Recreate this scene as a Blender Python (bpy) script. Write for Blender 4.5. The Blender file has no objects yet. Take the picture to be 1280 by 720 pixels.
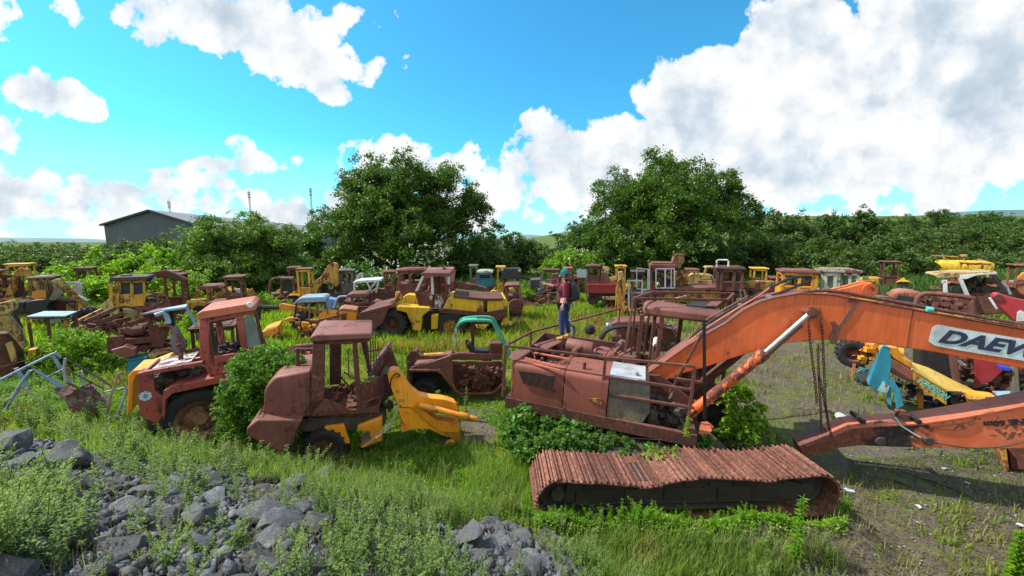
import bpy, bmesh, math, random
import numpy as np
from mathutils import Vector, Matrix, noise as mnoise
R = math.radians
random.seed(7)
rng = np.random.default_rng(7)
SC = bpy.context.scene
COL = SC.collection
# ---------------------------------------------------------------- camera
FPX, PITCH, CAMZ = 470.0, R(7.03), 4.2
CP, SP = math.cos(PITCH), math.sin(PITCH)
cam_d = bpy.data.cameras.new('camera'); cam = bpy.data.objects.new('camera', cam_d); COL.objects.link(cam)
cam.location = (0, 0, CAMZ); cam.rotation_euler = (R(90) - PITCH, 0, 0)
cam_d.sensor_width = 36; cam_d.lens = 36 * FPX / 1280; cam_d.clip_end = 6000; cam_d.clip_start = 0.05
SC.camera = cam
def ray(px, py):
    u, v = (px - 640) / FPX, (py - 360) / FPX
    return Vector((u, CP - v * SP, -SP - v * CP))
def G(px, py, z=0.0):
    d = ray(px, py); t = (z - CAMZ) / d.z
    return Vector((0, 0, CAMZ)) + d * t
def AtY(px, py, y):
    d = ray(px, py)
    return Vector((0, 0, CAMZ)) + d * (y / d.y)
def proj(p):
    x, y, z = p[0], p[1], p[2] - CAMZ
    d = y * CP - z * SP; u = y * SP + z * CP
    return (640 + FPX * x / d, 360 - FPX * u / d)

# ---------------------------------------------------------------- terrain
TOE = [(-30, 9.5), (-9, 7.6), (-5, 6.9), (-1.8, 6.1), (0.6, 5.0), (2.6, 3.6), (5.5, 2.4), (12, 1.2), (30, 0)]
def toe_y(x): return np.interp(x, [a for a, b in TOE], [b for a, b in TOE])
def _n2(x, y):
    return (np.sin(x * 1.3 + 1.7 * np.sin(y * 0.9)) + np.sin(y * 1.7 + 1.3 * np.sin(x * 1.1 + 2)) + 0.5 * np.sin(x * 3.1 + y * 2.3) + 0.5 * np.sin(y * 3.7 - x * 2.9 + 1)) / 3
def hgt(x, y):
    x = np.asarray(x, float); y = np.asarray(y, float)
    d = (toe_y(x) - y) * 0.85
    b = np.clip(d * 0.62, 0, 2.45)
    b = np.where(d > 0, b * np.clip(d / 0.8, 0.3, 1) ** 0.5, 0)
    b = b + np.clip(d + .3, 0, 1) * 0.10 * _n2(x * 2.2, y * 2.2)
    yard = 0.05 * _n2(x * 0.6, y * 0.6) * np.clip((y - 3) / 4, 0, 1)
    yard = yard - 0.06 * np.exp(-((x - 0.9 - 0.02 * y) / 0.5) ** 2) * (y > 6) * (y < 12)
    far = np.clip((y - 48) / 90, 0, 1) ** 1.2 * np.clip((x - 8) / 50, 0, 1) * 13
    far2 = np.clip((y - 50) / 300, 0, 1) * 2.0
    mound = 0.34 * np.exp(-((y - 4.76) / .24) ** 2) * np.clip((x + .1) / .5, 0, 1) * np.clip((5.3 - x) / .6, 0, 1) * (1 + .2 * np.sin(x * 4.1))
    return np.maximum(b, mound) + yard + far + far2
def H1(x, y): return float(hgt(x, y))
def hit(px, py):
    """where the view ray through a photo pixel meets the terrain"""
    d = ray(px, py); o = Vector((0, 0, CAMZ)); t = 1.5
    while t < 120:
        p = o + d * t
        if p.z <= H1(p.x, p.y): return p
        t += 0.04 if t < 15 else 0.3
    return None

# ---------------------------------------------------------------- materials
def new_mat(name):
    m = bpy.data.materials.new(name); m.use_nodes = True
    nt = m.node_tree; b = nt.nodes['Principled BSDF']
    return m, nt, b
def N(nt, t, **kw):
    n = nt.nodes.new(t)
    for k, v in kw.items():
        if hasattr(n, k): setattr(n, k, v)
        else: n.inputs[k.replace('_', ' ')].default_value = v
    return n
def L(nt, a, b): nt.links.new(a, b)
def c4(c): return (c[0], c[1], c[2], 1)
def ramp(nt, fac, stops, interp='LINEAR'):
    r = nt.nodes.new('ShaderNodeValToRGB'); r.color_ramp.interpolation = interp
    e = r.color_ramp.elements
    while len(e) < len(stops): e.new(0.5)
    for i, (p, c) in enumerate(stops):
        e[i].position = p; e[i].color = c4(c) if not isinstance(c, (int, float)) else (c, c, c, 1)
    L(nt, fac, r.inputs['Fac']); return r.outputs['Color']
def mixc(nt, fac, a, b, mode='MIX'):
    m = nt.nodes.new('ShaderNodeMix'); m.data_type = 'RGBA'; m.blend_type = mode
    for s, v in ((m.inputs[0], fac), (m.inputs[6], a), (m.inputs[7], b)):
        if hasattr(v, 'links'): L(nt, v, s)
        elif isinstance(v, (int, float)): s.default_value = v
        else: s.default_value = c4(v)
    return m.outputs[2]
def mth(nt, op, a, b=0.0, clamp=False):
    m = nt.nodes.new('ShaderNodeMath'); m.operation = op; m.use_clamp = clamp
    for s, v in ((m.inputs[0], a), (m.inputs[1], b)):
        if hasattr(v, 'links'): L(nt, v, s)
        else: s.default_value = v
    return m.outputs[0]
def objcoord(nt, shift=True):
    tc = nt.nodes.new('ShaderNodeTexCoord')
    if not shift: return tc.outputs['Object']
    oi = nt.nodes.new('ShaderNodeObjectInfo')
    a = nt.nodes.new('ShaderNodeVectorMath'); a.operation = 'ADD'
    s = nt.nodes.new('ShaderNodeVectorMath'); s.operation = 'SCALE'; s.inputs['Scale'].default_value = 37.0
    cx = nt.nodes.new('ShaderNodeCombineXYZ')
    for i in range(3): L(nt, oi.outputs['Random'], cx.inputs[i])
    L(nt, cx.outputs[0], s.inputs[0]); L(nt, tc.outputs['Object'], a.inputs[0]); L(nt, s.outputs[0], a.inputs[1])
    return a.outputs[0]
def noise_(nt, vec, scale, detail=5, rough=0.55, dist=0.0):
    n = nt.nodes.new('ShaderNodeTexNoise'); n.inputs['Scale'].default_value = scale; n.inputs['Detail'].default_value = detail
    n.inputs['Roughness'].default_value = rough; n.inputs['Distortion'].default_value = dist
    L(nt, vec, n.inputs['Vector']); return n.outputs['Fac']
def stretch(nt, vec, s):
    m = nt.nodes.new('ShaderNodeMapping'); m.inputs['Scale'].default_value = s; L(nt, vec, m.inputs['Vector']); return m.outputs[0]
RUST1, RUST2, RUST3 = (0.036, 0.018, 0.015), (0.125, 0.042, 0.029), (0.31, 0.115, 0.055)
_mc = {}
def painted(name, col, rust=0.35, rough=0.45, scale=1.0, dirt=0.35, rustcols=None, metallic=0.0, fade=0.25, bump=0.35, isl=0.35):
    """weathered paint over rust: large wear patches, run-down streaks, chips, grime"""
    if name in _mc: return _mc[name]
    m, nt, b = new_mat(name); v = objcoord(nt)
    rc = rustcols or (RUST1, RUST2, RUST3)
    n1 = noise_(nt, v, 1.6 * scale, 8, 0.62)
    n2 = noise_(nt, v, 11 * scale, 6, 0.65)
    st = noise_(nt, stretch(nt, v, (7, 7, 0.7)), 1.3 * scale, 5, 0.6)
    st2 = noise_(nt, stretch(nt, v, (26, 26, 1.1)), 1.2 * scale, 4, 0.65)
    geo = nt.nodes.new('ShaderNodeNewGeometry')
    n3 = noise_(nt, v, 45 * scale, 3, 0.6)
    rustc = ramp(nt, mth(nt, 'ADD', mth(nt, 'MULTIPLY', n2, 0.65), mth(nt, 'MULTIPLY', n3, 0.35)), [(0.34, rc[0]), (0.52, rc[1]), (0.70, rc[2])])
    faded = tuple(c * 0.6 + 0.35 * (sum(col) / 3) + 0.05 for c in col)
    paint = mixc(nt, ramp(nt, n1, [(0.35, 0.0), (0.75, 1.0)]), col, tuple(col[i] * (1 - fade) + faded[i] * fade for i in range(3)))
    paint = mixc(nt, ramp(nt, st, [(0.42, 0.0), (0.72, dirt)]), paint, tuple(c * 0.42 + 0.012 for c in col))
    paint = mixc(nt, mth(nt, 'MULTIPLY', ramp(nt, st2, [(0.52, 0.0), (0.66, 1.0)]), dirt * 0.8), paint, rustc)
    w = mth(nt, 'ADD', mth(nt, 'MULTIPLY', n1, 0.50), mth(nt, 'ADD', mth(nt, 'MULTIPLY', n2, 0.28), mth(nt, 'MULTIPLY', st, 0.22)))
    t = 0.66 - rust * 0.32
    mask = ramp(nt, w, [(t - 0.018, 0.0), (t + 0.018, 1.0)])
    colr = mixc(nt, mask, paint, rustc)
    n4 = noise_(nt, v, 0.9 * scale, 4, 0.6)
    colr = mixc(nt, ramp(nt, n4, [(0.38, 0.5), (0.56, 0.0)]), colr, mixc(nt, 1.0, colr, (0.44, 0.37, 0.32), 'MULTIPLY'))
    colr = mixc(nt, ramp(nt, st2, [(0.30, 0.35), (0.44, 0.0)]), colr, (0.05, 0.035, 0.028))
    hs = nt.nodes.new('ShaderNodeHueSaturation'); L(nt, colr, hs.inputs['Color']); L(nt, mth(nt, 'ADD', mth(nt, 'MULTIPLY', geo.outputs['Random Per Island'], isl), 1.0 - isl * .5), hs.inputs['Value']); colr = hs.outputs[0]
    L(nt, colr, b.inputs['Base Color'])
    rr = mixc(nt, mask, (rough,) * 3, (0.88,) * 3)
    L(nt, rr, b.inputs['Roughness']); b.inputs['Metallic'].default_value = metallic
    bp = nt.nodes.new('ShaderNodeBump'); bp.inputs['Strength'].default_value = bump; bp.inputs['Distance'].default_value = 0.02
    hh = mth(nt, 'ADD', mth(nt, 'MULTIPLY', n1, 1.6), mth(nt, 'ADD', mth(nt, 'MULTIPLY', n3, 0.14), mth(nt, 'MULTIPLY', mask, -0.12)))
    L(nt, hh, bp.inputs['Height']); L(nt, bp.outputs[0], b.inputs['Normal'])
    _mc[name] = m; return m
def plain(name, col, rough=0.6, metallic=0.0, var=0.25, scale=8, trans=0.0):
    if name in _mc: return _mc[name]
    m, nt, b = new_mat(name); v = objcoord(nt)
    n1 = noise_(nt, v, scale, 6, 0.6)
    L(nt, ramp(nt, n1, [(0.3, tuple(c * (1 - var) for c in col)), (0.7, tuple(min(1, c * (1 + var)) for c in col))]), b.inputs['Base Color'])
    b.inputs['Roughness'].default_value = rough; b.inputs['Metallic'].default_value = metallic
    b.inputs['Transmission Weight'].default_value = trans
    _mc[name] = m; return m
def leafmat(name, c_dark, c_light, trans=0.35, rough=0.5, clump=0.5, patch=None):
    """each leaf its own tone; clumps of fresher and older growth"""
    if name in _mc: return _mc[name]
    m, nt, b = new_mat(name)
    geo = nt.nodes.new('ShaderNodeNewGeometry'); tc = nt.nodes.new('ShaderNodeTexCoord')
    n1 = noise_(nt, tc.outputs['Object'], clump, 3, 0.6)
    f = mth(nt, 'ADD', mth(nt, 'MULTIPLY', geo.outputs['Random Per Island'], 0.6), mth(nt, 'MULTIPLY', n1, 0.8))
    stops = [(0.35, c_dark), (1.0, c_light)]
    col = ramp(nt, f, stops)
    if patch:
        n2 = noise_(nt, tc.outputs['Object'], patch[1], 3, 0.6)
        col = mixc(nt, ramp(nt, n2, [(patch[2], 0.0), (patch[2] + 0.12, 1.0)]), col, mixc(nt, geo.outputs['Random Per Island'], patch[0], tuple(c * 1.5 for c in patch[0])))
    L(nt, col, b.inputs['Base Color']); b.inputs['Roughness'].default_value = rough
    b.inputs['Specular IOR Level'].default_value = 0.3
    tr = nt.nodes.new('ShaderNodeBsdfTranslucent'); mx = nt.nodes.new('ShaderNodeMixShader'); mx.inputs[0].default_value = trans
    tcol = mixc(nt, 1.0, col, (1.5, 1.7, 0.5), 'MULTIPLY')
    L(nt, tcol, tr.inputs['Color'])
    L(nt, b.outputs[0], mx.inputs[1]); L(nt, tr.outputs[0], mx.inputs[2])
    L(nt, mx.outputs[0], nt.nodes['Material Output'].inputs['Surface'])
    _mc[name] = m; return m
def emit(name, col, s):
    m, nt, b = new_mat(name); b.inputs['Emission Color'].default_value = c4(col); b.inputs['Emission Strength'].default_value = s; return m

# ---------------------------------------------------------------- object helpers
def props(o, label=None, cat=None, group=None, kind=None):
    if label: o['label'] = label
    if cat: o['category'] = cat
    if group: o['group'] = group
    if kind: o['kind'] = kind
    return o
def thing(name, label, cat, mat4=None, group=None):
    o = bpy.data.objects.new(name, None); COL.objects.link(o); o.empty_display_size = 0.2
    if mat4 is not None: o.matrix_world = mat4
    return props(o, label, cat, group)
def npmesh(name, V, F, mat=None, smooth=False):
    """V (n,3), F (m,k) all faces same size"""
    me = bpy.data.meshes.new(name); V = np.asarray(V, np.float32); F = np.asarray(F, np.int32)
    me.vertices.add(len(V)); me.vertices.foreach_set('co', V.ravel())
    k = F.shape[1]; me.loops.add(F.size); me.loops.foreach_set('vertex_index', F.ravel())
    me.polygons.add(len(F)); me.polygons.foreach_set('loop_start', np.arange(0, F.size, k, dtype=np.int32))
    me.update(calc_edges=True)
    if smooth: me.polygons.foreach_set('use_smooth', np.ones(len(F), bool))
    if mat: me.materials.append(mat)
    return me
def link(name, me, parent=None, mat4=None):
    o = bpy.data.objects.new(name, me); COL.objects.link(o)
    if parent is not None: o.parent = parent
    if mat4 is not None: o.matrix_local = mat4
    return o
class MB:
    def __init__(s): s.v = []; s.f = []
    def add(s, vs, fs):
        n = len(s.v); s.v += [tuple(p) for p in vs]; s.f += [tuple(i + n for i in f) for f in fs]; return s
    def box(s, c, d, rot=None):
        c = Vector(c); pts = []
        for z in (-.5, .5):
            for y in (-.5, .5):
                for x in (-.5, .5):
                    p = Vector((x * d[0], y * d[1], z * d[2]))
                    if rot is not None: p = rot @ p
                    pts.append(c + p)
        return s.add(pts, [(0, 2, 3, 1), (4, 5, 7, 6), (0, 1, 5, 4), (2, 6, 7, 3), (0, 4, 6, 2), (1, 3, 7, 5)])
    def bx(s, x0, x1, y0, y1, z0, z1):
        return s.box(((x0 + x1) / 2, (y0 + y1) / 2, (z0 + z1) / 2), (x1 - x0, y1 - y0, z1 - z0))
    def bar(s, p0, p1, w, h=None, up=(0, 0, 1)):
        p0, p1 = Vector(p0), Vector(p1); d = p1 - p0
        if d.length < 1e-6: return s
        h = h or w; dn = d.normalized(); u = Vector(up)
        if abs(dn.dot(u)) > 0.95: u = Vector((0, 1, 0))
        sx = dn.cross(u).normalized(); su = sx.cross(dn).normalized()
        rot = Matrix((sx, dn, su)).transposed()
        return s.box((p0 + p1) / 2, (w, d.length, h), rot)
    def tube(s, pts, r, n=8, cap=True):
        pts = [Vector(p) for p in pts]; rs = r if isinstance(r, (list, tuple)) else [r] * len(pts)
        rings = []; prev = None
        for i, p in enumerate(pts):
            a = pts[max(i - 1, 0)]; b = pts[min(i + 1, len(pts) - 1)]; t = (b - a).normalized()
            if prev is None:
                u = Vector((0, 0, 1)) if abs(t.z) < .9 else Vector((0, 1, 0)); x = t.cross(u).normalized()
            else:
                x = (prev - t * prev.dot(t)).normalized()
            prev = x; y = t.cross(x)
            rings.append([p + (x * math.cos(2 * math.pi * k / n) + y * math.sin(2 * math.pi * k / n)) * rs[i] for k in range(n)])
        vs = [q for rg in rings for q in rg]; fs = []
        for i in range(len(pts) - 1):
            for k in range(n):
                fs.append((i * n + k, i * n + (k + 1) % n, (i + 1) * n + (k + 1) % n, (i + 1) * n + k))
        if cap: fs.append(tuple(range(n - 1, -1, -1))); fs.append(tuple((len(pts) - 1) * n + k for k in range(n)))
        return s.add(vs, fs)
    def prism(s, poly, y0, y1, taper=None):
        """poly in local (x, z), extruded along y"""
        a = 0
        for i in range(len(poly)):
            x0, z0 = poly[i]; x1, z1 = poly[(i + 1) % len(poly)]; a += x0 * z1 - x1 * z0
        if a < 0: poly = poly[::-1]
        n = len(poly); vs = [(x, y0, z) for x, z in poly] + [(x, y1, z) for x, z in poly]
        fs = [tuple(range(n)), tuple(range(2 * n - 1, n - 1, -1))]
        for i in range(n): fs.append((i, i + n, (i + 1) % n + n, (i + 1) % n))
        return s.add(vs, fs)
    def plate(s, pts, th):
        """a flat sheet through 3D points with thickness"""
        pts = [Vector(p) for p in pts]; nrm = Vector((0, 0, 0))
        for i in range(len(pts)): nrm += (pts[i]).cross(pts[(i + 1) % len(pts)])
        nrm.normalize(); n = len(pts)
        vs = [p + nrm * th / 2 for p in pts] + [p - nrm * th / 2 for p in pts]
        fs = [tuple(range(n)), tuple(range(2 * n - 1, n - 1, -1))]
        for i in range(n): fs.append((i, i + n, (i + 1) % n + n, (i + 1) % n))
        return s.add(vs, fs)
    def lathe(s, prof, c, axis='y', n=24, ang0=0):
        """prof: (radius, offset along axis)"""
        c = Vector(c); vs = []; fs = []
        for r, o in prof:
            for k in range(n):
                a = 2 * math.pi * k / n + ang0; ca, sa = math.cos(a) * r, math.sin(a) * r
                vs.append(c + (Vector((ca, o, sa)) if axis == 'y' else Vector((ca, sa, o)) if axis == 'z' else Vector((o, ca, sa))))
        for i in range(len(prof) - 1):
            for k in range(n):
                fs.append((i * n + k, i * n + (k + 1) % n, (i + 1) * n + (k + 1) % n, (i + 1) * n + k))
        return s.add(vs, fs)
    def make(s, name, mat, parent=None, bevel=0.0, smooth=False, mat4=None):
        me = bpy.data.meshes.new(name); me.from_pydata([tuple(v) for v in s.v], [], s.f)
        bm = bmesh.new(); bm.from_mesh(me); bmesh.ops.recalc_face_normals(bm, faces=bm.faces); bm.to_mesh(me); bm.free()
        me.materials.append(mat)
        if smooth:
            me.polygons.foreach_set('use_smooth', np.ones(len(me.polygons), bool)); me.set_sharp_from_angle(angle=R(40))
        o = link(name, me, parent, mat4)
        if bevel > 0:
            b = o.modifiers.new('bevel', 'BEVEL'); b.width = bevel; b.segments = 2; b.limit_method = 'ANGLE'; b.angle_limit = R(35); b.use_clamp_overlap = True
        return o
class Fr:
    """a local frame standing at a place in the yard; x along the machine, y away, z up"""
    def __init__(s, origin, head=0, pitch=0, roll=0):
        s.o = Vector(origin)
        s.m = Matrix.Translation(s.o) @ Matrix.Rotation(R(head), 4, 'Z') @ Matrix.Rotation(R(-pitch), 4, 'Y') @ Matrix.Rotation(R(roll), 4, 'X')
        s.i = s.m.inverted()
    def _r(s, px, py):
        return s.i @ Vector((0, 0, CAMZ)), s.i.to_3x3() @ ray(px, py)
    def at(s, px, py, y=0.0):
        o, d = s._r(px, py); return o + d * ((y - o.y) / d.y)
    def atz(s, px, py, z=0.0):
        o, d = s._r(px, py); return o + d * ((z - o.z) / d.z)
    def xz(s, px, py, y=0.0):
        p = s.at(px, py, y); return (p.x, p.z)
    def poly(s, pts, y=0.0): return [s.xz(a, b, y) for a, b in pts]
    def path(s, pts, y=0.0): return [s.at(p[0], p[1], p[2] if len(p) > 2 else y) for p in pts]
def gfr(px, py, z=0.0, **k): return Fr(G(px, py, z), **k)
def arc(c, r, a0, a1, n):
    return [(c[0] + r * math.cos(R(a0 + (a1 - a0) * i / n)), c[1] + r * math.sin(R(a0 + (a1 - a0) * i / n))) for i in range(n + 1)]
def smoothpath(pts, k=5):
    pts = [Vector(p) for p in pts]; out = []
    for i in range(len(pts) - 1):
        p0 = pts[max(i - 1, 0)]; p1 = pts[i]; p2 = pts[i + 1]; p3 = pts[min(i + 2, len(pts) - 1)]
        for j in range(k):
            t = j / k
            out.append(0.5 * ((2 * p1) + (p2 - p0) * t + (2 * p0 - 5 * p1 + 4 * p2 - p3) * t * t + (3 * p1 - p0 - 3 * p2 + p3) * t ** 3))
    out.append(pts[-1]); return out
def text_mesh(name, body, mat, parent, size, mat4, shear=0.0, ext=0.004, offset=0.0, xs=1.0, label=None):
    cu = bpy.data.curves.new(name, 'FONT'); cu.body = body; cu.size = size; cu.shear = shear; cu.extrude = ext; cu.offset = offset; cu.resolution_u = 3
    to = bpy.data.objects.new(name, cu); COL.objects.link(to)
    bpy.context.view_layer.update()
    me = bpy.data.meshes.new_from_object(to.evaluated_get(bpy.context.evaluated_depsgraph_get()))
    bpy.data.objects.remove(to)
    for v in me.vertices: v.co.x *= xs
    me.materials.clear(); me.materials.append(mat); me.name = name
    return link(name, me, parent, mat4)
def copy_tree(o, parent=None):
    c = o.copy(); COL.objects.link(c)
    if parent is not None: c.parent = parent
    for ch in list(o.children): copy_tree(ch, c)
    return c

def FA(px, py, extra=0):
    """frame on the ground, turned partly towards the viewpoint as the parked machines stand in a fan"""
    a = math.degrees(math.atan((px - 640) / FPX))
    return Fr(G(px, py), head=-a * 0.72 + (extra * .3 if abs(extra) < 9 else 0))
# ================================================================ light and sky
SUN_AZ, SUN_EL = R(-80), R(50)      # ahead and to the left
sdir = Vector((math.sin(SUN_AZ) * math.cos(SUN_EL), math.cos(SUN_AZ) * math.cos(SUN_EL), math.sin(SUN_EL)))
sl = bpy.data.lights.new('sun', 'SUN'); sl.energy = 4.2; sl.angle = R(0.6); sl.color = (1.0, 0.94, 0.84)
so = bpy.data.objects.new('sun', sl); COL.objects.link(so); so.rotation_euler = (-sdir).to_track_quat('-Z', 'Y').to_euler(); so.location = (0, 0, 30)
W = bpy.data.worlds.new('World'); SC.world = W; W.use_nodes = True
def build_sky():
    nt = W.node_tree; nt.nodes.clear()
    out = nt.nodes.new('ShaderNodeOutputWorld'); bg = nt.nodes.new('ShaderNodeBackground')
    sky = nt.nodes.new('ShaderNodeTexSky'); sky.sky_type = 'NISHITA'; sky.sun_disc = False
    sky.sun_elevation = SUN_EL; sky.sun_rotation = SUN_AZ; sky.air_density = 1.0; sky.dust_density = 0.4; sky.ozone_density = 2.0
    tc = nt.nodes.new('ShaderNodeTexCoord'); sep = nt.nodes.new('ShaderNodeSeparateXYZ'); L(nt, tc.outputs['Generated'], sep.inputs[0])
    yy = mth(nt, 'MAXIMUM', sep.outputs['Y'], 0.12)
    u = mth(nt, 'DIVIDE', sep.outputs['X'], yy); v = mth(nt, 'DIVIDE', sep.outputs['Z'], yy)
    cu = nt.nodes.new('ShaderNodeCombineXYZ'); L(nt, u, cu.inputs[0]); L(nt, v, cu.inputs[1])
    nz = nt.nodes.new('ShaderNodeTexNoise'); nz.inputs['Scale'].default_value = 4.6; nz.inputs['Detail'].default_value = 9; nz.inputs['Roughness'].default_value = 0.57
    L(nt, cu.outputs[0], nz.inputs['Vector'])
    nb = nt.nodes.new('ShaderNodeTexNoise'); nb.inputs['Scale'].default_value = 15; nb.inputs['Detail'].default_value = 6; nb.inputs['Roughness'].default_value = 0.6
    L(nt, cu.outputs[0], nb.inputs['Vector'])
    vo = nt.nodes.new('ShaderNodeTexVoronoi'); vo.feature = 'SMOOTH_F1'; vo.inputs['Scale'].default_value = 14; vo.inputs['Smoothness'].default_value = 0.6
    # cotton billows: warp the cell pattern by noise
    wa = nt.nodes.new('ShaderNodeVectorMath'); wa.operation = 'MULTIPLY_ADD'; L(nt, nz.outputs['Color'], wa.inputs[0]); wa.inputs[1].default_value = (.22, .22, 0); L(nt, cu.outputs[0], wa.inputs[2])
    L(nt, wa.outputs[0], vo.inputs['Vector'])
    def uv(px, py):
        d = ray(px, py); return d.x / d.y, d.z / d.y
    # cloud masses: centre px, half-sizes px, tilt deg
    B = [(300, 30, 195, 62, 14), (400, 72, 75, 45, 30), (230, 5, 120, 40, 0), (430, 30, 42, 34, -30),
         (45, 118, 85, 34, 14), (10, 165, 55, 32, 0), (95, 18, 50, 26, 20), (0, 20, 28, 34, 0),
         (305, 205, 58, 20, 8), (232, 208, 32, 8, -10), (378, 200, 24, 12, 5), (300, 184, 20, 16, 0), (590, 183, 22, 11, -10), (637, 170, 8, 9, 0),
         (60, 262, 190, 26, -2), (150, 240, 150, 26, -4), (230, 250, 110, 24, 5), (350, 262, 70, 30, 0), (20, 235, 70, 34, 0), (90, 290, 170, 26, 0),
         (500, 205, 90, 42, -3), (455, 232, 55, 34, 0), (545, 215, 70, 40, 0), (620, 245, 110, 42, -5),
         (700, 190, 95, 55, -10), (780, 205, 110, 80, -30), (870, 130, 110, 85, -35), (975, 75, 160, 90, -28), (1120, 70, 230, 120, -12), (1270, 60, 200, 150, 0),
         (900, 215, 190, 60, -5), (1010, 150, 260, 110, -20), (1200, 150, 240, 110, 0), (1080, 190, 250, 70, -5), (1260, 180, 140, 60, -5), (1110, 262, 210, 20, -6), (1250, 232, 80, 18, -8), (800, 275, 200, 20, 0), (1150, 235, 120, 16, -8)]
    mxv = None
    for (cx, cy, a, b, t) in B:
        u0, v0 = uv(cx, cy); ua, _ = uv(cx + a, cy); _, vb = uv(cx, cy - b); A = abs(ua - u0); Bv = abs(vb - v0)
        mp = nt.nodes.new('ShaderNodeMapping'); mp.vector_type = 'TEXTURE'
        mp.inputs['Location'].default_value = (u0, v0, 0); mp.inputs['Rotation'].default_value = (0, 0, R(-t)); mp.inputs['Scale'].default_value = (A, Bv, 1)
        L(nt, cu.outputs[0], mp.inputs['Vector'])
        ln = nt.nodes.new('ShaderNodeVectorMath'); ln.operation = 'LENGTH'; L(nt, mp.outputs[0], ln.inputs[0])
        val = mth(nt, 'SUBTRACT', 1.0, ln.outputs['Value'])
        val = mth(nt, 'MINIMUM', mth(nt, 'MULTIPLY', val, min(1.0, max(.16, min(A, Bv) / 0.16))), mth(nt, 'MULTIPLY', val, min(3.0, max(1.0, .12 / min(A, Bv)))))
        mxv = val if mxv is None else mth(nt, 'MAXIMUM', mxv, val)
    mxv = mth(nt, 'MAXIMUM', mxv, -1.0)
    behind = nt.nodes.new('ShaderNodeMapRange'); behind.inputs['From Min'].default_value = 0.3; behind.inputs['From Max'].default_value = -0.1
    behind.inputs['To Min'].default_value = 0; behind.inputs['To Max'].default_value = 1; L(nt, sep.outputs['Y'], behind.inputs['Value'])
    bill = mth(nt, 'SUBTRACT', 0.55, vo.outputs['Distance'])
    d = mth(nt, 'ADD', mxv, mth(nt, 'MULTIPLY', mth(nt, 'SUBTRACT', nz.outputs['Fac'], 0.5), 1.6))
    d = mth(nt, 'ADD', d, mth(nt, 'MULTIPLY', mth(nt, 'SUBTRACT', nb.outputs['Fac'], 0.5), 0.75))
    d = mth(nt, 'ADD', d, mth(nt, 'MULTIPLY', bill, 0.55))
    d = mth(nt, 'SUBTRACT', d, 0.10)
    alpha = ramp(nt, d, [(0.0, 0.0), (0.03, 0.45), (0.10, 0.95), (0.2, 1.0)])
    # thick parts of a cumulus transmit less sun: grey bases, bright rims
    sh = mth(nt, 'ADD', mth(nt, 'MULTIPLY', d, 0.42), mth(nt, 'MULTIPLY', mth(nt, 'SUBTRACT', nz.outputs['Fac'], nb.outputs['Fac']), 1.3))
    sh = mth(nt, 'SUBTRACT', sh, mth(nt, 'MULTIPLY', bill, 0.8))
    big = nt.nodes.new('ShaderNodeTexNoise'); big.inputs['Scale'].default_value = 1.9; big.inputs['Detail'].default_value = 5; bm_ = stretch(nt, cu.outputs[0], (0.8, 2.2, 1)); L(nt, bm_, big.inputs['Vector'])
    sh = mth(nt, 'ADD', sh, mth(nt, 'MULTIPLY', mth(nt, 'SUBTRACT', big.outputs['Fac'], 0.50), 1.7))
    ccol = ramp(nt, sh, [(0.02, (4.6, 4.65, 4.7)), (0.24, (3.9, 4.15, 4.35)), (0.50, (2.95, 3.4, 3.85)), (0.88, (2.2, 2.7, 3.2))])
    skyc = mixc(nt, 1.0, sky.outputs['Color'], (0.27, 0.95, 1.08), 'MULTIPLY')
    # moist air near the horizon
    hz = nt.nodes.new('ShaderNodeMapRange'); hz.inputs['From Min'].default_value = 0.0; hz.inputs['From Max'].default_value = 0.22; hz.inputs['To Min'].default_value = 0.7; hz.inputs['To Max'].default_value = 0
    L(nt, sep.outputs['Z'], hz.inputs['Value'])
    skyc = mixc(nt, hz.outputs[0], skyc, (3.3, 4.3, 4.9))
    col = mixc(nt, alpha, skyc, ccol)
    # fill for the near faces: bright cloud added in the unseen sky behind the viewer
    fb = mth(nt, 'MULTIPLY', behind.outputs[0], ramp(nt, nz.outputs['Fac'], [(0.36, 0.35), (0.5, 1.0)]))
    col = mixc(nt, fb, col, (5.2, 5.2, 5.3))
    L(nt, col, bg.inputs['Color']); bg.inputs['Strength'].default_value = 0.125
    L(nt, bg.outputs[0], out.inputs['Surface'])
build_sky()
SC.view_settings.view_transform = 'Standard'; SC.view_settings.look = 'None'; SC.view_settings.gamma = 1; SC.view_settings.exposure = 0.8
SC.render.film_transparent = False
SC.cycles.max_bounces = 6; SC.cycles.diffuse_bounces = 3; SC.cycles.transparent_max_bounces = 6; SC.cycles.use_denoising = True
SC.cycles.sample_clamp_indirect = 6

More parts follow.
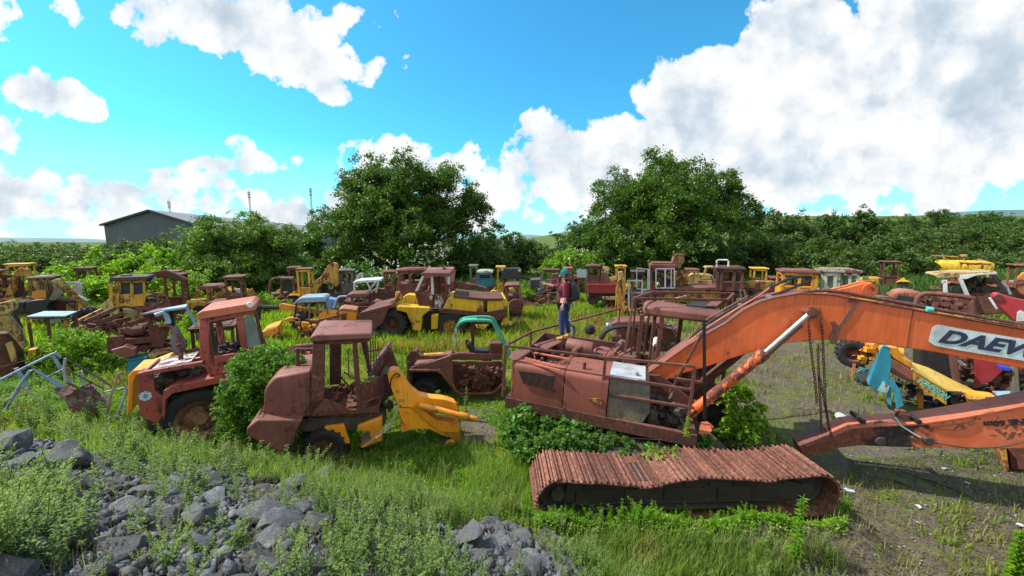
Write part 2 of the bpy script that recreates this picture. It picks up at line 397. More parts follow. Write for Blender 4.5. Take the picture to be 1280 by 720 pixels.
# ================================================================ ground
def axis_coords(lo, hi, step, far, growth=1.22):
    c = list(np.arange(lo, hi + 1e-6, step)); s = step
    while c[-1] < far: s *= growth; c.append(c[-1] + s)
    s = step; pre = [c[0]]
    while pre[0] > -far: s *= growth; pre.insert(0, pre[0] - s)
    return np.array(pre[:-1] + c)
def ground_material():
    m, nt, b = new_mat('yard_soil_and_moss'); tc = nt.nodes.new('ShaderNodeTexCoord'); v = tc.outputs['Object']
    sep = nt.nodes.new('ShaderNodeSeparateXYZ'); L(nt, v, sep.inputs[0])
    n1 = noise_(nt, v, 0.55, 8, 0.65); n2 = noise_(nt, v, 3.0, 8, 0.7); n3 = noise_(nt, v, 26, 5, 0.7); n4 = noise_(nt, v, 90, 3, 0.7)
    gravel = ramp(nt, n3, [(0.30, (0.05, 0.042, 0.036)), (0.5, (0.125, 0.108, 0.092)), (0.66, (0.21, 0.19, 0.165)), (0.78, (0.42, 0.40, 0.37))])
    soil = ramp(nt, n2, [(0.3, (0.05, 0.036, 0.024)), (0.7, (0.15, 0.11, 0.078))])
    base = mixc(nt, ramp(nt, n4, [(0.42, 0.0), (0.6, 1.0)]), soil, gravel)
    moss = ramp(nt, mth(nt, 'ADD', mth(nt, 'MULTIPLY', n3, .5), mth(nt, 'MULTIPLY', n2, .5)), [(0.36, (0.030, 0.050, 0.010)), (0.52, (0.085, 0.12, 0.018)), (0.7, (0.22, 0.23, 0.035))])
    mf = ramp(nt, mth(nt, 'ADD', mth(nt, 'MULTIPLY', n1, .45), mth(nt, 'MULTIPLY', n2, .55)), [(0.50, 0.0), (0.60, 1.0)])
    grass = ramp(nt, n2, [(0.3, (0.06, 0.095, 0.010)), (0.7, (0.18, 0.20, 0.025))])
    # left part of the yard and everything past the yard is grass; the lane on the right is trodden soil
    gx = nt.nodes.new('ShaderNodeMapRange'); L(nt, sep.outputs['X'], gx.inputs['Value']); gx.inputs['From Min'].default_value = 3.0; gx.inputs['From Max'].default_value = 0.0
    gy = nt.nodes.new('ShaderNodeMapRange'); L(nt, sep.outputs['Y'], gy.inputs['Value']); gy.inputs['From Min'].default_value = 15; gy.inputs['From Max'].default_value = 26
    gm = mth(nt, 'ADD', mth(nt, 'MAXIMUM', gx.outputs[0], gy.outputs[0]), mth(nt, 'MULTIPLY', mth(nt, 'SUBTRACT', n1, 0.5), 1.4), clamp=True)
    c1 = mixc(nt, mf, base, moss)
    c2 = mixc(nt, mth(nt, 'MULTIPLY', gm, ramp(nt, n2, [(0.35, 0.45), (0.5, 1.0)])), c1, grass)
    # narrow gravel path between the loaders
    pth = nt.nodes.new('ShaderNodeVectorMath'); pth.operation = 'DISTANCE'
    st = stretch(nt, v, (1.0, 0.28, 1)); L(nt, st, pth.inputs[0]); pth.inputs[1].default_value = (-0.75, 8.4 * 0.28, 0)
    pm = ramp(nt, mth(nt, 'ADD', pth.outputs['Value'], mth(nt, 'MULTIPLY', mth(nt, 'SUBTRACT', n2, .5), .7)), [(0.32, 1.0), (0.5, 0.0)])
    c3 = mixc(nt, mth(nt, 'MULTIPLY', pm, 0.9), c2, base)
    fy = nt.nodes.new('ShaderNodeMapRange'); L(nt, sep.outputs['Y'], fy.inputs['Value']); fy.inputs['From Min'].default_value = 42; fy.inputs['From Max'].default_value = 60
    c3 = mixc(nt, mth(nt, 'MULTIPLY', fy.outputs[0], .8), c3, ramp(nt, n1, [(.4, (.035, .065, .015)), (.6, (.09, .13, .03))]))
    # bank of quarry spoil
    zr = nt.nodes.new('ShaderNodeMapRange'); L(nt, sep.outputs['Z'], zr.inputs['Value']); zr.inputs['From Min'].default_value = .25; zr.inputs['From Max'].default_value = .7
    yr = nt.nodes.new('ShaderNodeMapRange'); L(nt, sep.outputs['Y'], yr.inputs['Value']); yr.inputs['From Min'].default_value = 12; yr.inputs['From Max'].default_value = 9
    c3 = mixc(nt, mth(nt, 'MULTIPLY', zr.outputs[0], yr.outputs[0]), c3, ramp(nt, n3, [(.35, (.03, .03, .03)), (.6, (.10, .105, .11)), (.75, (.22, .23, .24))]))
    L(nt, c3, b.inputs['Base Color']); b.inputs['Roughness'].default_value = 0.95; b.inputs['Specular IOR Level'].default_value = 0.15
    bp = nt.nodes.new('ShaderNodeBump'); bp.inputs['Strength'].default_value = 0.9; bp.inputs['Distance'].default_value = 0.05
    L(nt, mth(nt, 'ADD', mth(nt, 'MULTIPLY', n3, 0.6), mth(nt, 'MULTIPLY', n2, 1.6)), bp.inputs['Height']); L(nt, bp.outputs[0], b.inputs['Normal'])
    return m
GMAT = ground_material()
def build_ground():
    xs = axis_coords(-13, 13, 0.16, 3500); ys = axis_coords(-1, 14, 0.16, 3500)
    X, Y = np.meshgrid(xs, ys); Z = hgt(X, Y)
    dk = np.exp(-((X) ** 2 + (Y - 6) ** 2) / 400)
    Z = Z + dk * 0.025 * _n2(X * 5, Y * 5)
    V = np.stack([X.ravel(), Y.ravel(), Z.ravel()], 1); nx, ny = len(xs), len(ys)
    i, j = np.meshgrid(np.arange(nx - 1), np.arange(ny - 1)); a = (j * nx + i).ravel()
    F = np.stack([a, a + 1, a + 1 + nx, a + nx], 1)
    o = link('ground', npmesh('ground', V, F, GMAT, smooth=True)); props(o, kind='structure', label='yard ground of trodden soil, moss and grass')
build_ground()
# distant hills on the right skyline, and low rise at the left
def hills(name, pts, y, depth, mat, label):
    m = MB(); V = []; F = []
    for k, (px, py) in enumerate(pts):
        p = AtY(px, py, y); V += [(p.x, y - depth * .5, -3), (p.x, y, p.z), (p.x, y + depth, p.z * 0.9), (p.x, y + depth * 2, -3)]
    for k in range(len(pts) - 1):
        for q in range(3): F.append((k * 4 + q, k * 4 + 4 + q, k * 4 + 5 + q, k * 4 + 1 + q))
    m.add(V, F); o = m.make(name, mat, smooth=True); props(o, kind='structure', label=label)
hillm = plain('far_hill_fields', (0.09, 0.16, 0.17), 0.9, var=0.4, scale=0.012)
hills('hills', [(600, 300), (660, 293), (700, 297), (900, 296), (1060, 285), (1120, 274), (1180, 266), (1230, 263), (1280, 262), (1380, 258), (1600, 270), (1900, 300)], 1400, 300, hillm, 'blue green hills on the skyline')
hills('hills', [(-700, 300), (-200, 296), (0, 297), (60, 300), (130, 302), (300, 306)], 1600, 300, hillm, 'low hills on the left skyline')

# ================================================================ vegetation tools
def leaf_quads(C, size, up=0.35, aspect=0.55, rs=rng, along=None, droop=None):
    """one bent-free rhombus leaf per centre, random facing"""
    n = len(C); size = np.broadcast_to(size, (n,)) * rs.uniform(0.7, 1.3, n)
    nr = rs.normal(size=(n, 3)); nr[:, 2] = np.abs(nr[:, 2]) + up; nr /= np.linalg.norm(nr, axis=1)[:, None]
    t = rs.normal(size=(n, 3)) if along is None else along + rs.normal(size=(n, 3)) * .4
    t -= (t * nr).sum(1)[:, None] * nr; t /= np.linalg.norm(t, axis=1)[:, None] + 1e-9
    s = np.cross(nr, t); h = size[:, None] * 0.5
    V = np.stack([C - t * h, C + s * h * aspect * 0.9 - t * h * .1, C + t * h, C - s * h * aspect * 0.9 - t * h * .1], 1).reshape(-1, 3)
    F = np.arange(n * 4).reshape(-1, 4)
    return V, F
def ball(n, rs=rng):
    p = rs.normal(size=(n, 3)); p /= np.linalg.norm(p, axis=1)[:, None]; return p * (rs.uniform(0.0, 1, n) ** (1 / 3.0))[:, None]
def crown_points(lobes, n_cl, cl_r, leaves, rs, inner=0.62, flat=0.7, sparse=0.0):
    """lobes: (cx,cy,cz,rx,ry,rz); leaf clusters near the skin of the lobes, leaves in each cluster"""
    L_ = np.array(lobes, float); vol = (L_[:, 3] * L_[:, 4] * L_[:, 5]) ** (2 / 3); pr = vol / vol.sum()
    pts = []; cls = []
    for k in rs.choice(len(L_), n_cl, p=pr):
        d = rs.normal(size=3); d /= np.linalg.norm(d); r = rs.uniform(inner, 1.0) if rs.random() > 0.25 else rs.uniform(0.2, inner)
        c = L_[k, :3] + d * r * L_[k, 3:]
        cr = cl_r * rs.uniform(0.55, 1.35)
        m = int(leaves * (cr / cl_r) ** 2 * rs.uniform(0.7, 1.2)); q = rs.normal(size=(m, 3)) * 0.5
        # each clump is itself a few sprays
        sub = rs.normal(size=(6, 3)) * 0.55; q = q * 0.42 + sub[rs.integers(0, 6, m)]
        q[:, 2] *= flat; q[:, 2] -= 0.22 * (q[:, 0] ** 2 + q[:, 1] ** 2)
        pts.append(c + q * cr); cls.append(c)
    return np.concatenate(pts), np.array(cls)
barkm = plain('bark', (0.085, 0.065, 0.045), 0.95, var=0.4, scale=5)
def tree(name, label, base, lobes, n_cl, cl_r, leaves, lsize, lmat, trunk_r, seed, cat='tree', group=None, trunk_h=None, inner=0.62, up=0.35, nbr=14, build_only=False):
    rs = np.random.default_rng(seed)
    P, C = crown_points(lobes, n_cl, cl_r, leaves, rs, inner)
    P = P[P[:, 2] > 0.05]
    V, F = leaf_quads(P, lsize, up, 0.62, rs)
    t = thing(name, label, cat, Matrix.Translation(base), group)
    link('crown', npmesh('crown', V, F, lmat), t)
    m = MB(); th = trunk_h or max(0.6, min(l[2] for l in lobes) * 0.8)
    lean = Vector((rs.uniform(-.1, .1), rs.uniform(-.1, .1), 1)) * th
    m.tube([(0, 0, -0.3), lean * .4, lean], [trunk_r * 1.35, trunk_r, trunk_r * .85], 9)
    for l in lobes:
        e = Vector(l[:3]); mid = lean.lerp(e, .5) + Vector(rs.uniform(-.3, .3, 3)) * min(l[3], 1.5) * .5
        m.tube([lean * .9, mid, e], [trunk_r * .6, trunk_r * .38, trunk_r * .14], 6)
    idx = rs.choice(len(C), min(nbr, len(C)), replace=False)
    for k in idx:
        c = Vector(C[k]); l = min(lobes, key=lambda q: (Vector(q[:3]) - c).length); e = Vector(l[:3])
        s = lean.lerp(e, rs.uniform(.4, 1)); mid = s.lerp(c, .5) + Vector((0, 0, .15 * (c - s).length))
        m.tube([s, mid, c], [trunk_r * .22, trunk_r * .14, trunk_r * .04], 5)
    m.make('trunk', barkm, t, smooth=True)
    return t
oakm = leafmat('oak_leaves', (0.025, 0.062, 0.011), (0.105, 0.19, 0.025), 0.33, 0.45, 0.35)
brightm = leafmat('fresh_leaves', (0.07, 0.16, 0.012), (0.25, 0.40, 0.03), 0.45, 0.5, 0.5)
willowm = leafmat('willow_leaves', (0.045, 0.10, 0.018), (0.14, 0.24, 0.045), 0.35, 0.5, 0.4)
darkm = leafmat('hedge_leaves', (0.026, 0.06, 0.014), (0.10, 0.17, 0.035), 0.34, 0.5, 0.22, patch=((0.10, 0.085, 0.03), 0.18, 0.60))
elderm = leafmat('elder_leaves', (0.03, 0.09, 0.012), (0.10, 0.22, 0.03), 0.35, 0.45, 1.5)
flowerm = plain('cream_blossom', (0.75, 0.78, 0.62), 0.8, var=0.1)
def px_lobe(base, y, cx, cy, rx, ry, dy=0.0, depth=None):
    """a crown lobe from its outline in the photo at distance y"""
    c = AtY(cx, cy, y + dy); s = (y + dy) / FPX
    s = s * 1.0
    return (c.x - base[0], dy, c.z - base[2], rx * s, (depth or rx * s), ry * s)
# ================================================================ shed and masts
def shed():
    y = 75; a = AtY(130, 282, y); c = AtY(225, 272, y); pk = AtY(177, 263, y)
    w = 17.0; x0 = a.x; x1 = a.x + w; eave = 7.4; peak = 10.3; Ln = 86; ang = R(7.5)
    M = Matrix.Translation((x0, y, 0)) @ Matrix.Rotation(ang, 4, 'Z')
    t = thing('shed', 'long dark grey corrugated metal shed with pitched roof behind the bushes', 'shed', M)
    m, nt, b = new_mat('corrugated_cladding'); tc = nt.nodes.new('ShaderNodeTexCoord')
    wv = nt.nodes.new('ShaderNodeTexWave'); wv.inputs['Scale'].default_value = 1.1; wv.bands_direction = 'X'; L(nt, tc.outputs['Object'], wv.inputs['Vector'])
    n = noise_(nt, stretch(nt, tc.outputs['Object'], (1.0, 1.0, .1)), 0.6, 6)
    L(nt, mixc(nt, n, (0.075, 0.10, 0.115), (0.13, 0.165, 0.18)), b.inputs['Base Color']); b.inputs['Roughness'].default_value = 0.6
    bp = nt.nodes.new('ShaderNodeBump'); bp.inputs['Distance'].default_value = 0.1; L(nt, wv.outputs['Fac'], bp.inputs['Height']); L(nt, bp.outputs[0], b.inputs['Normal'])
    wall = MB()
    wall.prism([(0, 0), (w, 0), (w, eave), (w / 2, peak), (0, eave)], 0, Ln); wall.make('wall', m, t)
    rm = plain('grey_roof_sheets', (0.19, 0.185, 0.21), 0.7, var=0.2, scale=0.4)
    r = MB(); ov = 0.5
    for s in (0, 1):
        xa = -ov if s == 0 else w + ov; za = eave - ov * (peak - eave) / (w / 2)
        r.plate([(xa, -.5, za + .12), (xa, Ln + .5, za + .12), (w / 2, Ln + .5, peak + .12), (w / 2, -.5, peak + .12)], 0.15)
    for k in range(0, 80, 2):
        pass
    r.make('roof', rm, t)
    f = MB(); f.bar((-.3, -.55, eave), (w / 2, -.55, peak + .05), .12, .35); f.bar((w / 2, -.55, peak + .05), (w + .3, -.55, eave), .12, .35)
    f.bar((w + .5, 0, eave - .1), (w + .5, Ln, eave - .1), .25, .25)
    for k in range(9): f.bar((w + .45, 1 + k * 10, 0), (w + .45, 1 + k * 10, eave), .15, .15)
    f.make('trim', plain('dark_trim', (.04, .045, .05), .6), t)
shed()
def mast(px, py_top, y, name_l):
    p = AtY(px, py_top, y); h = p.z; t = thing('radio_mast', name_l, 'mast', Matrix.Translation((p.x, y, 0)))
    m = MB(); w = 0.6
    gm = plain('galvanised_lattice', (.22, .23, .25), .5, .3)
    for a in range(3):
        c = Vector((math.cos(a * 2.094), math.sin(a * 2.094), 0)) * w; c2 = Vector((math.cos(a * 2.094 + 2.094), math.sin(a * 2.094 + 2.094), 0)) * w
        m.bar(c, c * .5 + Vector((0, 0, h)), .11)
        k = 0
        while k < h - 3: m.bar(c + Vector((0, 0, k)), c2 + Vector((0, 0, k + 3)), .08); k += 3
    m.make('lattice', gm, t)
    d = MB()
    for q in (0.2, 1.5, 3.2):
        for a in range(3): d.box((math.cos(a * 2.1) * .6, math.sin(a * 2.1) * .6, h - q), (.35, .35, 1.0))
    d.bar((0, 0, h - .5), (0, 0, h + 1.8), .12)
    d.make('antenna', plain('pale_antenna', (.5, .52, .55), .5), t)
mast(211, 252, 230, 'thin lattice radio mast above the ridge of the shed')
mast(311, 240, 240, 'thin lattice radio mast right of the shed, above the willow bush')
mast(388, 236, 220, 'tallest lattice radio mast, beside the left oak crown')

# ================================================================ trees
def big_oak(label, bx_, y, lobes_px, seed, mat=oakm, n=230, lv=560):
    b = Vector((AtY(bx_, 330, y).x, y, 0)); lb = [px_lobe(b, y, *q) for q in lobes_px]
    return tree('oak_tree', label, b, lb, n, 1.35, lv, 0.25, mat, 0.5, seed, trunk_h=3.0, nbr=60, inner=0.7)
big_oak('large dark green oak left of centre, nearest the blossoming elder', 505, 43,
        [(505, 232, 62, 34), (455, 250, 45, 32), (560, 245, 42, 32), (430, 275, 42, 26), (590, 272, 26, 26), (500, 275, 70, 45, -3), (545, 300, 60, 30, -2), (450, 310, 55, 28, -2), (500, 262, 60, 40, 3), (600, 250, 10, 12, 0), (470, 224, 26, 14)], 11, n=310)
big_oak('large dark green oak right of centre behind the rusty cab with white windows', 830, 43,
        [(825, 231, 60, 34), (780, 255, 45, 34), (885, 238, 40, 28), (920, 252, 25, 20), (760, 285, 42, 28), (830, 275, 75, 45, -3), (890, 290, 50, 36, -2), (800, 300, 70, 32, -2), (845, 255, 60, 45, 3), (740, 300, 22, 22), (932, 280, 18, 18)], 12, n=310)
def treeline(name, label, group, specs, mats, cl_r=0.9, ls=0.30, lv=200, dens=1.0):
    for k, (px, top, w, y) in enumerate(specs):
        z0 = H1(AtY(px, 320, y).x, y); b = Vector((AtY(px, 320, y).x, y, z0)); s = y / FPX; h = max(1.2, AtY(px, top, y).z - z0); hw = w * s
        rs = np.random.default_rng(1000 + k + int(px)); lb = []
        for q in range(5):
            a = rs.uniform(-1, 1); hh = h * rs.uniform(.35, .8) * (1 - .25 * abs(a))
            lb.append((a * hw * .65, rs.uniform(-.4, .4) * hw, hh, hw * rs.uniform(.35, .6), hw * .5, h * rs.uniform(.18, .3)))
        lb.append((0, 0, h * .80, hw * .5, hw * .5, h * .2)); lb.append((0, 0, h * .42, hw * .95, hw * .7, h * .38))
        area = hw * h; n = int(max(14, area * 2.6 * dens / cl_r ** 2 * (0.9 if y < 60 else .7)))
        lab = label[k] if isinstance(label, list) else label
        tree(name, lab, b, lb, min(n, 170), cl_r, lv if y < 60 else int(lv * .7), ls, mats[k % len(mats)], .12 + h * .014, 1300 + k + int(px), group=group, nbr=10, trunk_h=h * .3)
brightm2 = leafmat('elder_fresh', (0.035, 0.10, 0.012), (0.14, 0.29, 0.03), 0.4, 0.5, 1.5)
olive = leafmat('hawthorn_leaves', (0.035, 0.065, 0.018), (0.12, 0.18, 0.04), 0.34, 0.5, 0.3, patch=((0.12, 0.085, 0.045), 0.3, 0.58))
# dark hedgerow behind, left to right
treeline('hedgerow_tree', 'dark hedgerow tree low on the far left skyline', 'hedgerow trees on the left', [(10, 308, 45, 60), (62, 308, 42, 62), (112, 304, 36, 60), (152, 300, 26, 58), (-60, 300, 60, 60), (200, 296, 34, 56), (245, 300, 30, 50), (-10, 306, 50, 80), (40, 304, 50, 82), (90, 305, 46, 80), (135, 306, 40, 72), (-110, 304, 60, 72), (-160, 300, 60, 66), (20, 312, 40, 52), (70, 312, 36, 52), (110, 310, 30, 50), (-30, 312, 50, 52), (160, 306, 30, 50), (-90, 310, 50, 52)], [darkm, olive])
treeline('hedgerow_tree', 'dark green tree filling the gap between the two oaks', 'trees between the oaks', [(605, 285, 30, 50), (640, 284, 30, 47), (672, 296, 24, 60), (700, 285, 20, 52), (722, 268, 22, 48), (655, 300, 30, 44), (583, 300, 32, 41), (620, 306, 30, 42)], [darkm, olive])
treeline('hedgerow_tree', 'dark green tree in the belt between the willow bush and left oak', 'trees left of the oak', [(375, 290, 24, 45), (395, 300, 26, 40), (345, 300, 30, 46), (412, 312, 24, 38)], [darkm, oakm])
treeline('hedgerow_tree', 'dark thorn tree in the hedgerow right of the oaks', 'hedgerow trees on the right', [(960, 265, 30, 50), (1000, 266, 34, 50), (1040, 262, 34, 52), (985, 290, 40, 44), (1078, 264, 34, 52), (1030, 298, 40, 43), (1075, 300, 38, 43), (950, 300, 30, 42), (1110, 292, 30, 46), (925, 300, 26, 46), (1000, 312, 50, 39), (1060, 314, 50, 39), (1120, 312, 40, 42), (890, 318, 36, 41), (975, 276, 30, 58), (1015, 274, 32, 60), (1060, 272, 34, 60), (1100, 276, 30, 60), (1140, 278, 32, 62), (1180, 280, 30, 60), (1215, 280, 34, 60), (940, 282, 30, 56)], [darkm, olive])
treeline('hedgerow_tree', 'small dark tree on the rising field at the far right', 'trees on the rising field', [(1128, 268, 18, 95), (1168, 262, 26, 100), (1205, 270, 20, 90), (1240, 275, 36, 70), (1215, 290, 26, 66), (1275, 282, 30, 60), (1150, 285, 20, 80), (1320, 280, 36, 60), (1135, 308, 30, 52), (1265, 306, 34, 52), (1185, 312, 40, 54), (1230, 262, 30, 110), (1185, 268, 30, 115), (1290, 268, 40, 100), (1100, 272, 30, 85), (1080, 285, 30, 66), (1160, 300, 36, 62), (1250, 296, 40, 60), (1330, 300, 50, 52), (1230, 318, 44, 50), (1290, 320, 44, 48)], [olive, darkm])
hawm = willowm
# bright scrub at the left
treeline('sycamore_bush', 'bright green sycamore scrub in front of the grey shed', 'bright scrub before the shed', [(95, 322, 34, 30), (135, 314, 34, 31), (175, 308, 36, 30), (212, 312, 34, 29), (245, 318, 30, 30), (62, 334, 30, 28), (25, 340, 34, 28), (120, 340, 36, 25), (200, 338, 34, 25)], [brightm], cl_r=.6, ls=.24, lv=120, dens=.8)
def px_bush(name, label, base_px, y, lobes_px, mat, seed, n, cl_r, lv, ls, cat='bush', tr=.08, up=.35, z=0, inner=.6):
    b = Vector((AtY(base_px, 330, y).x, y, z)); lb = [px_lobe(b, y, *q) for q in lobes_px]
    return tree(name, label, b, lb, n, cl_r, lv, ls, mat, tr, seed, cat=cat, trunk_h=.4, nbr=16, inner=inner, up=up)
px_bush('willow_bush', 'large rounded grey green willow bush in front of the shed end', 300, 31, [(308, 292, 48, 24), (342, 300, 32, 24), (270, 300, 30, 22), (300, 300, 50, 26), (262, 322, 36, 26), (335, 312, 36, 30), (300, 335, 65, 22, -1), (350, 335, 25, 20), (245, 340, 30, 18)], willowm, 21, 330, .75, 260, .17, tr=.2)
treeline('elder_thicket', 'dark elder thicket at the foot of the right oak', 'thickets under the oaks', [(765, 308, 32, 41), (805, 315, 34, 40), (845, 314, 34, 41), (885, 312, 34, 41), (740, 316, 24, 40)], [oakm, darkm])
treeline('elder_thicket', 'dark elder thicket at the foot of the left oak', 'thickets under the oaks', [(430, 314, 30, 41), (470, 316, 34, 41), (515, 318, 34, 41), (560, 314, 34, 41), (590, 312, 26, 41)], [oakm, darkm])
px_bush('elder_bush', 'elder bush with cream blossom below the left oak', 532, 36, [(532, 325, 22, 20), (515, 336, 18, 14), (548, 340, 18, 12)], elderm, 22, 60, .5, 150, .2)
px_bush('elder_bush', 'elder bush with cream blossom behind the small white framed canopy', 455, 30, [(450, 345, 24, 20), (480, 350, 20, 14), (430, 350, 16, 16)], elderm, 23, 60, .5, 150, .17)
px_bush('hawthorn_bush', 'light green bush left of the right oak, behind the person', 722, 38, [(722, 322, 22, 18), (740, 332, 18, 12), (700, 330, 18, 14)], brightm, 24, 60, .5, 140, .18)
def blossom(px0, px1, py0, py1, y, n, seed, label):
    rs = np.random.default_rng(seed); C = []
    for k in range(n):
        p = AtY(rs.uniform(px0, px1), rs.uniform(py0, py1), y + rs.uniform(-.6, .3)); C.append((p.x, p.y, p.z))
    C = np.array(C); P = np.repeat(C, 7, 0) + rs.normal(size=(n * 7, 3)) * .07
    V, F = leaf_quads(P, .10, 1.5, .9, rs); o = link('blossom', npmesh('blossom', V, F, flowerm)); props(o, label, 'blossom', kind='stuff')
blossom(512, 560, 305, 345, 34.8, 120, 5, 'cream elder blossom heads below the left oak')
blossom(425, 500, 325, 358, 29, 60, 6, 'cream elder blossom heads beside the yellow boom')
blossom(705, 745, 310, 340, 37, 40, 7, 'white blossom heads left of the right oak')
# bushes among the machines
px_bush('elder_bush', 'dense elder bush hiding the front of the red tractor', 318, 7.15, [(328, 458, 34, 25), (310, 488, 30, 34, .1), (350, 472, 22, 22), (308, 520, 28, 22), (336, 505, 24, 24), (362, 452, 11, 12)], brightm2, 31, 330, .15, 120, .055, tr=.03, inner=.75)
px_bush('nettle_bush', 'bright green bush behind the tangle of tube frames', 100, 12.2, [(95, 432, 40, 22), (115, 455, 36, 22), (75, 445, 26, 20), (135, 465, 18, 14)], brightm, 32, 160, .26, 110, .09, tr=.03)
px_bush('maple_shrub', 'dark glossy maple shrub under the left end of the big excavator body', 690, 6.7, [(670, 545, 36, 26), (705, 538, 30, 22), (650, 530, 20, 20), (740, 550, 24, 14, -.1)], elderm, 33, 150, .17, 55, .10, tr=.03)
px_bush('willowherb_bush', 'fresh green willowherb growing at the boom cylinder of the excavator', 930, 6.7, [(925, 533, 20, 16), (940, 516, 10, 12), (916, 508, 8, 15), (928, 490, 7, 10)], brightm, 34, 64, .12, 60, .085, tr=.015)
px_bush('sapling', 'young green shrub beside the dark cab in the back row', 335, 22, [(330, 378, 18, 12), (350, 384, 12, 8)], brightm, 35, 40, .3, 80, .1)
px_bush('sapling', 'young lime green saplings behind the yellow crawler', 235, 22, [(232, 362, 12, 18), (250, 350, 8, 14), (222, 372, 14, 10)], brightm, 36, 40, .3, 80, .1)
# ================================================================ machine materials
ORANGE = painted('orange_paint', (0.78, 0.145, 0.022), rust=0.23, rough=0.5, scale=0.8, dirt=0.28, fade=0.25)
ORANGE_R = painted('orange_paint_worn', (0.78, 0.14, 0.022), rust=0.58, rough=0.5, scale=1.5, dirt=0.4)
PINKOR = painted('sun_bleached_orange', (0.56, 0.155, 0.07), rust=0.30, rough=0.55, scale=0.9, dirt=0.3)
RUSTB = painted('rust_plate', (0.14, 0.044, 0.034), rust=0.58, rough=0.7, scale=0.9, dirt=0.5, fade=0.5)
RUSTP = painted('rust_panel_pinkish', (0.215, 0.072, 0.052), rust=0.36, rough=0.6, scale=0.8, dirt=0.45, fade=0.45)
RUSTD = painted('rust_dark', (0.075, 0.038, 0.030), rust=0.6, rough=0.8, scale=1.6, dirt=0.6)
STEEL = plain('black_grease', (0.018, 0.017, 0.016), 0.55, var=0.5)
DARKM = plain('dark_undercarriage', (0.055, 0.044, 0.036), 0.85, var=0.5, scale=6)
RUBBER = plain('black_rubber', (0.016, 0.017, 0.019), 0.75, var=0.35, scale=12)
HOSE = plain('hose_rubber', (0.012, 0.012, 0.014), 0.45, var=0.3)
CHROME = plain('chrome_rod', (0.62, 0.63, 0.65), 0.28, metallic=0.9, var=0.15)
WHITE = painted('white_paint', (0.62, 0.66, 0.66), rust=0.2, rough=0.5, scale=1.5)
YEL = painted('yellow_paint', (0.72, 0.30, 0.010), rust=0.32, rough=0.5, scale=0.9)
YELB = painted('bright_yellow_paint', (0.88, 0.34, 0.004), rust=0.16, rough=0.4, scale=1.2, dirt=0.25)
YELD = painted('dull_yellow_paint', (0.56, 0.31, 0.03), rust=0.48, rough=0.6, scale=1.2, dirt=0.7)
CREAM = painted('cream_paint', (0.55, 0.42, 0.15), rust=0.40, rough=0.55, scale=1.0, dirt=0.5)
PALEG = painted('pale_green_paint', (0.50, 0.58, 0.46), rust=0.28, rough=0.55, scale=1.0, dirt=0.5)
BLUEG = painted('pale_blue_paint', (0.26, 0.42, 0.56), rust=0.25, rough=0.5, scale=1.4)
REDP = painted('faded_red_paint', (0.42, 0.09, 0.065), rust=0.34, rough=0.5, scale=1.0, dirt=0.35)
CRIM = painted('crimson_paint', (0.34, 0.02, 0.03), rust=0.22, rough=0.4, scale=1.2)
CYAN = painted('cyan_paint', (0.012, 0.24, 0.36), rust=0.22, rough=0.45, scale=1.4)
GREEN = painted('sea_green_paint', (0.05, 0.42, 0.26), rust=0.20, rough=0.45, scale=1.6)
GALV = painted('galvanised_tank', (0.15, 0.16, 0.15), rust=0.5, rough=0.5, scale=1.6, dirt=0.8, rustcols=((0.10, .07, .05), (.2, .15, .09), (.30, .26, .16)))
GLASSD = plain('dusty_glass', (0.20, 0.25, 0.25), 0.15, var=0.3, scale=3)
DARKGL = plain('dark_window', (0.03, 0.04, 0.045), 0.1, var=0.3, scale=3)
TEXTD = plain('lettering_navy', (0.025, 0.035, 0.075), 0.5, var=0.4, scale=14)
TEXTK = plain('lettering_black', (0.02, 0.018, 0.018), 0.6, var=0.3)
DECALW = painted('decal_white', (0.62, 0.78, 0.80), rust=0.10, rough=0.4, scale=2.0, dirt=0.15)

def curvy(fr, m, pts, y, r, n=8, k=4): return m.tube(smoothpath(fr.path(pts, y), k), r, n)
def clutter(m, rs, x0, x1, y0, y1, z0, z1, n, s=0.08):
    """pipes, brackets and castings of an engine bay"""
    for k in range(n):
        c = Vector((rs.uniform(x0, x1), rs.uniform(y0, y1), rs.uniform(z0, z1))); q = rs.random(); w = s * rs.uniform(.5, 1.6)
        if q < .4:
            rot = Matrix.Rotation(rs.uniform(-.5, .5), 3, 'Y') @ Matrix.Rotation(rs.uniform(-.5, .5), 3, 'Z')
            m.box(c, (w * rs.uniform(.8, 2.2), w * rs.uniform(.8, 1.6), w), rot)
        elif q < .7:
            m.lathe([(0, -w * .6), (w * .7, -w * .6), (w * .7, w * .3), (w * .4, w * .6), (0, w * .6)], c, axis=rs.choice(['x', 'y', 'z']), n=10)
        else:
            e = c + Vector(rs.uniform(-1, 1, 3)) * Vector((1, 1, .6)).length * s * 1.6
            m.tube(smoothpath([c, (c + e) / 2 + Vector(rs.uniform(-1, 1, 3)) * s, e], 3), w * .18, 6)
    return m

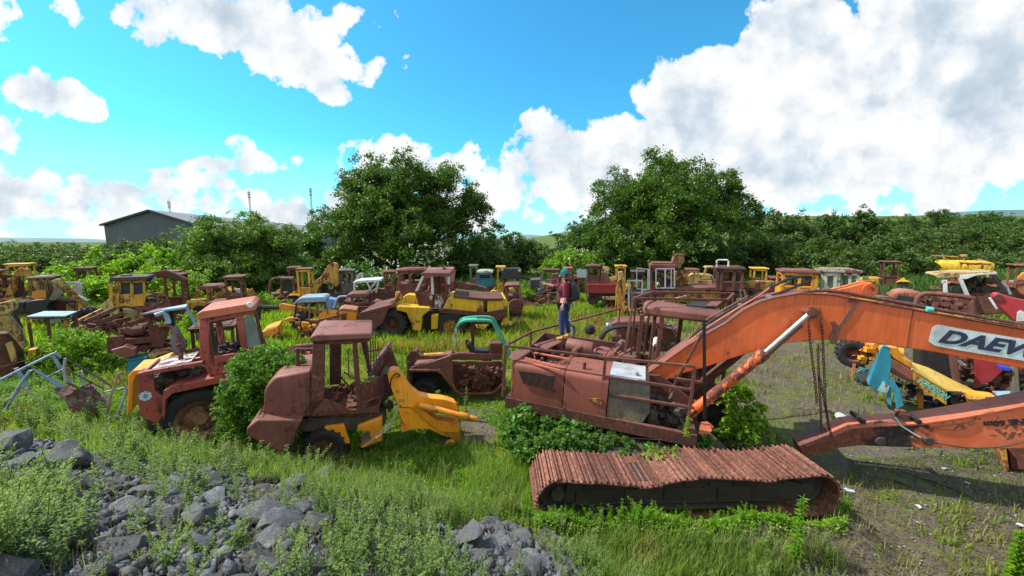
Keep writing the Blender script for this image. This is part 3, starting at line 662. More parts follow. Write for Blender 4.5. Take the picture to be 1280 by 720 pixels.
# ================================================================ the big orange excavator
def hero():
    A = G(632, 510, 0.95); B = G(870, 560, 0.75); d = B - A
    head = math.degrees(math.atan2(d.y, d.x)); Ln = d.length; pit = math.degrees(math.asin(d.z / Ln))
    f = Fr(A, head=head, pitch=pit)
    t = thing('excavator', 'big rusty crawler excavator with orange lettered boom and railed deck, in the right foreground', 'excavator', f.m)
    W_ = 2.65
    # deck: perimeter channel, plates, slew ring
    m = MB()
    m.bx(-.02, Ln, 0, .10, 0, .22); m.bx(-.02, Ln, W_ - .1, W_, 0, .22); m.bx(-.02, .08, .1, W_ - .1, 0, .22); m.bx(Ln - .1, Ln, .1, W_ - .1, 0, .22)
    m.bx(.08, Ln - .1, .1, W_ - .1, .03, .07)
    for x in (.9, 1.5, 2.2): m.bx(x, x + .08, .1, W_ - .1, .07, .18)
    m.make('deck_frame', RUSTD, t, bevel=.008)
    m = MB(); m.lathe([(0, -.42), (.62, -.42), (.62, -.1), (.72, -.1), (.72, .02), (0, .02)], (1.35, 1.5, 0), axis='z', n=36); m.make('slew_ring', DARKM, t, smooth=True)
    # engine housing: side panels traced, wrapped round with a rolled top edge
    def side(x0, x1, name, mat, ztop=.97, roll=.12, depth=.45, y=-.0, bottom=.225):
        prof = [(y + .015, bottom), (y + .015, ztop - roll)] + [(y + .015 + roll - roll * math.cos(a), ztop - roll + roll * math.sin(a)) for a in [R(20), R(40), R(60), R(80)]] + [(y + roll + .02, ztop), (depth, ztop)]
        inn = [(yy + .02, zz - (.02 if zz > ztop - .03 else 0.0)) for yy, zz in prof]
        inn = [(max(yy, prof[0][0] + .02), min(zz, ztop - .02)) for yy, zz in inn]
        m = MB(); vs = []; fs = []; n = len(prof)
        for x in (x0, x1):
            for yy, zz in prof: vs.append((x, yy, zz))
            for yy, zz in inn: vs.append((x, yy, zz))
        for i in range(n - 1):
            fs.append((i, i + 1, 2 * n + i + 1, 2 * n + i)); fs.append((n + i, 3 * n + i, 3 * n + i + 1, n + i + 1))
            fs.append((i, n + i, n + i + 1, i + 1)); fs.append((2 * n + i, 2 * n + i + 1, 3 * n + i + 1, 3 * n + i))
        fs.append((0, 2 * n, 3 * n, n)); fs.append((n - 1, 2 * n - 1, 4 * n - 1, 3 * n - 1))
        m.add(vs, fs); return m.make(name, mat, t, smooth=True)
    xl = f.xz(641, 480)[0]; xm = f.xz(704, 490)[0]; xr = f.xz(760, 500)[0]
    zt = f.xz(704, 463)[1]; zt = max(.85, min(1.15, zt))
    HSD = painted('dusty_red_housing', (.25, .068, .042), .28, .65, .55, .55, rustcols=((.06, .025, .02), (.17, .05, .035), (.34, .12, .05)), isl=.1)
    p1 = side(xl, xm - .008, 'side_door', HSD, zt, depth=.30)
    side(xm + .008, xr - .02, 'side_panel', HSD, zt, depth=.95)
    # triangular louvres in the door
    lv = MB(); 
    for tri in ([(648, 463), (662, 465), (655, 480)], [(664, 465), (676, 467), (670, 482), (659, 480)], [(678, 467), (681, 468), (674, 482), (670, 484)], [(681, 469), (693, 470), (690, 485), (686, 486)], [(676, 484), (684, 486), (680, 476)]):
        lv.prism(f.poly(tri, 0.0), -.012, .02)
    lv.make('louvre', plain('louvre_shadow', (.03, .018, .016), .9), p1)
    hd = MB(); q = f.at(692, 488, 0); hd.box((q.x, -.0, q.z), (.05, .04, .05)); hd.make('handle', STEEL, p1, bevel=.005)
    # curved rear-left corner shell and orange inner strip
    m = MB(); vs = []; fs = []
    nA = 9
    for k in range(nA):
        a = R(90 * k / (nA - 1)); x = xl - .02 - .10 * math.sin(a) + .0; y = .03 + .55 * (1 - math.cos(a))
        top = zt - .02 + .02 * math.sin(a)
        vs += [(x, y, .225), (x, y, top), (x + .03, y + .02, top), (x + .03, y + .02, .225)]
    for k in range(nA - 1):
        for q in range(4): fs.append((k * 4 + q, k * 4 + (q + 1) % 4, k * 4 + 4 + (q + 1) % 4, k * 4 + 4 + q))
    fs += [(0, 1, 2, 3), tuple(4 * (nA - 1) + q for q in (3, 2, 1, 0))]
    m.add(vs, fs); m.make('corner_shell', painted('orange_strip', (.42, .13, .03), .5, .5, 1.0), t, smooth=True)
    # top plates of the housing
    m = MB()
    tp = [f.atz(a, b, zt) for a, b in ((641, 441), (668, 432), (704, 426), (706, 438), (672, 452))]
    def ztop(name, pts, mat, z, th=.03, bev=.006):
        m = MB(); m.plate([(f.atz(a, b, z)) for a, b in pts], th); return m.make(name, mat, t, bevel=bev)
    ztop('top_plate', [(667, 431), (700, 422), (706, 426), (683, 437)], RUSTP, zt + .012)
    ztop('top_plate', [(636, 447), (640, 440), (664, 436), (664, 440), (644, 452)], RUSTP, zt - .005)
    ztop('top_plate', [(734, 440), (752, 433), (768, 437), (760, 449), (733, 445)], RUSTP, zt + .012)
    ztop('top_plate', [(769, 432), (776, 424), (782, 426), (776, 440), (768, 446), (760, 447)], RUSTP, zt + .012)
    m = MB(); m.bx(.05, xr - .03, W_ - .12, W_ - .06, .22, zt - .02); m.bx(.05, .10, .6, W_ - .1, .22, zt - .02); m.bx(xr - .05, xr - .01, .1, 1.0, .22, zt - .1); m.make('housing_wall', RUSTB, t)
    # engine bay contents
    rs = np.random.default_rng(3)
    m = MB(); clutter(m, rs, .35, 1.6, .5, 2.2, .45, zt - .08, 90, .10); m.bx(.5, 1.5, .9, 1.7, .2, zt - .25); m.make('engine', RUSTD, t)
    m = MB(); clutter(m, rs, 1.5, 2.3, 1.0, 1.7, .4, zt + .05, 50, .09); m.make('pump', RUSTB, t)
    m = MB(); m.bar(f.atz(655, 447, zt), f.atz(708, 461, zt), .03); m.bar(f.atz(650, 451, zt), f.atz(700, 463, zt), .03); m.bar(f.atz(668, 441, zt), f.atz(712, 449, zt), .035); m.make('bay_rail', PINKOR, t, bevel=.004)
    # muffler drum, elbow, air cleaner, filler stub, bent pipe
    a = f.atz(709, 432, zt + .12); b = f.atz(743, 432, zt + .12)
    a = Vector((a.x, a.y, zt + .14)); b = Vector((b.x, a.y - .02, zt + .12)); ax = (b - a).normalized()
    m = MB(); m.tube([a - ax * .015, a, a + ax * .02, b - ax * .02, b, b + ax * .01], [.10, .145, .155, .155, .145, .12], 20); m.make('muffler', RUSTP, t, smooth=True)
    m = MB(); p = f.atz(731, 427, zt + .22); m.tube(smoothpath([Vector((p.x, p.y - .15, zt + .17)), Vector((p.x - .03, p.y - .28, zt + .15)), Vector((p.x - .14, p.y - .4, zt + .10)), Vector((p.x - .16, p.y - .46, zt - .05))], 4), .062, 12); m.make('exhaust_elbow', RUSTB, t, smooth=True)
    m = MB(); p = f.atz(736, 418, zt + .1); m.lathe([(0, -.08), (.11, -.08), (.13, 0), (.11, .1), (.05, .14), (0, .14)], (p.x, p.y + .2, zt + .16), axis='z', n=18); m.make('air_cleaner', STEEL, t, smooth=True)
    m = MB(); p = f.atz(730, 461, zt); m.tube([(p.x, p.y, zt - .02), (p.x, p.y, zt + .13)], .035, 14); m.make('filler_stub', RUSTD, t, smooth=True)
    m = MB(); p = f.atz(716, 418, zt); q = [Vector((p.x, p.y + .1, zt - .05)), Vector((p.x, p.y + .1, zt + .16)), Vector((p.x - .08, p.y + .1, zt + .24)), Vector((p.x - .2, p.y + .25, zt + .36))]
    m.tube(smoothpath(q, 4), .045, 12); m.make('bent_pipe', plain('grey_pipe', (.12, .12, .12), .5), t, smooth=True)
    m = MB(); curvy(f, m, [(751, 424, 1.9), (757, 415, 1.9), (766, 410, 1.9), (785, 408, 1.9), (800, 411, 1.9)], 1.9, .045); m.make('intake_hose', HOSE, t, smooth=True)
    m = MB(); m.bar(f.atz(762, 447, zt), f.atz(779, 428, zt + .1), .05, .05); m.bar(f.atz(768, 449, zt), f.atz(792, 435, zt + .15), .05, .05); m.bar(f.atz(760, 440, zt), f.atz(776, 445, zt + .02), .04); m.make('strut', RUSTP, t, bevel=.004)
    # fuel tank
    tk = [f.atz(762, 472, zt + .02), f.atz(806, 477, zt + .02), f.atz(821, 460, zt + .02), f.atz(778, 456, zt + .02)]
    x0, x1 = tk[0].x, tk[1].x; y0 = .06; y1 = max(.5, min(.9, tk[2].y)); zk = zt + .02
    m = MB(); pr = [(x0, .18), (x0, zk), (x1, zk), (x1 + .10, zk - .10), (x1 + .13, zk - .55), (x1 + .02, .18)]
    m.prism(pr, y0, y1); tank = m.make('fuel_tank', GALV, t, bevel=.012)
    m = MB(); m.plate([(x0 - .01, y0 - .012, zk + .006), (x1 + .01, y0 - .012, zk + .006), (x1 + .02, y1, zk + .006), (x0, y1, zk + .006)], .012)
    m.make('tank_top', painted('tank_top_silver', (.40, .43, .46), .12, .35, 3.0, .15), tank)
    p = f.atz(796, 470, zk); m = MB(); m.lathe([(0, 0), (.035, 0), (.035, .07), (0, .07)], (p.x, p.y, zk), axis='z', n=14); m.make('filler_cap', plain('cap_grey', (.2, .21, .22), .5), tank, smooth=True)
    m = MB(); p = f.at(752, 502, 0.0); m.prism([(p.x - .25, p.z), (p.x, p.z + .06), (p.x, p.z - .06)], -.0, .012); m.make('yellow_arrow', YELD, t)
    # debris tray forward of the tank, step plate
    m = MB(); clutter(m, rs, x1 + .1, Ln - .2, .2, 1.0, .10, .42, 70, .09); m.make('valve_block', DARKM, t)
    m = MB(); m.plate([f.atz(873, 542, .22), f.atz(888, 542, .22), f.atz(892, 533, .22), f.atz(884, 527, .22), f.atz(876, 528, .22)], .02); m.make('step_plate', PINKOR, t, bevel=.004)
    # railings (near side)
    rb = .045
    m = MB(); zr = f.xz(868, 458, 0.05)[1]
    top = [f.at(632, 432, .05), f.at(757, 447, .05), f.at(868, 458, .05)]
    m.bar(top[0], top[1], rb); m.bar(top[1], top[2], rb + .004)
    for px, pb in ((632, 510), (757, 528), (869, 558)):
        e = f.at(px, {632: 432, 757: 447, 869: 458}[px], .05); m.bar((e.x, .05, .2), (e.x, .05, e.z), rb + .006)
    m.bar(f.at(761, 471, .05), f.at(868, 488, .05), rb); m.bar(f.at(761, 493, .05), f.at(868, 510, .05), rb)
    m.make('railing', RUSTB, t, bevel=.005)
    # far rail: from rear near post round to the cab
    m = MB(); zr = zt + .36
    r0 = top[0]; r1 = f.atz(664, 415, r0.z); r2 = f.atz(775, 386, r0.z); 
    m.bar(r0, r1, rb); m.bar(r1, r2, rb); m.bar((r1.x, r1.y, .2), (r1.x, r1.y, r1.z), rb)
    for px, py in ((720, 401), (775, 386)):
        q = f.atz(px, py, r0.z)
        if px == 775: m.bar((q.x, q.y, .2), (q.x, q.y, q.z), rb)
    m.make('railing', RUSTB, t, bevel=.005)
    # black guard posts at the front right corner
    m = MB(); m.bar(f.at(880, 399, .35), f.at(881, 524, .35), .05, .05); m.make('guard_post', HOSE, t, bevel=.004)
    m = MB(); m.bar(f.at(877, 418, .40), f.at(838, 490, .40), .045, .045); m.bar(f.at(838, 472, .3), f.at(878, 478, .3), .04); m.make('guard_brace', RUSTD, t, bevel=.004)
    # cab: full height shell, rounded roof edge, hatch
    yn, yf = 1.62, 2.60
    sil = f.poly([(798, 448), (799, 420), (800, 398), (804, 388), (811, 383), (885, 386), (896, 388), (905, 394), (908, 402), (908, 470)], yn)
    xa, xb = sil[0][0], sil[-1][0]; zr_ = sil[4][1]; zh = f.xz(830, 397, yn)[1]
    r = .14
    roof = MB()
    prof = [(xa + 0, zh)] + [(xa + r - r * math.cos(a), zr_ - r + r * math.sin(a)) for a in (0, R(22), R(45), R(67), R(90))] + [(xb - r - .1 + (r + .1) * math.sin(a), zr_ - r - .02 + r * math.cos(a)) for a in (0, R(25), R(50), R(75), R(90))] + [(xb, zh - .02)]
    roof.prism(prof, yn, yf)
    rf = roof.make('cab_roof', RUSTP, t, bevel=.05, smooth=True)
    m = MB(); hx = [f.atz(857, 382, zr_), f.atz(882, 384, zr_), f.atz(889, 378, zr_), f.atz(868, 377, zr_)]
    m.plate([Vector((p.x, p.y, zr_ + .004)) for p in hx], .012); m.make('hatch_hole', STEEL, rf)
    m = MB(); hx = [f.atz(882, 384, zr_), f.atz(895, 385, zr_), f.atz(903, 378, zr_), f.atz(890, 377, zr_)]
    m.plate([Vector((p.x, p.y, zr_ + .02)) for p in hx], .03); m.make('hatch_lid', RUSTP, rf, bevel=.005)
    m = MB()
    for px in (800, 825): x = f.xz(px, 420, yn)[0]; m.bx(x - .045, x + .045, yn, yn + .07, .2, zh + .01)
    for px in (817, 850): x = f.xz(px, 410, yf - .05)[0]; m.bx(x - .04, x + .04, yf - .08, yf, .2, zh + .01)
    m.bx(xb - .07, xb - .01, yn + .02, yn + .08, .2, zh); m.bx(xb - .07, xb - .01, yf - .08, yf - .02, .2, zh)
    m.bx(xa + .02, xb - .02, yn + .005, yn + .04, .22, .62); m.bx(xa + .02, xb - .02, yf - .04, yf - .005, .22, .75); m.bx(xa + .01, xa + .05, yn + .04, yf - .04, .22, .8)
    m.make('cab_frame', RUSTB, t, bevel=.01)
    m = MB(); m.bx(xa + .35, xa + .8, yn + .3, yn + .75, .45, .6); m.box((xa + .36, yn + .52, .85), (.12, .45, .6)); m.make('seat', RUSTD, t, bevel=.04)
    m = MB(); 
    p = f.at(820, 427, 2.2); m.lathe([(0, -.1), (.06, -.1), (.06, .06), (.03, .1), (0, .1)], p, axis='z', n=12); m.make('bottle', plain('white_plastic', (.7, .75, .8), .4), t, smooth=True)
    # roof guard frame
    m = MB(); zg = f.xz(792, 373, yn - .2)[1]
    c = [f.atz(792, 373, zg), f.atz(909, 375, zg), f.atz(917, 367, zg), f.atz(815, 365, zg)]
    for i in range(4): m.bar(c[i], c[(i + 1) % 4], .05)
    m.bar(c[0], f.at(780, 448, yn - .35), .055); m.bar(c[3], (c[3].x - .05, c[3].y, .3), .05); m.bar(c[2], (c[2].x + .05, c[2].y, 1.3), .04); m.bar(c[1], (c[1].x - .0, c[1].y, 1.55), .04)
    m.bar((c[0].x + .05, c[0].y + .0, zg - .02), (c[0].x + .07, yn + .1, .3), .04)
    m.make('roof_guard', RUSTB, t, bevel=.005)
    # ---- boom
    yb0, yb1 = 1.02, 1.46
    boomo = [(806, 485), (811, 466), (833, 451), (860, 432), (883, 418), (908, 404), (930, 388), (950, 378), (967, 373), (1000, 367), (1040, 369), (1073, 375), (1133, 386), (1200, 398), (1280, 412), (1380, 428), (1440, 437), (1452, 446), (1446, 464), (1420, 478), (1340, 470), (1280, 461), (1220, 450), (1167, 440), (1100, 430), (1050, 425), (1015, 425), (983, 429), (950, 437), (915, 448), (882, 459), (850, 468), (831, 476), (815, 492)]
    m = MB(); pb = f.poly(boomo, yb0); m.prism(pb, yb0, yb1); boom = m.make('boom', ORANGE, t, bevel=.015)
    # flange rims proud of the web, top and bottom
    m = MB()
    for i in range(len(pb)):
        a, b_ = pb[i], pb[(i + 1) % len(pb)]
        m.bar((a[0], (yb0 + yb1) / 2, a[1] + .012), (b_[0], (yb0 + yb1) / 2, b_[1] + .012), yb1 - yb0 + .05, .016) if i < 15 else None
    m.make('boom_flange', RUSTP, boom, bevel=.003)
    # pin boss and seam on the web
    m = MB(); c = f.at(1014, 391, yb0); m.lathe([(0, -.06), (.055, -.06), (.055, -.03), (.10, -.03), (.11, .01), (0, .01)], (c.x, yb0, c.z), n=24); m.make('pin_boss', RUSTP, boom, smooth=True)
    m = MB(); m.tube(f.path([(1142, 388), (1139, 400), (1136, 418), (1134, 434)], yb0), .008, 5); m.make('weld_seam', RUSTD, boom)
    # mud-and-rust bracket scar (a pipe bracket welded to the web)
    m = MB(); m.prism(f.poly([(1068, 376), (1074, 378), (1062, 397), (1052, 408), (1048, 418), (1045, 430), (1038, 430), (1036, 421), (1041, 412), (1038, 402), (1043, 401), (1047, 408), (1058, 392)], yb0), yb0 - .015, yb0 - .002); m.make('bracket', RUSTP, boom)
    # arm cylinder lug on the boom top
    m = MB(); lp = f.poly([(1008, 372), (1030, 366), (1060, 359), (1078, 354), (1088, 353), (1095, 358), (1096, 365), (1090, 371), (1082, 374), (1060, 373), (1035, 369)], 1.15)
    m.prism(lp, 1.12, 1.18); m.prism(lp, 1.30, 1.36); m.make('cylinder_lug', ORANGE, boom, bevel=.006)
    m = MB(); c = f.at(1087, 362, 1.12); m.lathe([(.045, -.03), (.10, -.03), (.10, .27), (.045, .27), (.045, -.03)], (c.x, 1.12, c.z), n=24); m.make('eye', ORANGE, boom, smooth=True)
    m = MB(); m.lathe([(0, .10), (.043, .10), (.043, .14), (0, .14)], (c.x, 1.12, c.z), n=16); m.make('pin', CHROME, boom, smooth=True)
    # hydraulic pipes running along the boom top
    def onboom(pts, y, r, mat, name, n=8):
        m = MB(); curvy(f, m, pts, y, r, n); return m.make(name, mat, t, smooth=True)
    onboom([(975, 374), (1010, 364), (1045, 364), (1080, 370), (1140, 381), (1200, 392), (1280, 406), (1400, 426)], 1.08, .030, RUSTD, 'hydraulic_pipe')
    onboom([(995, 370), (1045, 371), (1090, 376), (1160, 389), (1290, 410), (1400, 428)], 1.05, .016, YELD, 'hydraulic_pipe')
    onboom([(838, 449), (860, 433), (884, 415), (910, 400), (930, 388), (955, 377), (968, 372)], 1.12, .026, HOSE, 'hose')
    onboom([(812, 462), (850, 438), (880, 412), (905, 396), (928, 382), (950, 374), (975, 366), (1000, 356), (1012, 351), (1013, 346), (1000, 346), (985, 349), (968, 357)], 1.22, .024, HOSE, 'hose')
    onboom([(805, 468), (850, 436), (880, 408), (905, 392), (930, 377), (968, 357), (985, 348)], 1.30, .022, HOSE, 'hose')
    onboom([(860, 428), (885, 409), (915, 390), (948, 370), (962, 360)], 1.18, .018, PINKOR, 'hydraulic_pipe')
    onboom([(800, 462), (855, 428), (880, 402), (905, 387), (935, 370)], 1.36, .016, RUSTP, 'hydraulic_pipe')
    onboom([(880, 424), (900, 410), (925, 395), (940, 386)], 1.10, .020, YEL, 'hydraulic_pipe')
    m = MB(); q = f.at(961, 371, 1.1); m.box(q, (.10, .06, .05)); q = f.at(925, 382, 1.2); m.box(q, (.06, .06, .08)); m.make('hose_clamp', CHROME, t, bevel=.005)
    m = MB(); q = f.at(1161, 387, 1.05); m.lathe([(0, -.04), (.045, -.04), (.045, .04), (0, .04)], q, axis='x', n=12); m.make('tape_band', plain('turquoise_tape', (.05, .5, .45), .5), t)
    # boom cylinders
    for (y, mt, nm) in ((.84, ORANGE_R, 0), (1.62, RUSTD, 1)):
        a = f.at(868, 512, .84); c = f.at(957, 440, .84); e = f.at(1013, 391, .84); dd = (c - a).normalized()
        off = Vector((0, y - .84, 0))
        m = MB(); m.tube([a - dd * .1, a, a + dd * .02, c - dd * .22, c - dd * .2, c - dd * .02, c], [.06, .06, .088, .088, .108, .108, .07], 20)
        cy = m.make('boom_cylinder', mt, t, smooth=True)
        for ch, q in (('v', off),): cy.location = off
        m = MB(); m.tube([c, e], .042, 16); m.make('rod', CHROME, cy, smooth=True)
        m = MB(); m.tube([a - dd * .02 + Vector((0, -.02, -.12)), c - dd * .3 + Vector((0, -.02, -.12)), c - dd * .15 + Vector((0, 0, -.05))], .02, 8); m.make('feed_pipe', PINKOR if nm == 0 else RUSTD, cy, smooth=True)
    m = MB(); m.tube([f.at(1013, 391, .78), Vector((f.at(1013, 391, .84).x, 1.7, f.at(1013, 391, .84).z))], .05, 14); m.make('pin', RUSTB, t, smooth=True)
    m = MB(); q = f.xz(1013, 392, .84); m.prism(f.poly([(955, 441), (962, 446), (1005, 408), (1002, 400)], .86), .88, .93); m.make('rod_guard', RUSTP, t)
    # boom foot brackets and slew motor
    for y in (.92, 1.50):
        m = MB(); m.prism([(f.xz(800, 500, 1.0)[0] - .1, .07), (f.xz(800, 500, 1.0)[0], .8), (f.xz(815, 480, 1.0)[0] + .12, .85), (f.xz(850, 500, 1)[0] + .3, .4), (Ln + .12, .3), (Ln + .12, .07)], y, y + .06); m.make('boom_bracket', RUSTB, t, bevel=.006)
    m = MB(); clutter(m, rs, 2.3, 3.3, 1.1, 1.45, .1, .5, 24, .1); m.make('swivel', DARKM, t)
    # ---- lettering on the boom
    y = yb0 - .012
    dec = f.poly([(1163, 418), (1166, 409), (1174, 406), (1200, 411), (1280, 424), (1380, 440), (1388, 445), (1384, 458), (1376, 464), (1280, 451), (1200, 438), (1168, 432), (1161, 427)], yb0 - .004)
    m = MB(); m.prism(dec, yb0 - .008, yb0 - .002); m.make('decal_plate', DECALW, boom, bevel=.0)
    p0 = f.at(1172, 428, y); p1 = f.at(1385, 464, y); ang = math.atan2(p1.z - p0.z, p1.x - p0.x); hL = f.at(1172, 428, y).z - f.at(1176, 411, y).z
    hgtL = abs(f.at(1200, 416, y).z - f.at(1199, 434, y).z)
    wL = (p1 - p0).length
    Mx = Matrix.Translation(p0) @ Matrix.Rotation(-ang, 4, 'Y') @ Matrix.Rotation(R(90), 4, 'X')
    tm = text_mesh('lettering', 'DAEWOO', TEXTD, boom, 1.0, Mx, shear=.32, offset=.045, ext=.002)
    xs = [v.co.x for v in tm.data.vertices]; ys = [v.co.y for v in tm.data.vertices]; sx = wL * 0.95 / (max(xs) - min(xs)); sy = hgtL * 1.0 / (max(ys) - min(ys))
    for v in tm.data.vertices: v.co.x = (v.co.x - min(xs)) * sx; v.co.y = (v.co.y - min(ys)) * sy
    # ---- stick folded back under the boom
    ys0, ys1 = 1.04, 1.42
    so_ = [(1000, 560), (1007, 557), (1040, 546), (1063, 536), (1100, 533), (1153, 531), (1200, 524), (1240, 517), (1280, 509), (1350, 497), (1420, 482), (1450, 470), (1470, 490), (1460, 520), (1400, 545), (1340, 560), (1280, 561), (1200, 561), (1120, 559), (1075, 557), (1050, 560), (1018, 570), (1003, 571)]
    m = MB(); ps = f.poly(so_, ys0); m.prism(ps, ys0, ys1)
    mm, nt, b = new_mat('stick_paint_and_burn'); v = objcoord(nt, False); sp = nt.nodes.new('ShaderNodeSeparateXYZ'); L(nt, v, sp.inputs[0])
    xs0 = f.xz(1155, 540, ys0)[0]; n1 = noise_(nt, v, 3.0, 6); n2 = noise_(nt, v, 18, 5)
    e = mth(nt, 'ADD', sp.outputs['X'], mth(nt, 'MULTIPLY', mth(nt, 'SUBTRACT', n1, .5), .9)); e2 = mth(nt, 'SUBTRACT', e, xs0)
    burnt = ramp(nt, n2, [(.4, (.014, .013, .015)), (.6, (.03, .022, .02)), (.72, (.30, .08, .04))])
    rustc = ramp(nt, n2, [(.35, (.09, .03, .018)), (.65, (.22, .07, .04))])
    pnk = ramp(nt, n1, [(.3, (.66, .13, .04)), (.7, (.72, .21, .10))]); pnk = mixc(nt, ramp(nt, mth(nt, 'ADD', mth(nt, 'MULTIPLY', n2, .5), mth(nt, 'MULTIPLY', n1, .5)), [(.56, 0.0), (.6, 1.0)]), pnk, rustc)
    mr = nt.nodes.new('ShaderNodeMapRange'); mr.inputs['From Min'].default_value = -.03; mr.inputs['From Max'].default_value = .03; L(nt, e2, mr.inputs['Value'])
    mr2 = nt.nodes.new('ShaderNodeMapRange'); mr2.inputs['From Min'].default_value = -.75; mr2.inputs['From Max'].default_value = -.60; L(nt, e2, mr2.inputs['Value'])
    c = mixc(nt, mr.outputs[0], mixc(nt, mr2.outputs[0], rustc, burnt), pnk)
    L(nt, c, b.inputs['Base Color']); b.inputs['Roughness'].default_value = .6
    bp = nt.nodes.new('ShaderNodeBump'); bp.inputs['Strength'].default_value = .4; bp.inputs['Distance'].default_value = .02; L(nt, n1, bp.inputs['Height']); L(nt, bp.outputs[0], b.inputs['Normal'])
    st = m.make('stick', mm, t, bevel=.015)
    m = MB()
    for i in range(2, 9):
        a, b_ = ps[i] if True else 0, ps[i + 1]; 
        if i in (2, 3, 4, 5, 6, 7, 8): m.bar((a[0], (ys0 + ys1) / 2, a[1] + .02), (b_[0], (ys0 + ys1) / 2, b_[1] + .02), ys1 - ys0 + .04, .03)
    m.make('stick_top', PINKOR, st, bevel=.004)
    m = MB()
    for px in (1078, 1147): m = MB(); q = f.at(px, 528, ys0); m.box((q.x, 1.2, q.z + .02), (.06, .40, .07)); m.make('clamp_band', STEEL, st, bevel=.006)
    for px in (1100, 1160):
        m = MB(); q = f.at(px, 551, ys0); m.lathe([(0, -.035), (.06, -.035), (.075, -.02), (.075, .01), (0, .01)], (q.x, ys0, q.z), n=20); m.make('pin_boss', DARKM, st, smooth=True)
    m = MB(); q = f.at(1128, 519, ys0 + .1); m.box(q, (.14, .12, .10)); m.box(q + Vector((-.05, 0, .07)), (.14, .10, .05)); m.make('lamp_housing', RUSTP, st, bevel=.01)
    m = MB(); m.tube(f.path([(1119, 522), (1126, 532), (1140, 541), (1150, 547)], ys0 - .02), .014, 8); m.make('grease_pipe', plain('pale_blue_pipe', (.35, .5, .55), .4), st, smooth=True)
    m = MB(); curvy(f, m, [(1148, 547), (1165, 552), (1190, 557), (1220, 560), (1260, 557), (1300, 546)], ys0 - .02, .011); m.make('grease_hose', DARKM, st, smooth=True)
    m = MB(); curvy(f, m, [(1165, 534), (1190, 531), (1215, 527), (1222, 520), (1238, 515), (1258, 514), (1280, 508)], ys0 - .012, .006)
    curvy(f, m, [(1170, 536), (1200, 537), (1220, 528)], ys0 - .012, .005); m.make('loose_wire', RUSTD, st, smooth=True)
    p0 = f.at(1322, 522, ys0 - .006); p1 = f.at(1230, 535, ys0 - .006); 
    p0 = f.at(1305, 521, ys0 - .006); p1 = f.at(1229, 527, ys0 - .006)
    ang = math.atan2(p1.z - p0.z, p1.x - p0.x); hh = abs(f.at(1250, 524, ys0).z - f.at(1250, 532, ys0).z)
    tm = text_mesh('lettering', 'ZONE 60m', TEXTK, st, 1.0, Matrix.Translation(p0) @ Matrix.Rotation(-ang, 4, 'Y') @ Matrix.Rotation(R(90), 4, 'X'), offset=.05, ext=.002)
    xs = [v.co.x for v in tm.data.vertices]; ysv = [v.co.y for v in tm.data.vertices]; wL = (p1 - p0).length; sx = wL / (max(xs) - min(xs)); sy = hh / (max(ysv) - min(ysv))
    for v in tm.data.vertices: v.co.x = (v.co.x - min(xs)) * sx; v.co.y = (v.co.y - min(ysv)) * sy
    # ---- undercarriage (in its own heading)
    tr = Fr(G(690, 603, 0.80), head=2.0)
    rel = f.i @ tr.m
    def track(yo, first):
        Lt = 4.05; R_ = .31; w = .80
        # path of the shoes: stadium, sagging upper run, sunk in the soil below
        pts = []
        n = 46
        zc = -.31
        top = [(x, 1.6 * (-.03 * math.sin(math.pi * (x) / Lt) - .05 * math.exp(-((x - 1.35) / .45) ** 2) + .035 * math.exp(-((x - 2.2) / .5) ** 2) - .02 * math.exp(-((x - 3.1) / .4) ** 2))) for x in np.linspace(0.1, Lt - .1, 24)]
        right = [(Lt - .1 + R_ * math.sin(a), zc + R_ * math.cos(a)) for a in np.linspace(.2, math.pi - .1, 9)]
        bot = [(x, zc - R_) for x in np.linspace(Lt - .1, .1, 22)]
        left = [(.1 - R_ * math.sin(a), zc - R_ * math.cos(a)) for a in np.linspace(.2, math.pi - .1, 9)]
        P = top + right + bot + left
        m = MB(); nP = len(P)
        for i in range(nP):
            a = Vector((P[i][0], 0, P[i][1])); b_ = Vector((P[(i + 1) % nP][0], 0, P[(i + 1) % nP][1])); dd = (b_ - a)
            if dd.length < .02: continue
            dn = dd.normalized(); nn = Vector((-dn.z, 0, dn.x)); c = (a + b_) / 2 + nn * random.uniform(-.008, .008)
            tw = random.uniform(-.025, .025); dn = (dn + Vector((0, tw, 0))).normalized()
            rot = Matrix((dn, Vector((0, 1, 0)), nn)).transposed(); jx = random.uniform(-.012, .012)
            m.box(c + Vector((0, w / 2 + jx, 0)), (dd.length * .97, w, .016), rot)
            for g, hh in ((-.40, .046), (.08, .030)):
                m.box(c + dn * dd.length * g + nn * (.010 + hh * .4) + Vector((0, w / 2 + jx, 0)), (.020, w, hh), rot)
        tb = m.make('track_belt' if first else 'track_belt', TRK, t, mat4=rel @ Matrix.Translation((0, yo, 0)))
        m = MB()
        m.prism([(.25, -.14), (.9, -.11), (2.4, -.09), (3.4, -.12), (3.8, -.22), (3.8, -.42), (3.3, -.50), (.6, -.50), (.2, -.42)], .14, .62)
        m.prism([(.55, -.52), (3.3, -.52), (3.3, -.48), (.55, -.48)], .05, .14)
        m.bx(.55, 3.3, .13, .15, -.49, -.42)
        m.make('track_frame', TFR, t, bevel=.01, mat4=rel @ Matrix.Translation((0, yo, 0)))
        m = MB()
        for i in range(nP):
            a = Vector((P[i][0], 0, P[i][1])); b_ = Vector((P[(i + 1) % nP][0], 0, P[(i + 1) % nP][1])); dd = (b_ - a)
            if dd.length < .02: continue
            dn = dd.normalized(); nn = Vector((-dn.z, 0, dn.x)); c = (a + b_) / 2 - nn * .055; rot = Matrix((dn, Vector((0, 1, 0)), nn)).transposed()
            m.box(c + Vector((0, .26, 0)), (dd.length * 1.02, .045, .085), rot)
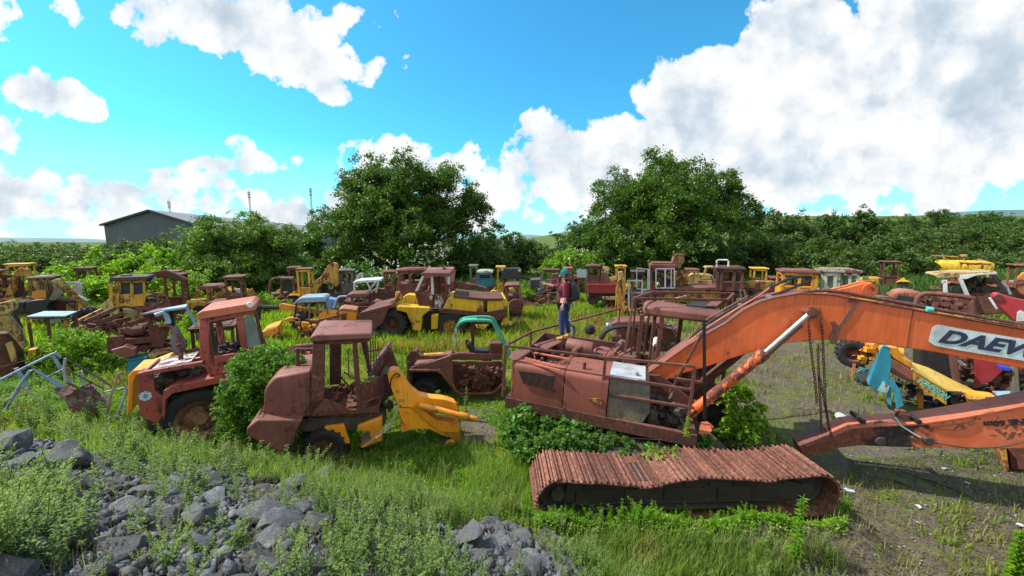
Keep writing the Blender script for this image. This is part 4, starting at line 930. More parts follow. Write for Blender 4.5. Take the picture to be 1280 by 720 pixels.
        m.make('track_chain', DARKM, t, bevel=.006, mat4=rel @ Matrix.Translation((0, yo, 0)))
        m = MB()
        for x, w_ in ((.65, .55), (1.35, .5), (2.0, .62), (2.75, .5)): m.box((x, .13, -.33), (w_, .02, .22))
        for x in np.linspace(.5, 3.5, 9): m.lathe([(0, -.02), (.022, -.02), (.022, .02), (0, .02)], (x, .13, -.17), n=8)
        m.bx(.4, 3.5, .11, .15, -.46, -.43); m.make('frame_plate', TFR, t, bevel=.006, mat4=rel @ Matrix.Translation((0, yo, 0)))
        for x, nm in ((.12, 'idler'), (Lt - .15, 'sprocket')):
            m = MB(); m.lathe([(0, -.05), (.10, -.05), (.12, .02), (.22, .04), (.25, 0), (.27, .0), (.27, .12), (.1, .16), (0, .16)], (x, .22, -.32), n=28); m.make(nm, DARKM, t, smooth=True, mat4=rel @ Matrix.Translation((0, yo, 0)))
        for k in range(6):
            m = MB(); m.lathe([(0, -.03), (.06, -.03), (.11, .0), (.11, .12), (0, .12)], (.75 + k * .48, .2, -.54), n=16); m.make('track_roller', DARKM, t, smooth=True, mat4=rel @ Matrix.Translation((0, yo, 0)))
    TRK = painted('track_steel', (.15, .07, .05), .75, .6, 2.2, .6, rustcols=((.04, .024, .02), (.19, .07, .045), (.40, .24, .18)), isl=.9)
    TFR = painted('oily_track_frame', (.028, .022, .018), .35, .7, 1.5, .6, rustcols=((.015, .012, .01), (.045, .028, .02), (.11, .075, .055)))
    track(0.0, True); track(2.5, False)
    m = MB(); m.prism([(.9, -.15), (3.2, -.15), (3.2, -.45), (.9, -.45)], .7, 2.7); m.lathe([(0, -.2), (.7, -.2), (.7, .12), (0, .12)], (1.7, 2.2, 0), axis='z', n=30); m.make('car_body', DARKM, t, mat4=rel)
    # chains hanging from the boom
    def chain(pts, y, lab):
        P = [f.m @ p for p in smoothpath(f.path(pts, y), 6)]; o = P[0]
        m = MB(); Ltot = 0; step = .055; i = 0; pos = []
        acc = 0; pos.append(P[0])
        for a, b_ in zip(P[:-1], P[1:]):
            seg = (b_ - a).length; 
            while acc + seg >= step: 
                r_ = (step - acc); a = a + (b_ - a).normalized() * r_; seg -= r_; acc = 0; pos.append(a.copy())
            acc += seg
        for k in range(len(pos) - 1):
            a, b_ = pos[k] - o, pos[k + 1] - o; dd = (b_ - a).normalized(); sd = dd.cross(Vector((0, 1, 0)) if k % 2 else Vector((1, 0, 0))).normalized() * .016
            e = dd * .012
            m.tube([a - e, a + sd, b_ + sd, b_ + e, b_ - sd, a - sd, a - e], .0065, 5)
        ob = m.make('chain', painted('chain_rust', (.06, .04, .03), .8, .7, 4), mat4=Matrix.Translation(o)); props(ob, lab, 'chain', 'chains hanging from the orange boom')
    chain([(1010, 393), (1013, 430), (1018, 470), (1021, 503), (1019, 508)], .93, 'left rusty chain hanging from the orange boom, ending in the air')
    chain([(1025, 385), (1028, 420), (1030, 460), (1032, 505), (1037, 535), (1040, 545)], .97, 'right rusty chain hanging from the orange boom down to the stick')
    chain([(1022, 430), (1024, 480), (1026, 515), (1027, 545)], 1.0, 'middle rusty chain hanging from the orange boom beside the right one')
    chain([(1024, 470), (1031, 505), (1037, 540)], .99, 'short slanting rusty chain between the longer boom chains')
    return f, zt
HF, HZT = hero()
# ================================================================ shared machine pieces
def scale_at(f, px, py, y): 
    p = f.m @ f.at(px, py, y); return (p.y * CP - (p.z - CAMZ) * SP) / FPX
def wheel(t, f, px, py, rpx, y, w, tyre=None, rim=None, rimr=.55, lugs=True, flat=False):
    c = f.at(px, py, y); r = rpx * scale_at(f, px, py, y); tyre = tyre or RUBBER; rim = rim or RUSTB
    h = thing('wheel', None, None); h.parent = t; h.location = c
    m = MB(); m.lathe([(r * rimr, 0), (r * .72, -.02), (r * .9, -.01), (r * .97, w * .14), (r, w * .3), (r, w * .7), (r * .97, w * .86), (r * .9, w), (r * .7, w), (r * rimr, w)], (0, 0, 0), n=30)
    if lugs:
        n = 18
        for k in range(n):
            for s in (0, 1):
                a = 2 * math.pi * (k + .5 * s) / n; rot = Matrix.Rotation(-a, 3, 'Y') @ Matrix.Rotation(R(24 if s else -24), 3, 'X')
                m.box((math.cos(a) * r * .995, w * (.26 if s == 0 else .74), math.sin(a) * r * .995), (r * .09, w * .5, r * .10), rot)
    ty = m.make('tyre', tyre, h, smooth=True)
    m = MB(); m.lathe([(0, w * .16), (r * .16, w * .14), (r * .18, w * .22), (r * .42, w * .30), (r * .5, w * .1), (r * rimr * 1.04, w * .0), (r * rimr * 1.04, w), (0, w)], (0, 0, 0), n=26)
    for k in range(6): a = k * math.pi / 3; m.lathe([(0, w * .10), (r * .03, w * .10), (r * .03, w * .3)], (math.cos(a) * r * .27, 0, math.sin(a) * r * .27), n=6)
    m.make('rim', rim, h, smooth=True)
    return h
def cab(t, f, x0, x1, top, sill, bot, y0, y1, mat, roofmat=None, mids=(), pw=.07, ov=.06, glass=None, lower=True, rth=.07, name='cab_frame', farlower=True, lean=0.0):
    X0, Z1 = f.xz(x0, top, y0); X1, _ = f.xz(x1, top, y0); Zs = f.xz((x0 + x1) / 2, sill, y0)[1]; Zb = f.xz((x0 + x1) / 2, bot, y0)[1]
    m = MB()
    xs = [X0 + pw / 2, X1 - pw / 2] + [f.xz(q, top, y0)[0] for q in mids]
    for x in xs:
        dx = lean * (Z1 - Zb)
        for yy in (y0 + pw / 2, y1 - pw / 2): m.bar((x - dx, yy, Zb), (x, yy, Z1 - rth), pw, pw)
    for yy in (y0 + pw / 2, y1 - pw / 2): m.bar((X0, yy, Z1 - rth - pw / 2), (X1, yy, Z1 - rth - pw / 2), pw, pw); m.bar((X0, yy, Zs), (X1, yy, Zs), pw * .8, pw * .8)
    for x in xs[:2]: m.bar((x, y0, Z1 - rth - pw / 2), (x, y1, Z1 - rth - pw / 2), pw, pw); m.bar((x, y0, Zs), (x, y1, Zs), pw * .8, pw * .8)
    m.make(name, mat, t, bevel=pw * .12)
    m = MB(); m.bx(X0 - ov, X1 + ov, y0 - ov, y1 + ov, Z1 - rth, Z1); m.bx(X0 + .1, X1 - .1, y0 + .1, y1 - .1, Z1, Z1 + rth * .4); m.make('roof', roofmat or mat, t, bevel=min(.05, rth * .4), smooth=True)
    if lower:
        m = MB(); q = pw * .35; m.bx(X0 + pw, X1 - pw, y0 + q, y0 + q + .03, Zb, Zs); 
        if farlower: m.bx(X0 + pw, X1 - pw, y1 - q - .03, y1 - q, Zb, Zs)
        m.bx(X0 + q, X0 + q + .03, y0 + pw, y1 - pw, Zb, Zs); m.make('lower_panel', mat, t)
    if glass:
        xx = sorted(xs)
        for a, b in zip(xx[:-1], xx[1:]):
            m = MB(); m.bx(a + pw / 2, b - pw / 2, y0 + pw * .45, y0 + pw * .45 + .012, Zs + pw * .4, Z1 - rth - pw); m.make('window', glass, t)
    return X0, X1, Zb, Zs, Z1
def pr(t, f, name, mat, poly, y0, y1, bevel=.012, parent=None, smooth=False):
    m = MB(); m.prism(f.poly(poly, y0), y0, y1); return m.make(name, mat, parent or t, bevel=bevel, smooth=smooth)
def tb(t, f, name, mat, pts, y, r, n=8, k=0, parent=None):
    m = MB(); p = f.path(pts, y); m.tube(smoothpath(p, k) if k else p, r, n); return m.make(name, mat, parent or t, smooth=True)
SEPARATE = {'leg', 'post', 'cab_post', 'canopy_post', 'foot', 'lamp', 'support', 'pillar', 'roof_leg', 'lever', 'roof_bar', 'beam', 'arm', 'front_post', 'rear_post', 'wiper_post', 'hinge', 'guard_bars', 'bucket_teeth'}
def br(t, f, name, mat, segs, y, w, parent=None, bevel=.004):
    if name in SEPARATE and len(segs) > 1:
        for s in segs: o = br(t, f, name, mat, [s], y, w, parent, bevel)
        return o
    m = MB()
    for a, b in segs: m.bar(f.at(a[0], a[1], a[2] if len(a) > 2 else y), f.at(b[0], b[1], b[2] if len(b) > 2 else y), w)
    return m.make(name, mat, parent or t, bevel=bevel)
def junk(t, f, px0, px1, py0, py1, y0, y1, n, s, mat, seed, name='engine'):
    a = f.at(px0, py1, y0); b = f.at(px1, py0, y0); m = MB(); clutter(m, np.random.default_rng(seed), a.x, b.x, y0, y1, a.z, b.z, n, s); return m.make(name, mat, t)

# ================================================================ red tractor at the left
def red_tractor():
    f = FA(250, 552, 4)
    t = thing('loader_tractor', 'faded red wheeled loader tractor with tilted cab, half hidden by the elder bush', 'tractor', f.m)
    wheel(t, f, 250, 526, 42, -.05, .5, rim=painted('brown_rim', (.34, .17, .10), .4, .6, 3), rimr=.60)
    wheel(t, f, 252, 522, 40, 1.5, .45)
    # wheel arch
    m = MB(); p = f.poly([(204, 489), (214, 483), (277, 471), (286, 478), (287, 492), (280, 478), (216, 492), (207, 500), (206, 525), (202, 524)], -.12); m.prism(p, -.12, .55); m.make('fender', REDP, t, bevel=.012)
    pr(t, f, 'fender_liner', painted('brown_liner', (.16, .05, .02), .6, .6), [(207, 496), (281, 480), (287, 500), (284, 535), (206, 535)], .5, .56)
    pr(t, f, 'front_panel', REDP, [(171, 470), (190, 466), (194, 490), (206, 497), (206, 521), (196, 530), (174, 520)], -.05, .03)
    pr(t, f, 'front_panel', REDP, [(171, 470), (176, 469), (178, 521), (174, 520)], .03, 1.3)
    pr(t, f, 'hood_rail', REDP, [(171, 467), (188, 463), (253, 452), (254, 457), (190, 468), (171, 472)], -.06, .06)
    pr(t, f, 'hood_rail', PINKOR, [(175, 462), (190, 458), (250, 447), (250, 451), (190, 463)], 1.0, 1.12)
    d = pr(t, f, 'hood_top', painted('flaked_white', (.5, .5, .52), .5, .5, 3), [(190, 461), (238, 452), (238, 454.5), (190, 464)], .1, .95, bevel=0)
    junk(t, f, 190, 256, 462, 492, .1, 1.1, 90, .09, DARKM, 5); junk(t, f, 192, 250, 470, 500, .2, 1.1, 30, .10, RUSTD, 6)
    pr(t, f, 'chassis', DARKM, [(180, 498), (285, 485), (320, 500), (325, 530), (185, 540)], .6, 1.2)
    # white paper-torn badge on the front corner
    m = MB(); c = f.at(182, 495, -.05)
    for k in range(4): m.box((c.x, -.058, c.z), (.19, .006, .05), Matrix.Rotation(R(45 * k + 12), 3, 'Y'))
    m.make('badge', plain('badge_blue_white', (.50, .66, .86), .5, var=.3), t)
    # cab
    y0, y1 = .05, 1.25
    pr(t, f, 'cab_roof', PINKOR, [(246, 392), (252, 389), (313, 379), (319, 382), (320, 388), (300, 391), (249, 400), (246, 398)], y0 - .06, y1 + .06, bevel=.02)
    pr(t, f, 'rear_post', REDP, [(249, 399), (262, 397), (261, 420), (263, 445), (271, 468), (262, 472), (250, 446)], y0, y0 + .10)
    pr(t, f, 'rear_post', REDP, [(249, 399), (258, 397), (261, 445), (266, 468), (250, 470)], y1 - .1, y1)
    pr(t, f, 'cab_header', REDP, [(255, 399), (300, 390), (318, 388), (319, 392), (300, 396), (258, 404)], y0, y0 + .06)
    pr(t, f, 'door_post', REDP, [(294, 394), (303, 392), (310, 438), (302, 440)], y0, y0 + .08)
    pr(t, f, 'door_post', REDP, [(294, 394), (300, 392), (308, 438), (302, 440)], y1 - .08, y1)
    pr(t, f, 'windscreen', GLASSD, [(303, 400), (307, 396), (316, 394), (328, 429), (310, 436)], y0 + .03, y0 + .045, bevel=0)
    pr(t, f, 'windscreen_frame', RUSTD, [(317, 390), (321, 389), (332, 432), (327, 434)], y0, y0 + .07)
    pr(t, f, 'windscreen_frame', RUSTD, [(317, 390), (320, 389), (330, 432), (327, 434)], y1 - .07, y1)
    pr(t, f, 'window_edge', STEEL, [(262, 404), (265, 402), (272, 440), (268, 444)], y0 + .02, y0 + .10)
    pr(t, f, 'window_edge', STEEL, [(264, 403), (294, 397), (294, 399), (264, 405)], y0 + .02, y0 + .10)
    pr(t, f, 'cab_side', REDP, [(267, 446), (298, 441), (318, 440), (320, 462), (290, 466), (268, 470)], y0, y0 + .06)
    pr(t, f, 'cab_side', REDP, [(267, 440), (298, 434), (318, 434), (320, 462), (268, 466)], y1 - .06, y1)
    pr(t, f, 'inner_pillar', REDP, [(269, 402), (276, 401), (283, 436), (274, 440)], y1 - .2, y1 - .05)
    junk(t, f, 270, 300, 434, 446, .3, 1.0, 30, .07, STEEL, 8, 'controls')
    m = MB(); c = f.at(313, 382, y0 - .02); m.lathe([(0, -.05), (.055, -.05), (.07, -.03), (.06, .03), (.02, .07), (0, .07)], (c.x, c.y, c.z + .02), n=18); m.make('work_lamp', plain('lamp_lens', (.6, .65, .68), .2), t, smooth=True)
    tb(t, f, 'grab_rail', RUSTD, [(263, 408, -.03), (262, 412, -.05), (266, 440, -.05), (268, 444, -.03)], 0, .012, 6)
    for px, py in ((182, 476), (184, 512), (200, 512), (253, 410), (256, 440), (262, 460), (298, 400), (306, 432), (272, 462), (290, 448)):
        m = MB(); m.lathe([(0, -.014), (.016, -.014), (.018, 0), (0, .004)], f.at(px, py, y0 if px > 240 else -.05), n=6); m.make('bolt', RUSTD, t)
    tb(t, f, 'wire', HOSE, [(275, 404, .3), (280, 416, .25), (277, 428, .3)], .3, .007, 5, 4); tb(t, f, 'exhaust', RUSTD, [(226, 456, .5), (226, 436, .5), (222, 430, .5)], .5, .045, 10)
    # lettering on the cab side
    p0 = f.at(272, 457.5, y0 - .004); p1 = f.at(292, 454, y0 - .004); ang = math.atan2(p1.z - p0.z, p1.x - p0.x)
    tm = text_mesh('lettering', 'CASE', TEXTK, t, .10, Matrix.Translation(p0) @ Matrix.Rotation(-ang, 4, 'Y') @ Matrix.Rotation(R(90), 4, 'X'), offset=.006, ext=.002, xs=1.15)
    # loader arm running right behind the elder bush
    pr(t, f, 'loader_arm', REDP, [(330, 452), (348, 440), (364, 436), (380, 440), (400, 452), (400, 470), (370, 474), (345, 470), (320, 480)], .15, .32)
    pr(t, f, 'loader_arm', REDP, [(330, 452), (348, 440), (362, 436), (380, 446), (396, 466), (360, 474), (320, 480)], 1.1, 1.25)
    tb(t, f, 'lift_cylinder', RUSTP, [(330, 446), (372, 433), (396, 431)], .4, .055, 12)
    tb(t, f, 'lift_cylinder', RUSTP, [(350, 437), (394, 437)], .2, .045, 12)
    pr(t, f, 'bonnet', CRIM, [(376, 450), (392, 436), (398, 436), (398, 470), (380, 470)], .6, 1.2)
red_tractor()
def yellow_bonnet():
    f = FA(172, 540, 10); t = thing('bonnet_shell', 'loose curved yellow bonnet shell leaning against the front of the red tractor', 'panel', f.m)
    pr(t, f, 'shell', YELB, [(160, 470), (166, 463), (180, 462), (205, 452), (208, 455), (186, 466), (170, 469), (166, 480), (166, 512), (158, 522), (160, 490)], -.1, .8, bevel=.02)
yellow_bonnet()

# ================================================================ small rust loader with the bright yellow arm
def rust_loader():
    f = FA(404, 583, 3)
    t = thing('wheel_loader', 'small rust brown wheeled loader with cab and bright yellow front arm in the centre foreground', 'loader', f.m)
    wheel(t, f, 405, 562, 25, -.02, .34, rimr=.62, rim=RUSTD); wheel(t, f, 400, 555, 24, 1.15, .34, rim=RUSTD)
    m = MB(); pts = f.poly([(329, 526), (330, 492), (332, 484), (341, 474), (346, 471), (388, 464), (389, 521)], 0); m.prism(pts, 0, 1.25); m.make('engine_hood', RUSTP, t, bevel=.035, smooth=True)
    m = MB(); c = f.at(365, 478, .15); m.box((c.x, .3, c.z + .04), (.06, .06, .07)); m.make('filler_cap', RUSTB, t, bevel=.01)
    pr(t, f, 'counterweight', RUSTP, [(308, 536), (321, 525), (378, 525), (372, 536), (366, 556), (350, 566), (308, 545)], -.25, 1.4, bevel=.03)
    m = MB(); c = f.at(326, 520, 0); m.bar(f.at(322, 524, 0), f.at(327, 513, 0), .02); m.bar(f.at(327, 513, 0), f.at(331, 516, 0), .02); m.box(f.at(326, 523, -.1), (.09, .09, .08)); m.make('hitch', RUSTD, t)
    y0, y1 = .0, 1.2
    # cab
    pr(t, f, 'cab_roof', RUSTP, [(386, 425), (388, 421), (394, 418.5), (462, 416.5), (466, 418), (465, 424), (440, 425), (390, 428)], y0 - .06, y1 + .06, bevel=.025, smooth=True)
    pr(t, f, 'rear_post', RUSTB, [(391, 427), (406, 427), (405, 500), (389, 520), (389, 470)], y0, y0 + .10)
    pr(t, f, 'rear_post', RUSTD, [(391, 427), (402, 427), (402, 500), (389, 520)], y1 - .1, y1)
    pr(t, f, 'door_post', RUSTB, [(440, 425), (446, 425), (453, 512), (446, 514)], y0, y0 + .07)
    pr(t, f, 'front_post', RUSTB, [(453, 424), (459, 424), (464, 470), (460, 471)], y1 - .08, y1)
    pr(t, f, 'front_post', RUSTB, [(450, 424), (455, 424), (466, 470), (462, 471)], y1 * .5, y1 * .5 + .06)
    pr(t, f, 'door_post', RUSTD, [(412, 426), (426, 426), (426, 480), (412, 482)], y1 - .14, y1 - .02)
    pr(t, f, 'cab_header', RUSTB, [(391, 426), (462, 423), (462, 427), (440, 430), (404, 431), (391, 431)], y0, y0 + .05)
    pr(t, f, 'cab_header', RUSTB, [(391, 426), (462, 423), (462, 427), (391, 431)], y1 - .05, y1)
    pr(t, f, 'lower_panel', RUSTB, [(389, 500), (406, 499), (410, 500), (438, 512), (452, 512), (475, 503), (474, 497), (448, 509), (440, 508), (474, 496), (475, 505), (474, 516), (388, 521)], y0, y0 + .05)
    pr(t, f, 'cab_floor', RUSTD, [(389, 512), (474, 505), (475, 520), (389, 522)], y0 + .06, y1)
    # curved corner of the cab nose
    m = MB(); c0 = f.at(452, 500, y0); pts = []
    for k in range(7):
        a = R(90 * k / 6); pts.append((c0.x + .42 * math.sin(a) - .0, y0 + .55 * (1 - math.cos(a))))
    zb = f.at(452, 512, y0).z; zt = f.at(466, 479, y0).z; vs = []; fs = []
    for x, y in pts: vs += [(x, y, zb), (x, y, zt), (x - .03, y + .03, zt), (x - .03, y + .03, zb)]
    for k in range(6):
        for q in range(4): fs.append((k * 4 + q, k * 4 + (q + 1) % 4, k * 4 + 4 + (q + 1) % 4, k * 4 + 4 + q))
    m.add(vs, fs); m.make('nose_panel', RUSTB, t)
    br(t, f, 'guard_bars', RUSTD, [((463 + 3 * k, 424 + k, .3), (464 + 4 * k, 468, .3)) for k in range(4)] + [((458, 440, .3), (478, 436, .3)), ((460, 452, .3), (480, 448, .3))], .3, .018)
    junk(t, f, 410, 450, 492, 508, .3, 1.0, 60, .06, RUSTB, 12, 'seat_remains'); junk(t, f, 455, 470, 470, 505, .2, .9, 30, .06, GALV, 13, 'controls')
    br(t, f, 'lever', RUSTD, [((425, 470, .5), (444, 492, .4)), ((430, 465, .9), (455, 480, .7)), ((420, 500, .6), (428, 478, .6))], .5, .025)
    pr(t, f, 'chassis', DARKM, [(376, 524), (478, 518), (484, 524), (478, 534), (440, 538), (376, 540)], .1, 1.1)
    # small fittings: grab rails, hinges, bolts, exhaust, dangling wires, glass remains
    tb(t, f, 'grab_rail', RUSTD, [(437, 436), (435, 440), (436, 470), (438, 474)], -.05, .012, 6); tb(t, f, 'exhaust', RUSTD, [(372, 466, .5), (372, 440, .5), (370, 436, .5)], .5, .035, 10)
    for px, py in ((448, 446), (450, 492), (397, 440), (397, 490), (340, 500), (340, 516), (380, 474), (380, 514), (335, 530), (365, 530)):
        m = MB(); m.lathe([(0, -.012), (.016, -.012), (.018, 0), (0, .004)], f.at(px, py, -.004 if px > 388 or px < 389 else 0), n=6); m.make('bolt', RUSTD, t)
    br(t, f, 'hinge', RUSTD, [((389, 486, -.01), (389, 490, -.01)), ((389, 508, -.01), (389, 512, -.01))], 0, .035)
    tb(t, f, 'wire', HOSE, [(455, 424, .1), (460, 434, .05), (457, 446, .1), (463, 456, .1)], .1, .006, 5, 4); tb(t, f, 'wire', HOSE, [(466, 416, .1), (474, 418, .0), (480, 426, .0), (486, 438, .1)], .1, .006, 5, 4)
    br(t, f, 'lamp_bracket', STEEL, [((462, 417, 0), (468, 414, 0)), ((468, 414, 0), (476, 417, 0))], 0, .02)
    tb(t, f, 'wire', HOSE, [(388, 505, -.02), (382, 516, -.05), (391, 524, -.03), (396, 518, -.02)], 0, .009, 6, 4)
    junk(t, f, 450, 490, 500, 524, .2, .9, 50, .08, DARKM, 14, 'linkage')
    # yellow chassis pieces
    pr(t, f, 'side_frame', YELB, [(406, 534), (430, 531), (434, 545), (438, 554), (428, 556), (414, 545), (404, 541)], .02, .12)
    pr(t, f, 'side_frame', YELB, [(447, 533), (478, 521), (478, 551), (455, 560), (450, 560), (464, 552), (462, 540), (446, 538)], .0, .55, bevel=.02)
    # tipped front sheet (the old bonnet)
    pr(t, f, 'bonnet_sheet', RUSTP, [(464, 466), (488, 434), (491, 437), (470, 470)], .7, 1.3)
    pr(t, f, 'bonnet_side', RUSTD, [(470, 470), (489, 434), (499, 462), (494, 492), (480, 500), (474, 495)], .85, .92)
    m = MB(); c = f.at(483, 463, .84); m.lathe([(0, -.02), (.09, -.02), (.09, .02), (0, .02)], c, n=16); m.make('side_plate', GALV, t)
    # arm
    ya = -.05
    pr(t, f, 'arm', YELB, [(485, 470), (488, 464), (494, 462), (499, 464), (504, 471), (510, 480), (517, 489), (526, 495), (540, 498), (556, 499.5), (570, 504), (573, 512), (574, 522), (566, 520), (556, 517), (538, 516), (528, 512), (518, 510), (504, 509), (497, 504), (491, 490), (487, 480)], ya, ya + .26, bevel=.008)
    pr(t, f, 'arm_back', YEL, [(485, 466), (494, 460), (501, 464), (512, 480), (526, 492), (560, 496), (573, 504), (574, 520), (530, 508), (500, 502)], ya + .34, ya + .40, bevel=.008)
    pr(t, f, 'arm_body', YELB, [(497, 511), (515, 510), (532, 516), (548, 526), (575, 530), (576, 541), (570, 547), (552, 544), (536, 536), (518, 536), (502, 541), (501, 537), (508, 531), (504, 528)], ya + .03, ya + .36, bevel=.008)
    pr(t, f, 'arm_rib', YELB, [(518, 506), (534, 516), (552, 533), (574, 536), (573, 541), (550, 540), (530, 524), (516, 510)], ya - .02, ya - .001)
    a, b_ = f.at(524, 506, ya - .08), f.at(583, 521, ya - .08); dd = (b_ - a).normalized()
    m = MB(); m.tube([a, a + dd * .02, b_ - dd * .18, b_ - dd * .16, b_], [.05, .06, .06, .075, .075], 18); cy = m.make('tilt_cylinder', YELB, t, smooth=True)
    m = MB(); m.tube([b_, b_ + dd * .08, b_ + dd * .10, b_ + dd * .22], [.04, .04, .055, .055], 14); m.make('rod_end', YEL, cy, smooth=True)
    m = MB(); c = f.at(562.5, 556, .0); m.lathe([(0, -.12), (.125, -.12), (.135, -.10), (.135, .02), (0, .02)], c, n=26); rl = m.make('roller', YEL, t, smooth=True)
    m = MB(); m.lathe([(.135, -.02), (.17, -.01), (.17, .07), (.135, .08)], c, n=26); m.make('roller_band', RUBBER, rl, smooth=True)
    pr(t, f, 'roller_bracket', YEL, [(555, 540), (574, 538), (577, 550), (571, 553), (565, 548), (556, 546)], ya + .02, ya + .3)
    pr(t, f, 'data_plate', plain('plate_white', (.6, .66, .78), .5, var=.1), [(519.5, 518), (529.5, 517.5), (530, 524), (520, 524.5)], ya + .06, ya + .078, bevel=0)
    for px, py, r_ in ((492, 470, .045), (497, 489, .035), (500, 500, .03), (567, 528, .04), (508, 515, .03)):
        m = MB(); m.lathe([(0, -.02), (r_, -.02), (r_, .01), (0, .01)], f.at(px, py, ya), n=14); m.make('pin', YEL, t, smooth=True)
    tb(t, f, 'hose', HOSE, [(488, 484), (489, 474), (495, 467), (500, 469), (496, 472)], ya - .05, .012, 6, 4)
    for k, q in enumerate(([(455, 558), (478, 541), (490, 528), (497, 512), (500, 505)], [(458, 556), (480, 536), (492, 520), (498, 506)], [(470, 548), (488, 534), (494, 532)])):
        tb(t, f, 'hose', plain('grey_hose', (.35, .37, .36), .5), q, ya - .12 - .03 * k, .009, 6, 4)
rust_loader()

# ================================================================ rusted open truck with the sea green hoop
def green_truck():
    f = FA(570, 500, -6)
    t = thing('dumper', 'rusted open site dumper with sea green roll hoop beside the excavator body', 'dumper', f.m)
    pr(t, f, 'body_side', RUSTB, [(508, 446), (514, 438), (519, 439), (525, 444), (540, 445), (572, 442), (572, 448), (545, 449), (522, 450), (512, 456), (510, 497), (508, 492)], .02, .08)
    pr(t, f, 'body_side', RUSTB, [(514, 438), (525, 443), (572, 440), (628, 441), (628, 450), (572, 450), (516, 450)], 1.3, 1.36)
    pr(t, f, 'wing', RUSTP, [(513, 459), (540, 452), (563, 444), (566, 447), (564, 452), (548, 461), (515, 463)], -.05, .5, bevel=.02)
    pr(t, f, 'wing_side', RUSTP, [(549, 461), (564, 446), (566, 452), (566, 480), (560, 476)], -.04, .0)
    tb(t, f, 'arch_tube', RUSTB, [(512, 463), (546, 463), (552, 466), (570, 490), (575, 493), (614, 492), (620, 489), (629, 480)], -.06, .045, 10)
    pr(t, f, 'bulkhead', RUSTD, [(509, 452), (513, 452), (513, 498), (509, 497)], .0, 1.3)
    pr(t, f, 'bed', RUSTB, [(566, 452), (628, 452), (628, 457), (566, 456)], .05, .1); pr(t, f, 'bed', RUSTP, [(569, 441), (628, 443), (628, 450), (569, 449)], .55, .62)
    pr(t, f, 'inner_panel', RUSTB, [(566, 455), (628, 457), (628, 490), (572, 490), (566, 480)], .6, .65)
    pr(t, f, 'well', STEEL, [(512, 462), (548, 462), (568, 490), (566, 497), (512, 497)], .5, .55, bevel=0)
    wheel(t, f, 529, 491, 17, .12, .32, rim=RUSTD); wheel(t, f, 526, 488, 16, 1.1, .3, rim=RUSTD)
    m = MB(); c = f.at(602, 472, .25); m.lathe([(0, -.2), (.20, -.18), (.30, -.05), (.32, .15), (.25, .3), (0, .3)], (c.x, .3, c.z), n=24); m.box((c.x, .35, c.z - .2), (.5, .45, .3)); m.make('gearbox', RUSTD, t, smooth=True)
    junk(t, f, 575, 628, 458, 490, .1, .6, 100, .08, RUSTD, 31); junk(t, f, 590, 625, 460, 486, .0, .2, 26, .06, RUSTB, 32, 'pipework')
    m = MB(); c = f.at(600, 460, .15); m.lathe([(.05, -.02), (.17, -.02), (.19, .03), (.12, .06)], c, n=22); m.make('bell_housing', GALV, t, smooth=True)
    # roll hoops
    def hoop(y, pts, mat, r): m = MB(); m.tube(smoothpath(f.path(pts, y), 3), r, 8); return m.make('roll_hoop', mat, t, smooth=True)
    m = MB()
    P = smoothpath(f.path([(569, 434), (569.5, 420), (570, 411), (575, 404), (584, 401), (600, 400), (612, 401), (617, 405), (625, 422), (637, 444)], .15), 2)
    for a, b_ in zip(P[:-1], P[1:]): m.bar(a, b_, .06, .10, up=(0, 1, 0))
    m.make('roll_hoop', GREEN, t, bevel=.006)
    m = MB(); P = smoothpath(f.path([(570, 412), (575, 401), (583, 397), (608, 396), (617, 399), (622, 408), (640, 446)], .75), 2)
    for a, b_ in zip(P[:-1], P[1:]): m.bar(a, b_, .06, .10, up=(0, 1, 0))
    m.make('roll_hoop', GREEN, t, bevel=.006)
    m = MB(); m.plate([f.at(574, 403, .2), f.at(596, 401.5, .2), f.at(596, 397, .75), f.at(580, 397, .75)], .02); m.make('canopy_sheet', GREEN, t)
    br(t, f, 'side_strip', WHITE, [((568, 435), (570, 412))], .1, .05)
    br(t, f, 'rear_post', RUSTD, [((591, 436, 1.1), (591, 402, 1.1)), ((591, 403, 1.1), (612, 403, 1.1)), ((586, 436, .9), (583, 424, .9))], 1.1, .09)
    m = MB()
    c = f.at(601, 438, .8); m.box((c.x, .8, c.z), (.5, .35, .1)); m.box((c.x - .3, .8, c.z + .1), (.1, .35, .3), Matrix.Rotation(R(-18), 3, 'Y')); m.make('seat', RUBBER, t, bevel=.04)
    c = f.at(620, 437, .8); m = MB(); m.box((c.x, .8, c.z), (.35, .4, .45)); m.make('console', RUSTD, t, bevel=.03)
    tb(t, f, 'roller_tube', YEL, [(530, 444, .6), (560, 442, .6)], .6, .05, 10)
green_truck()

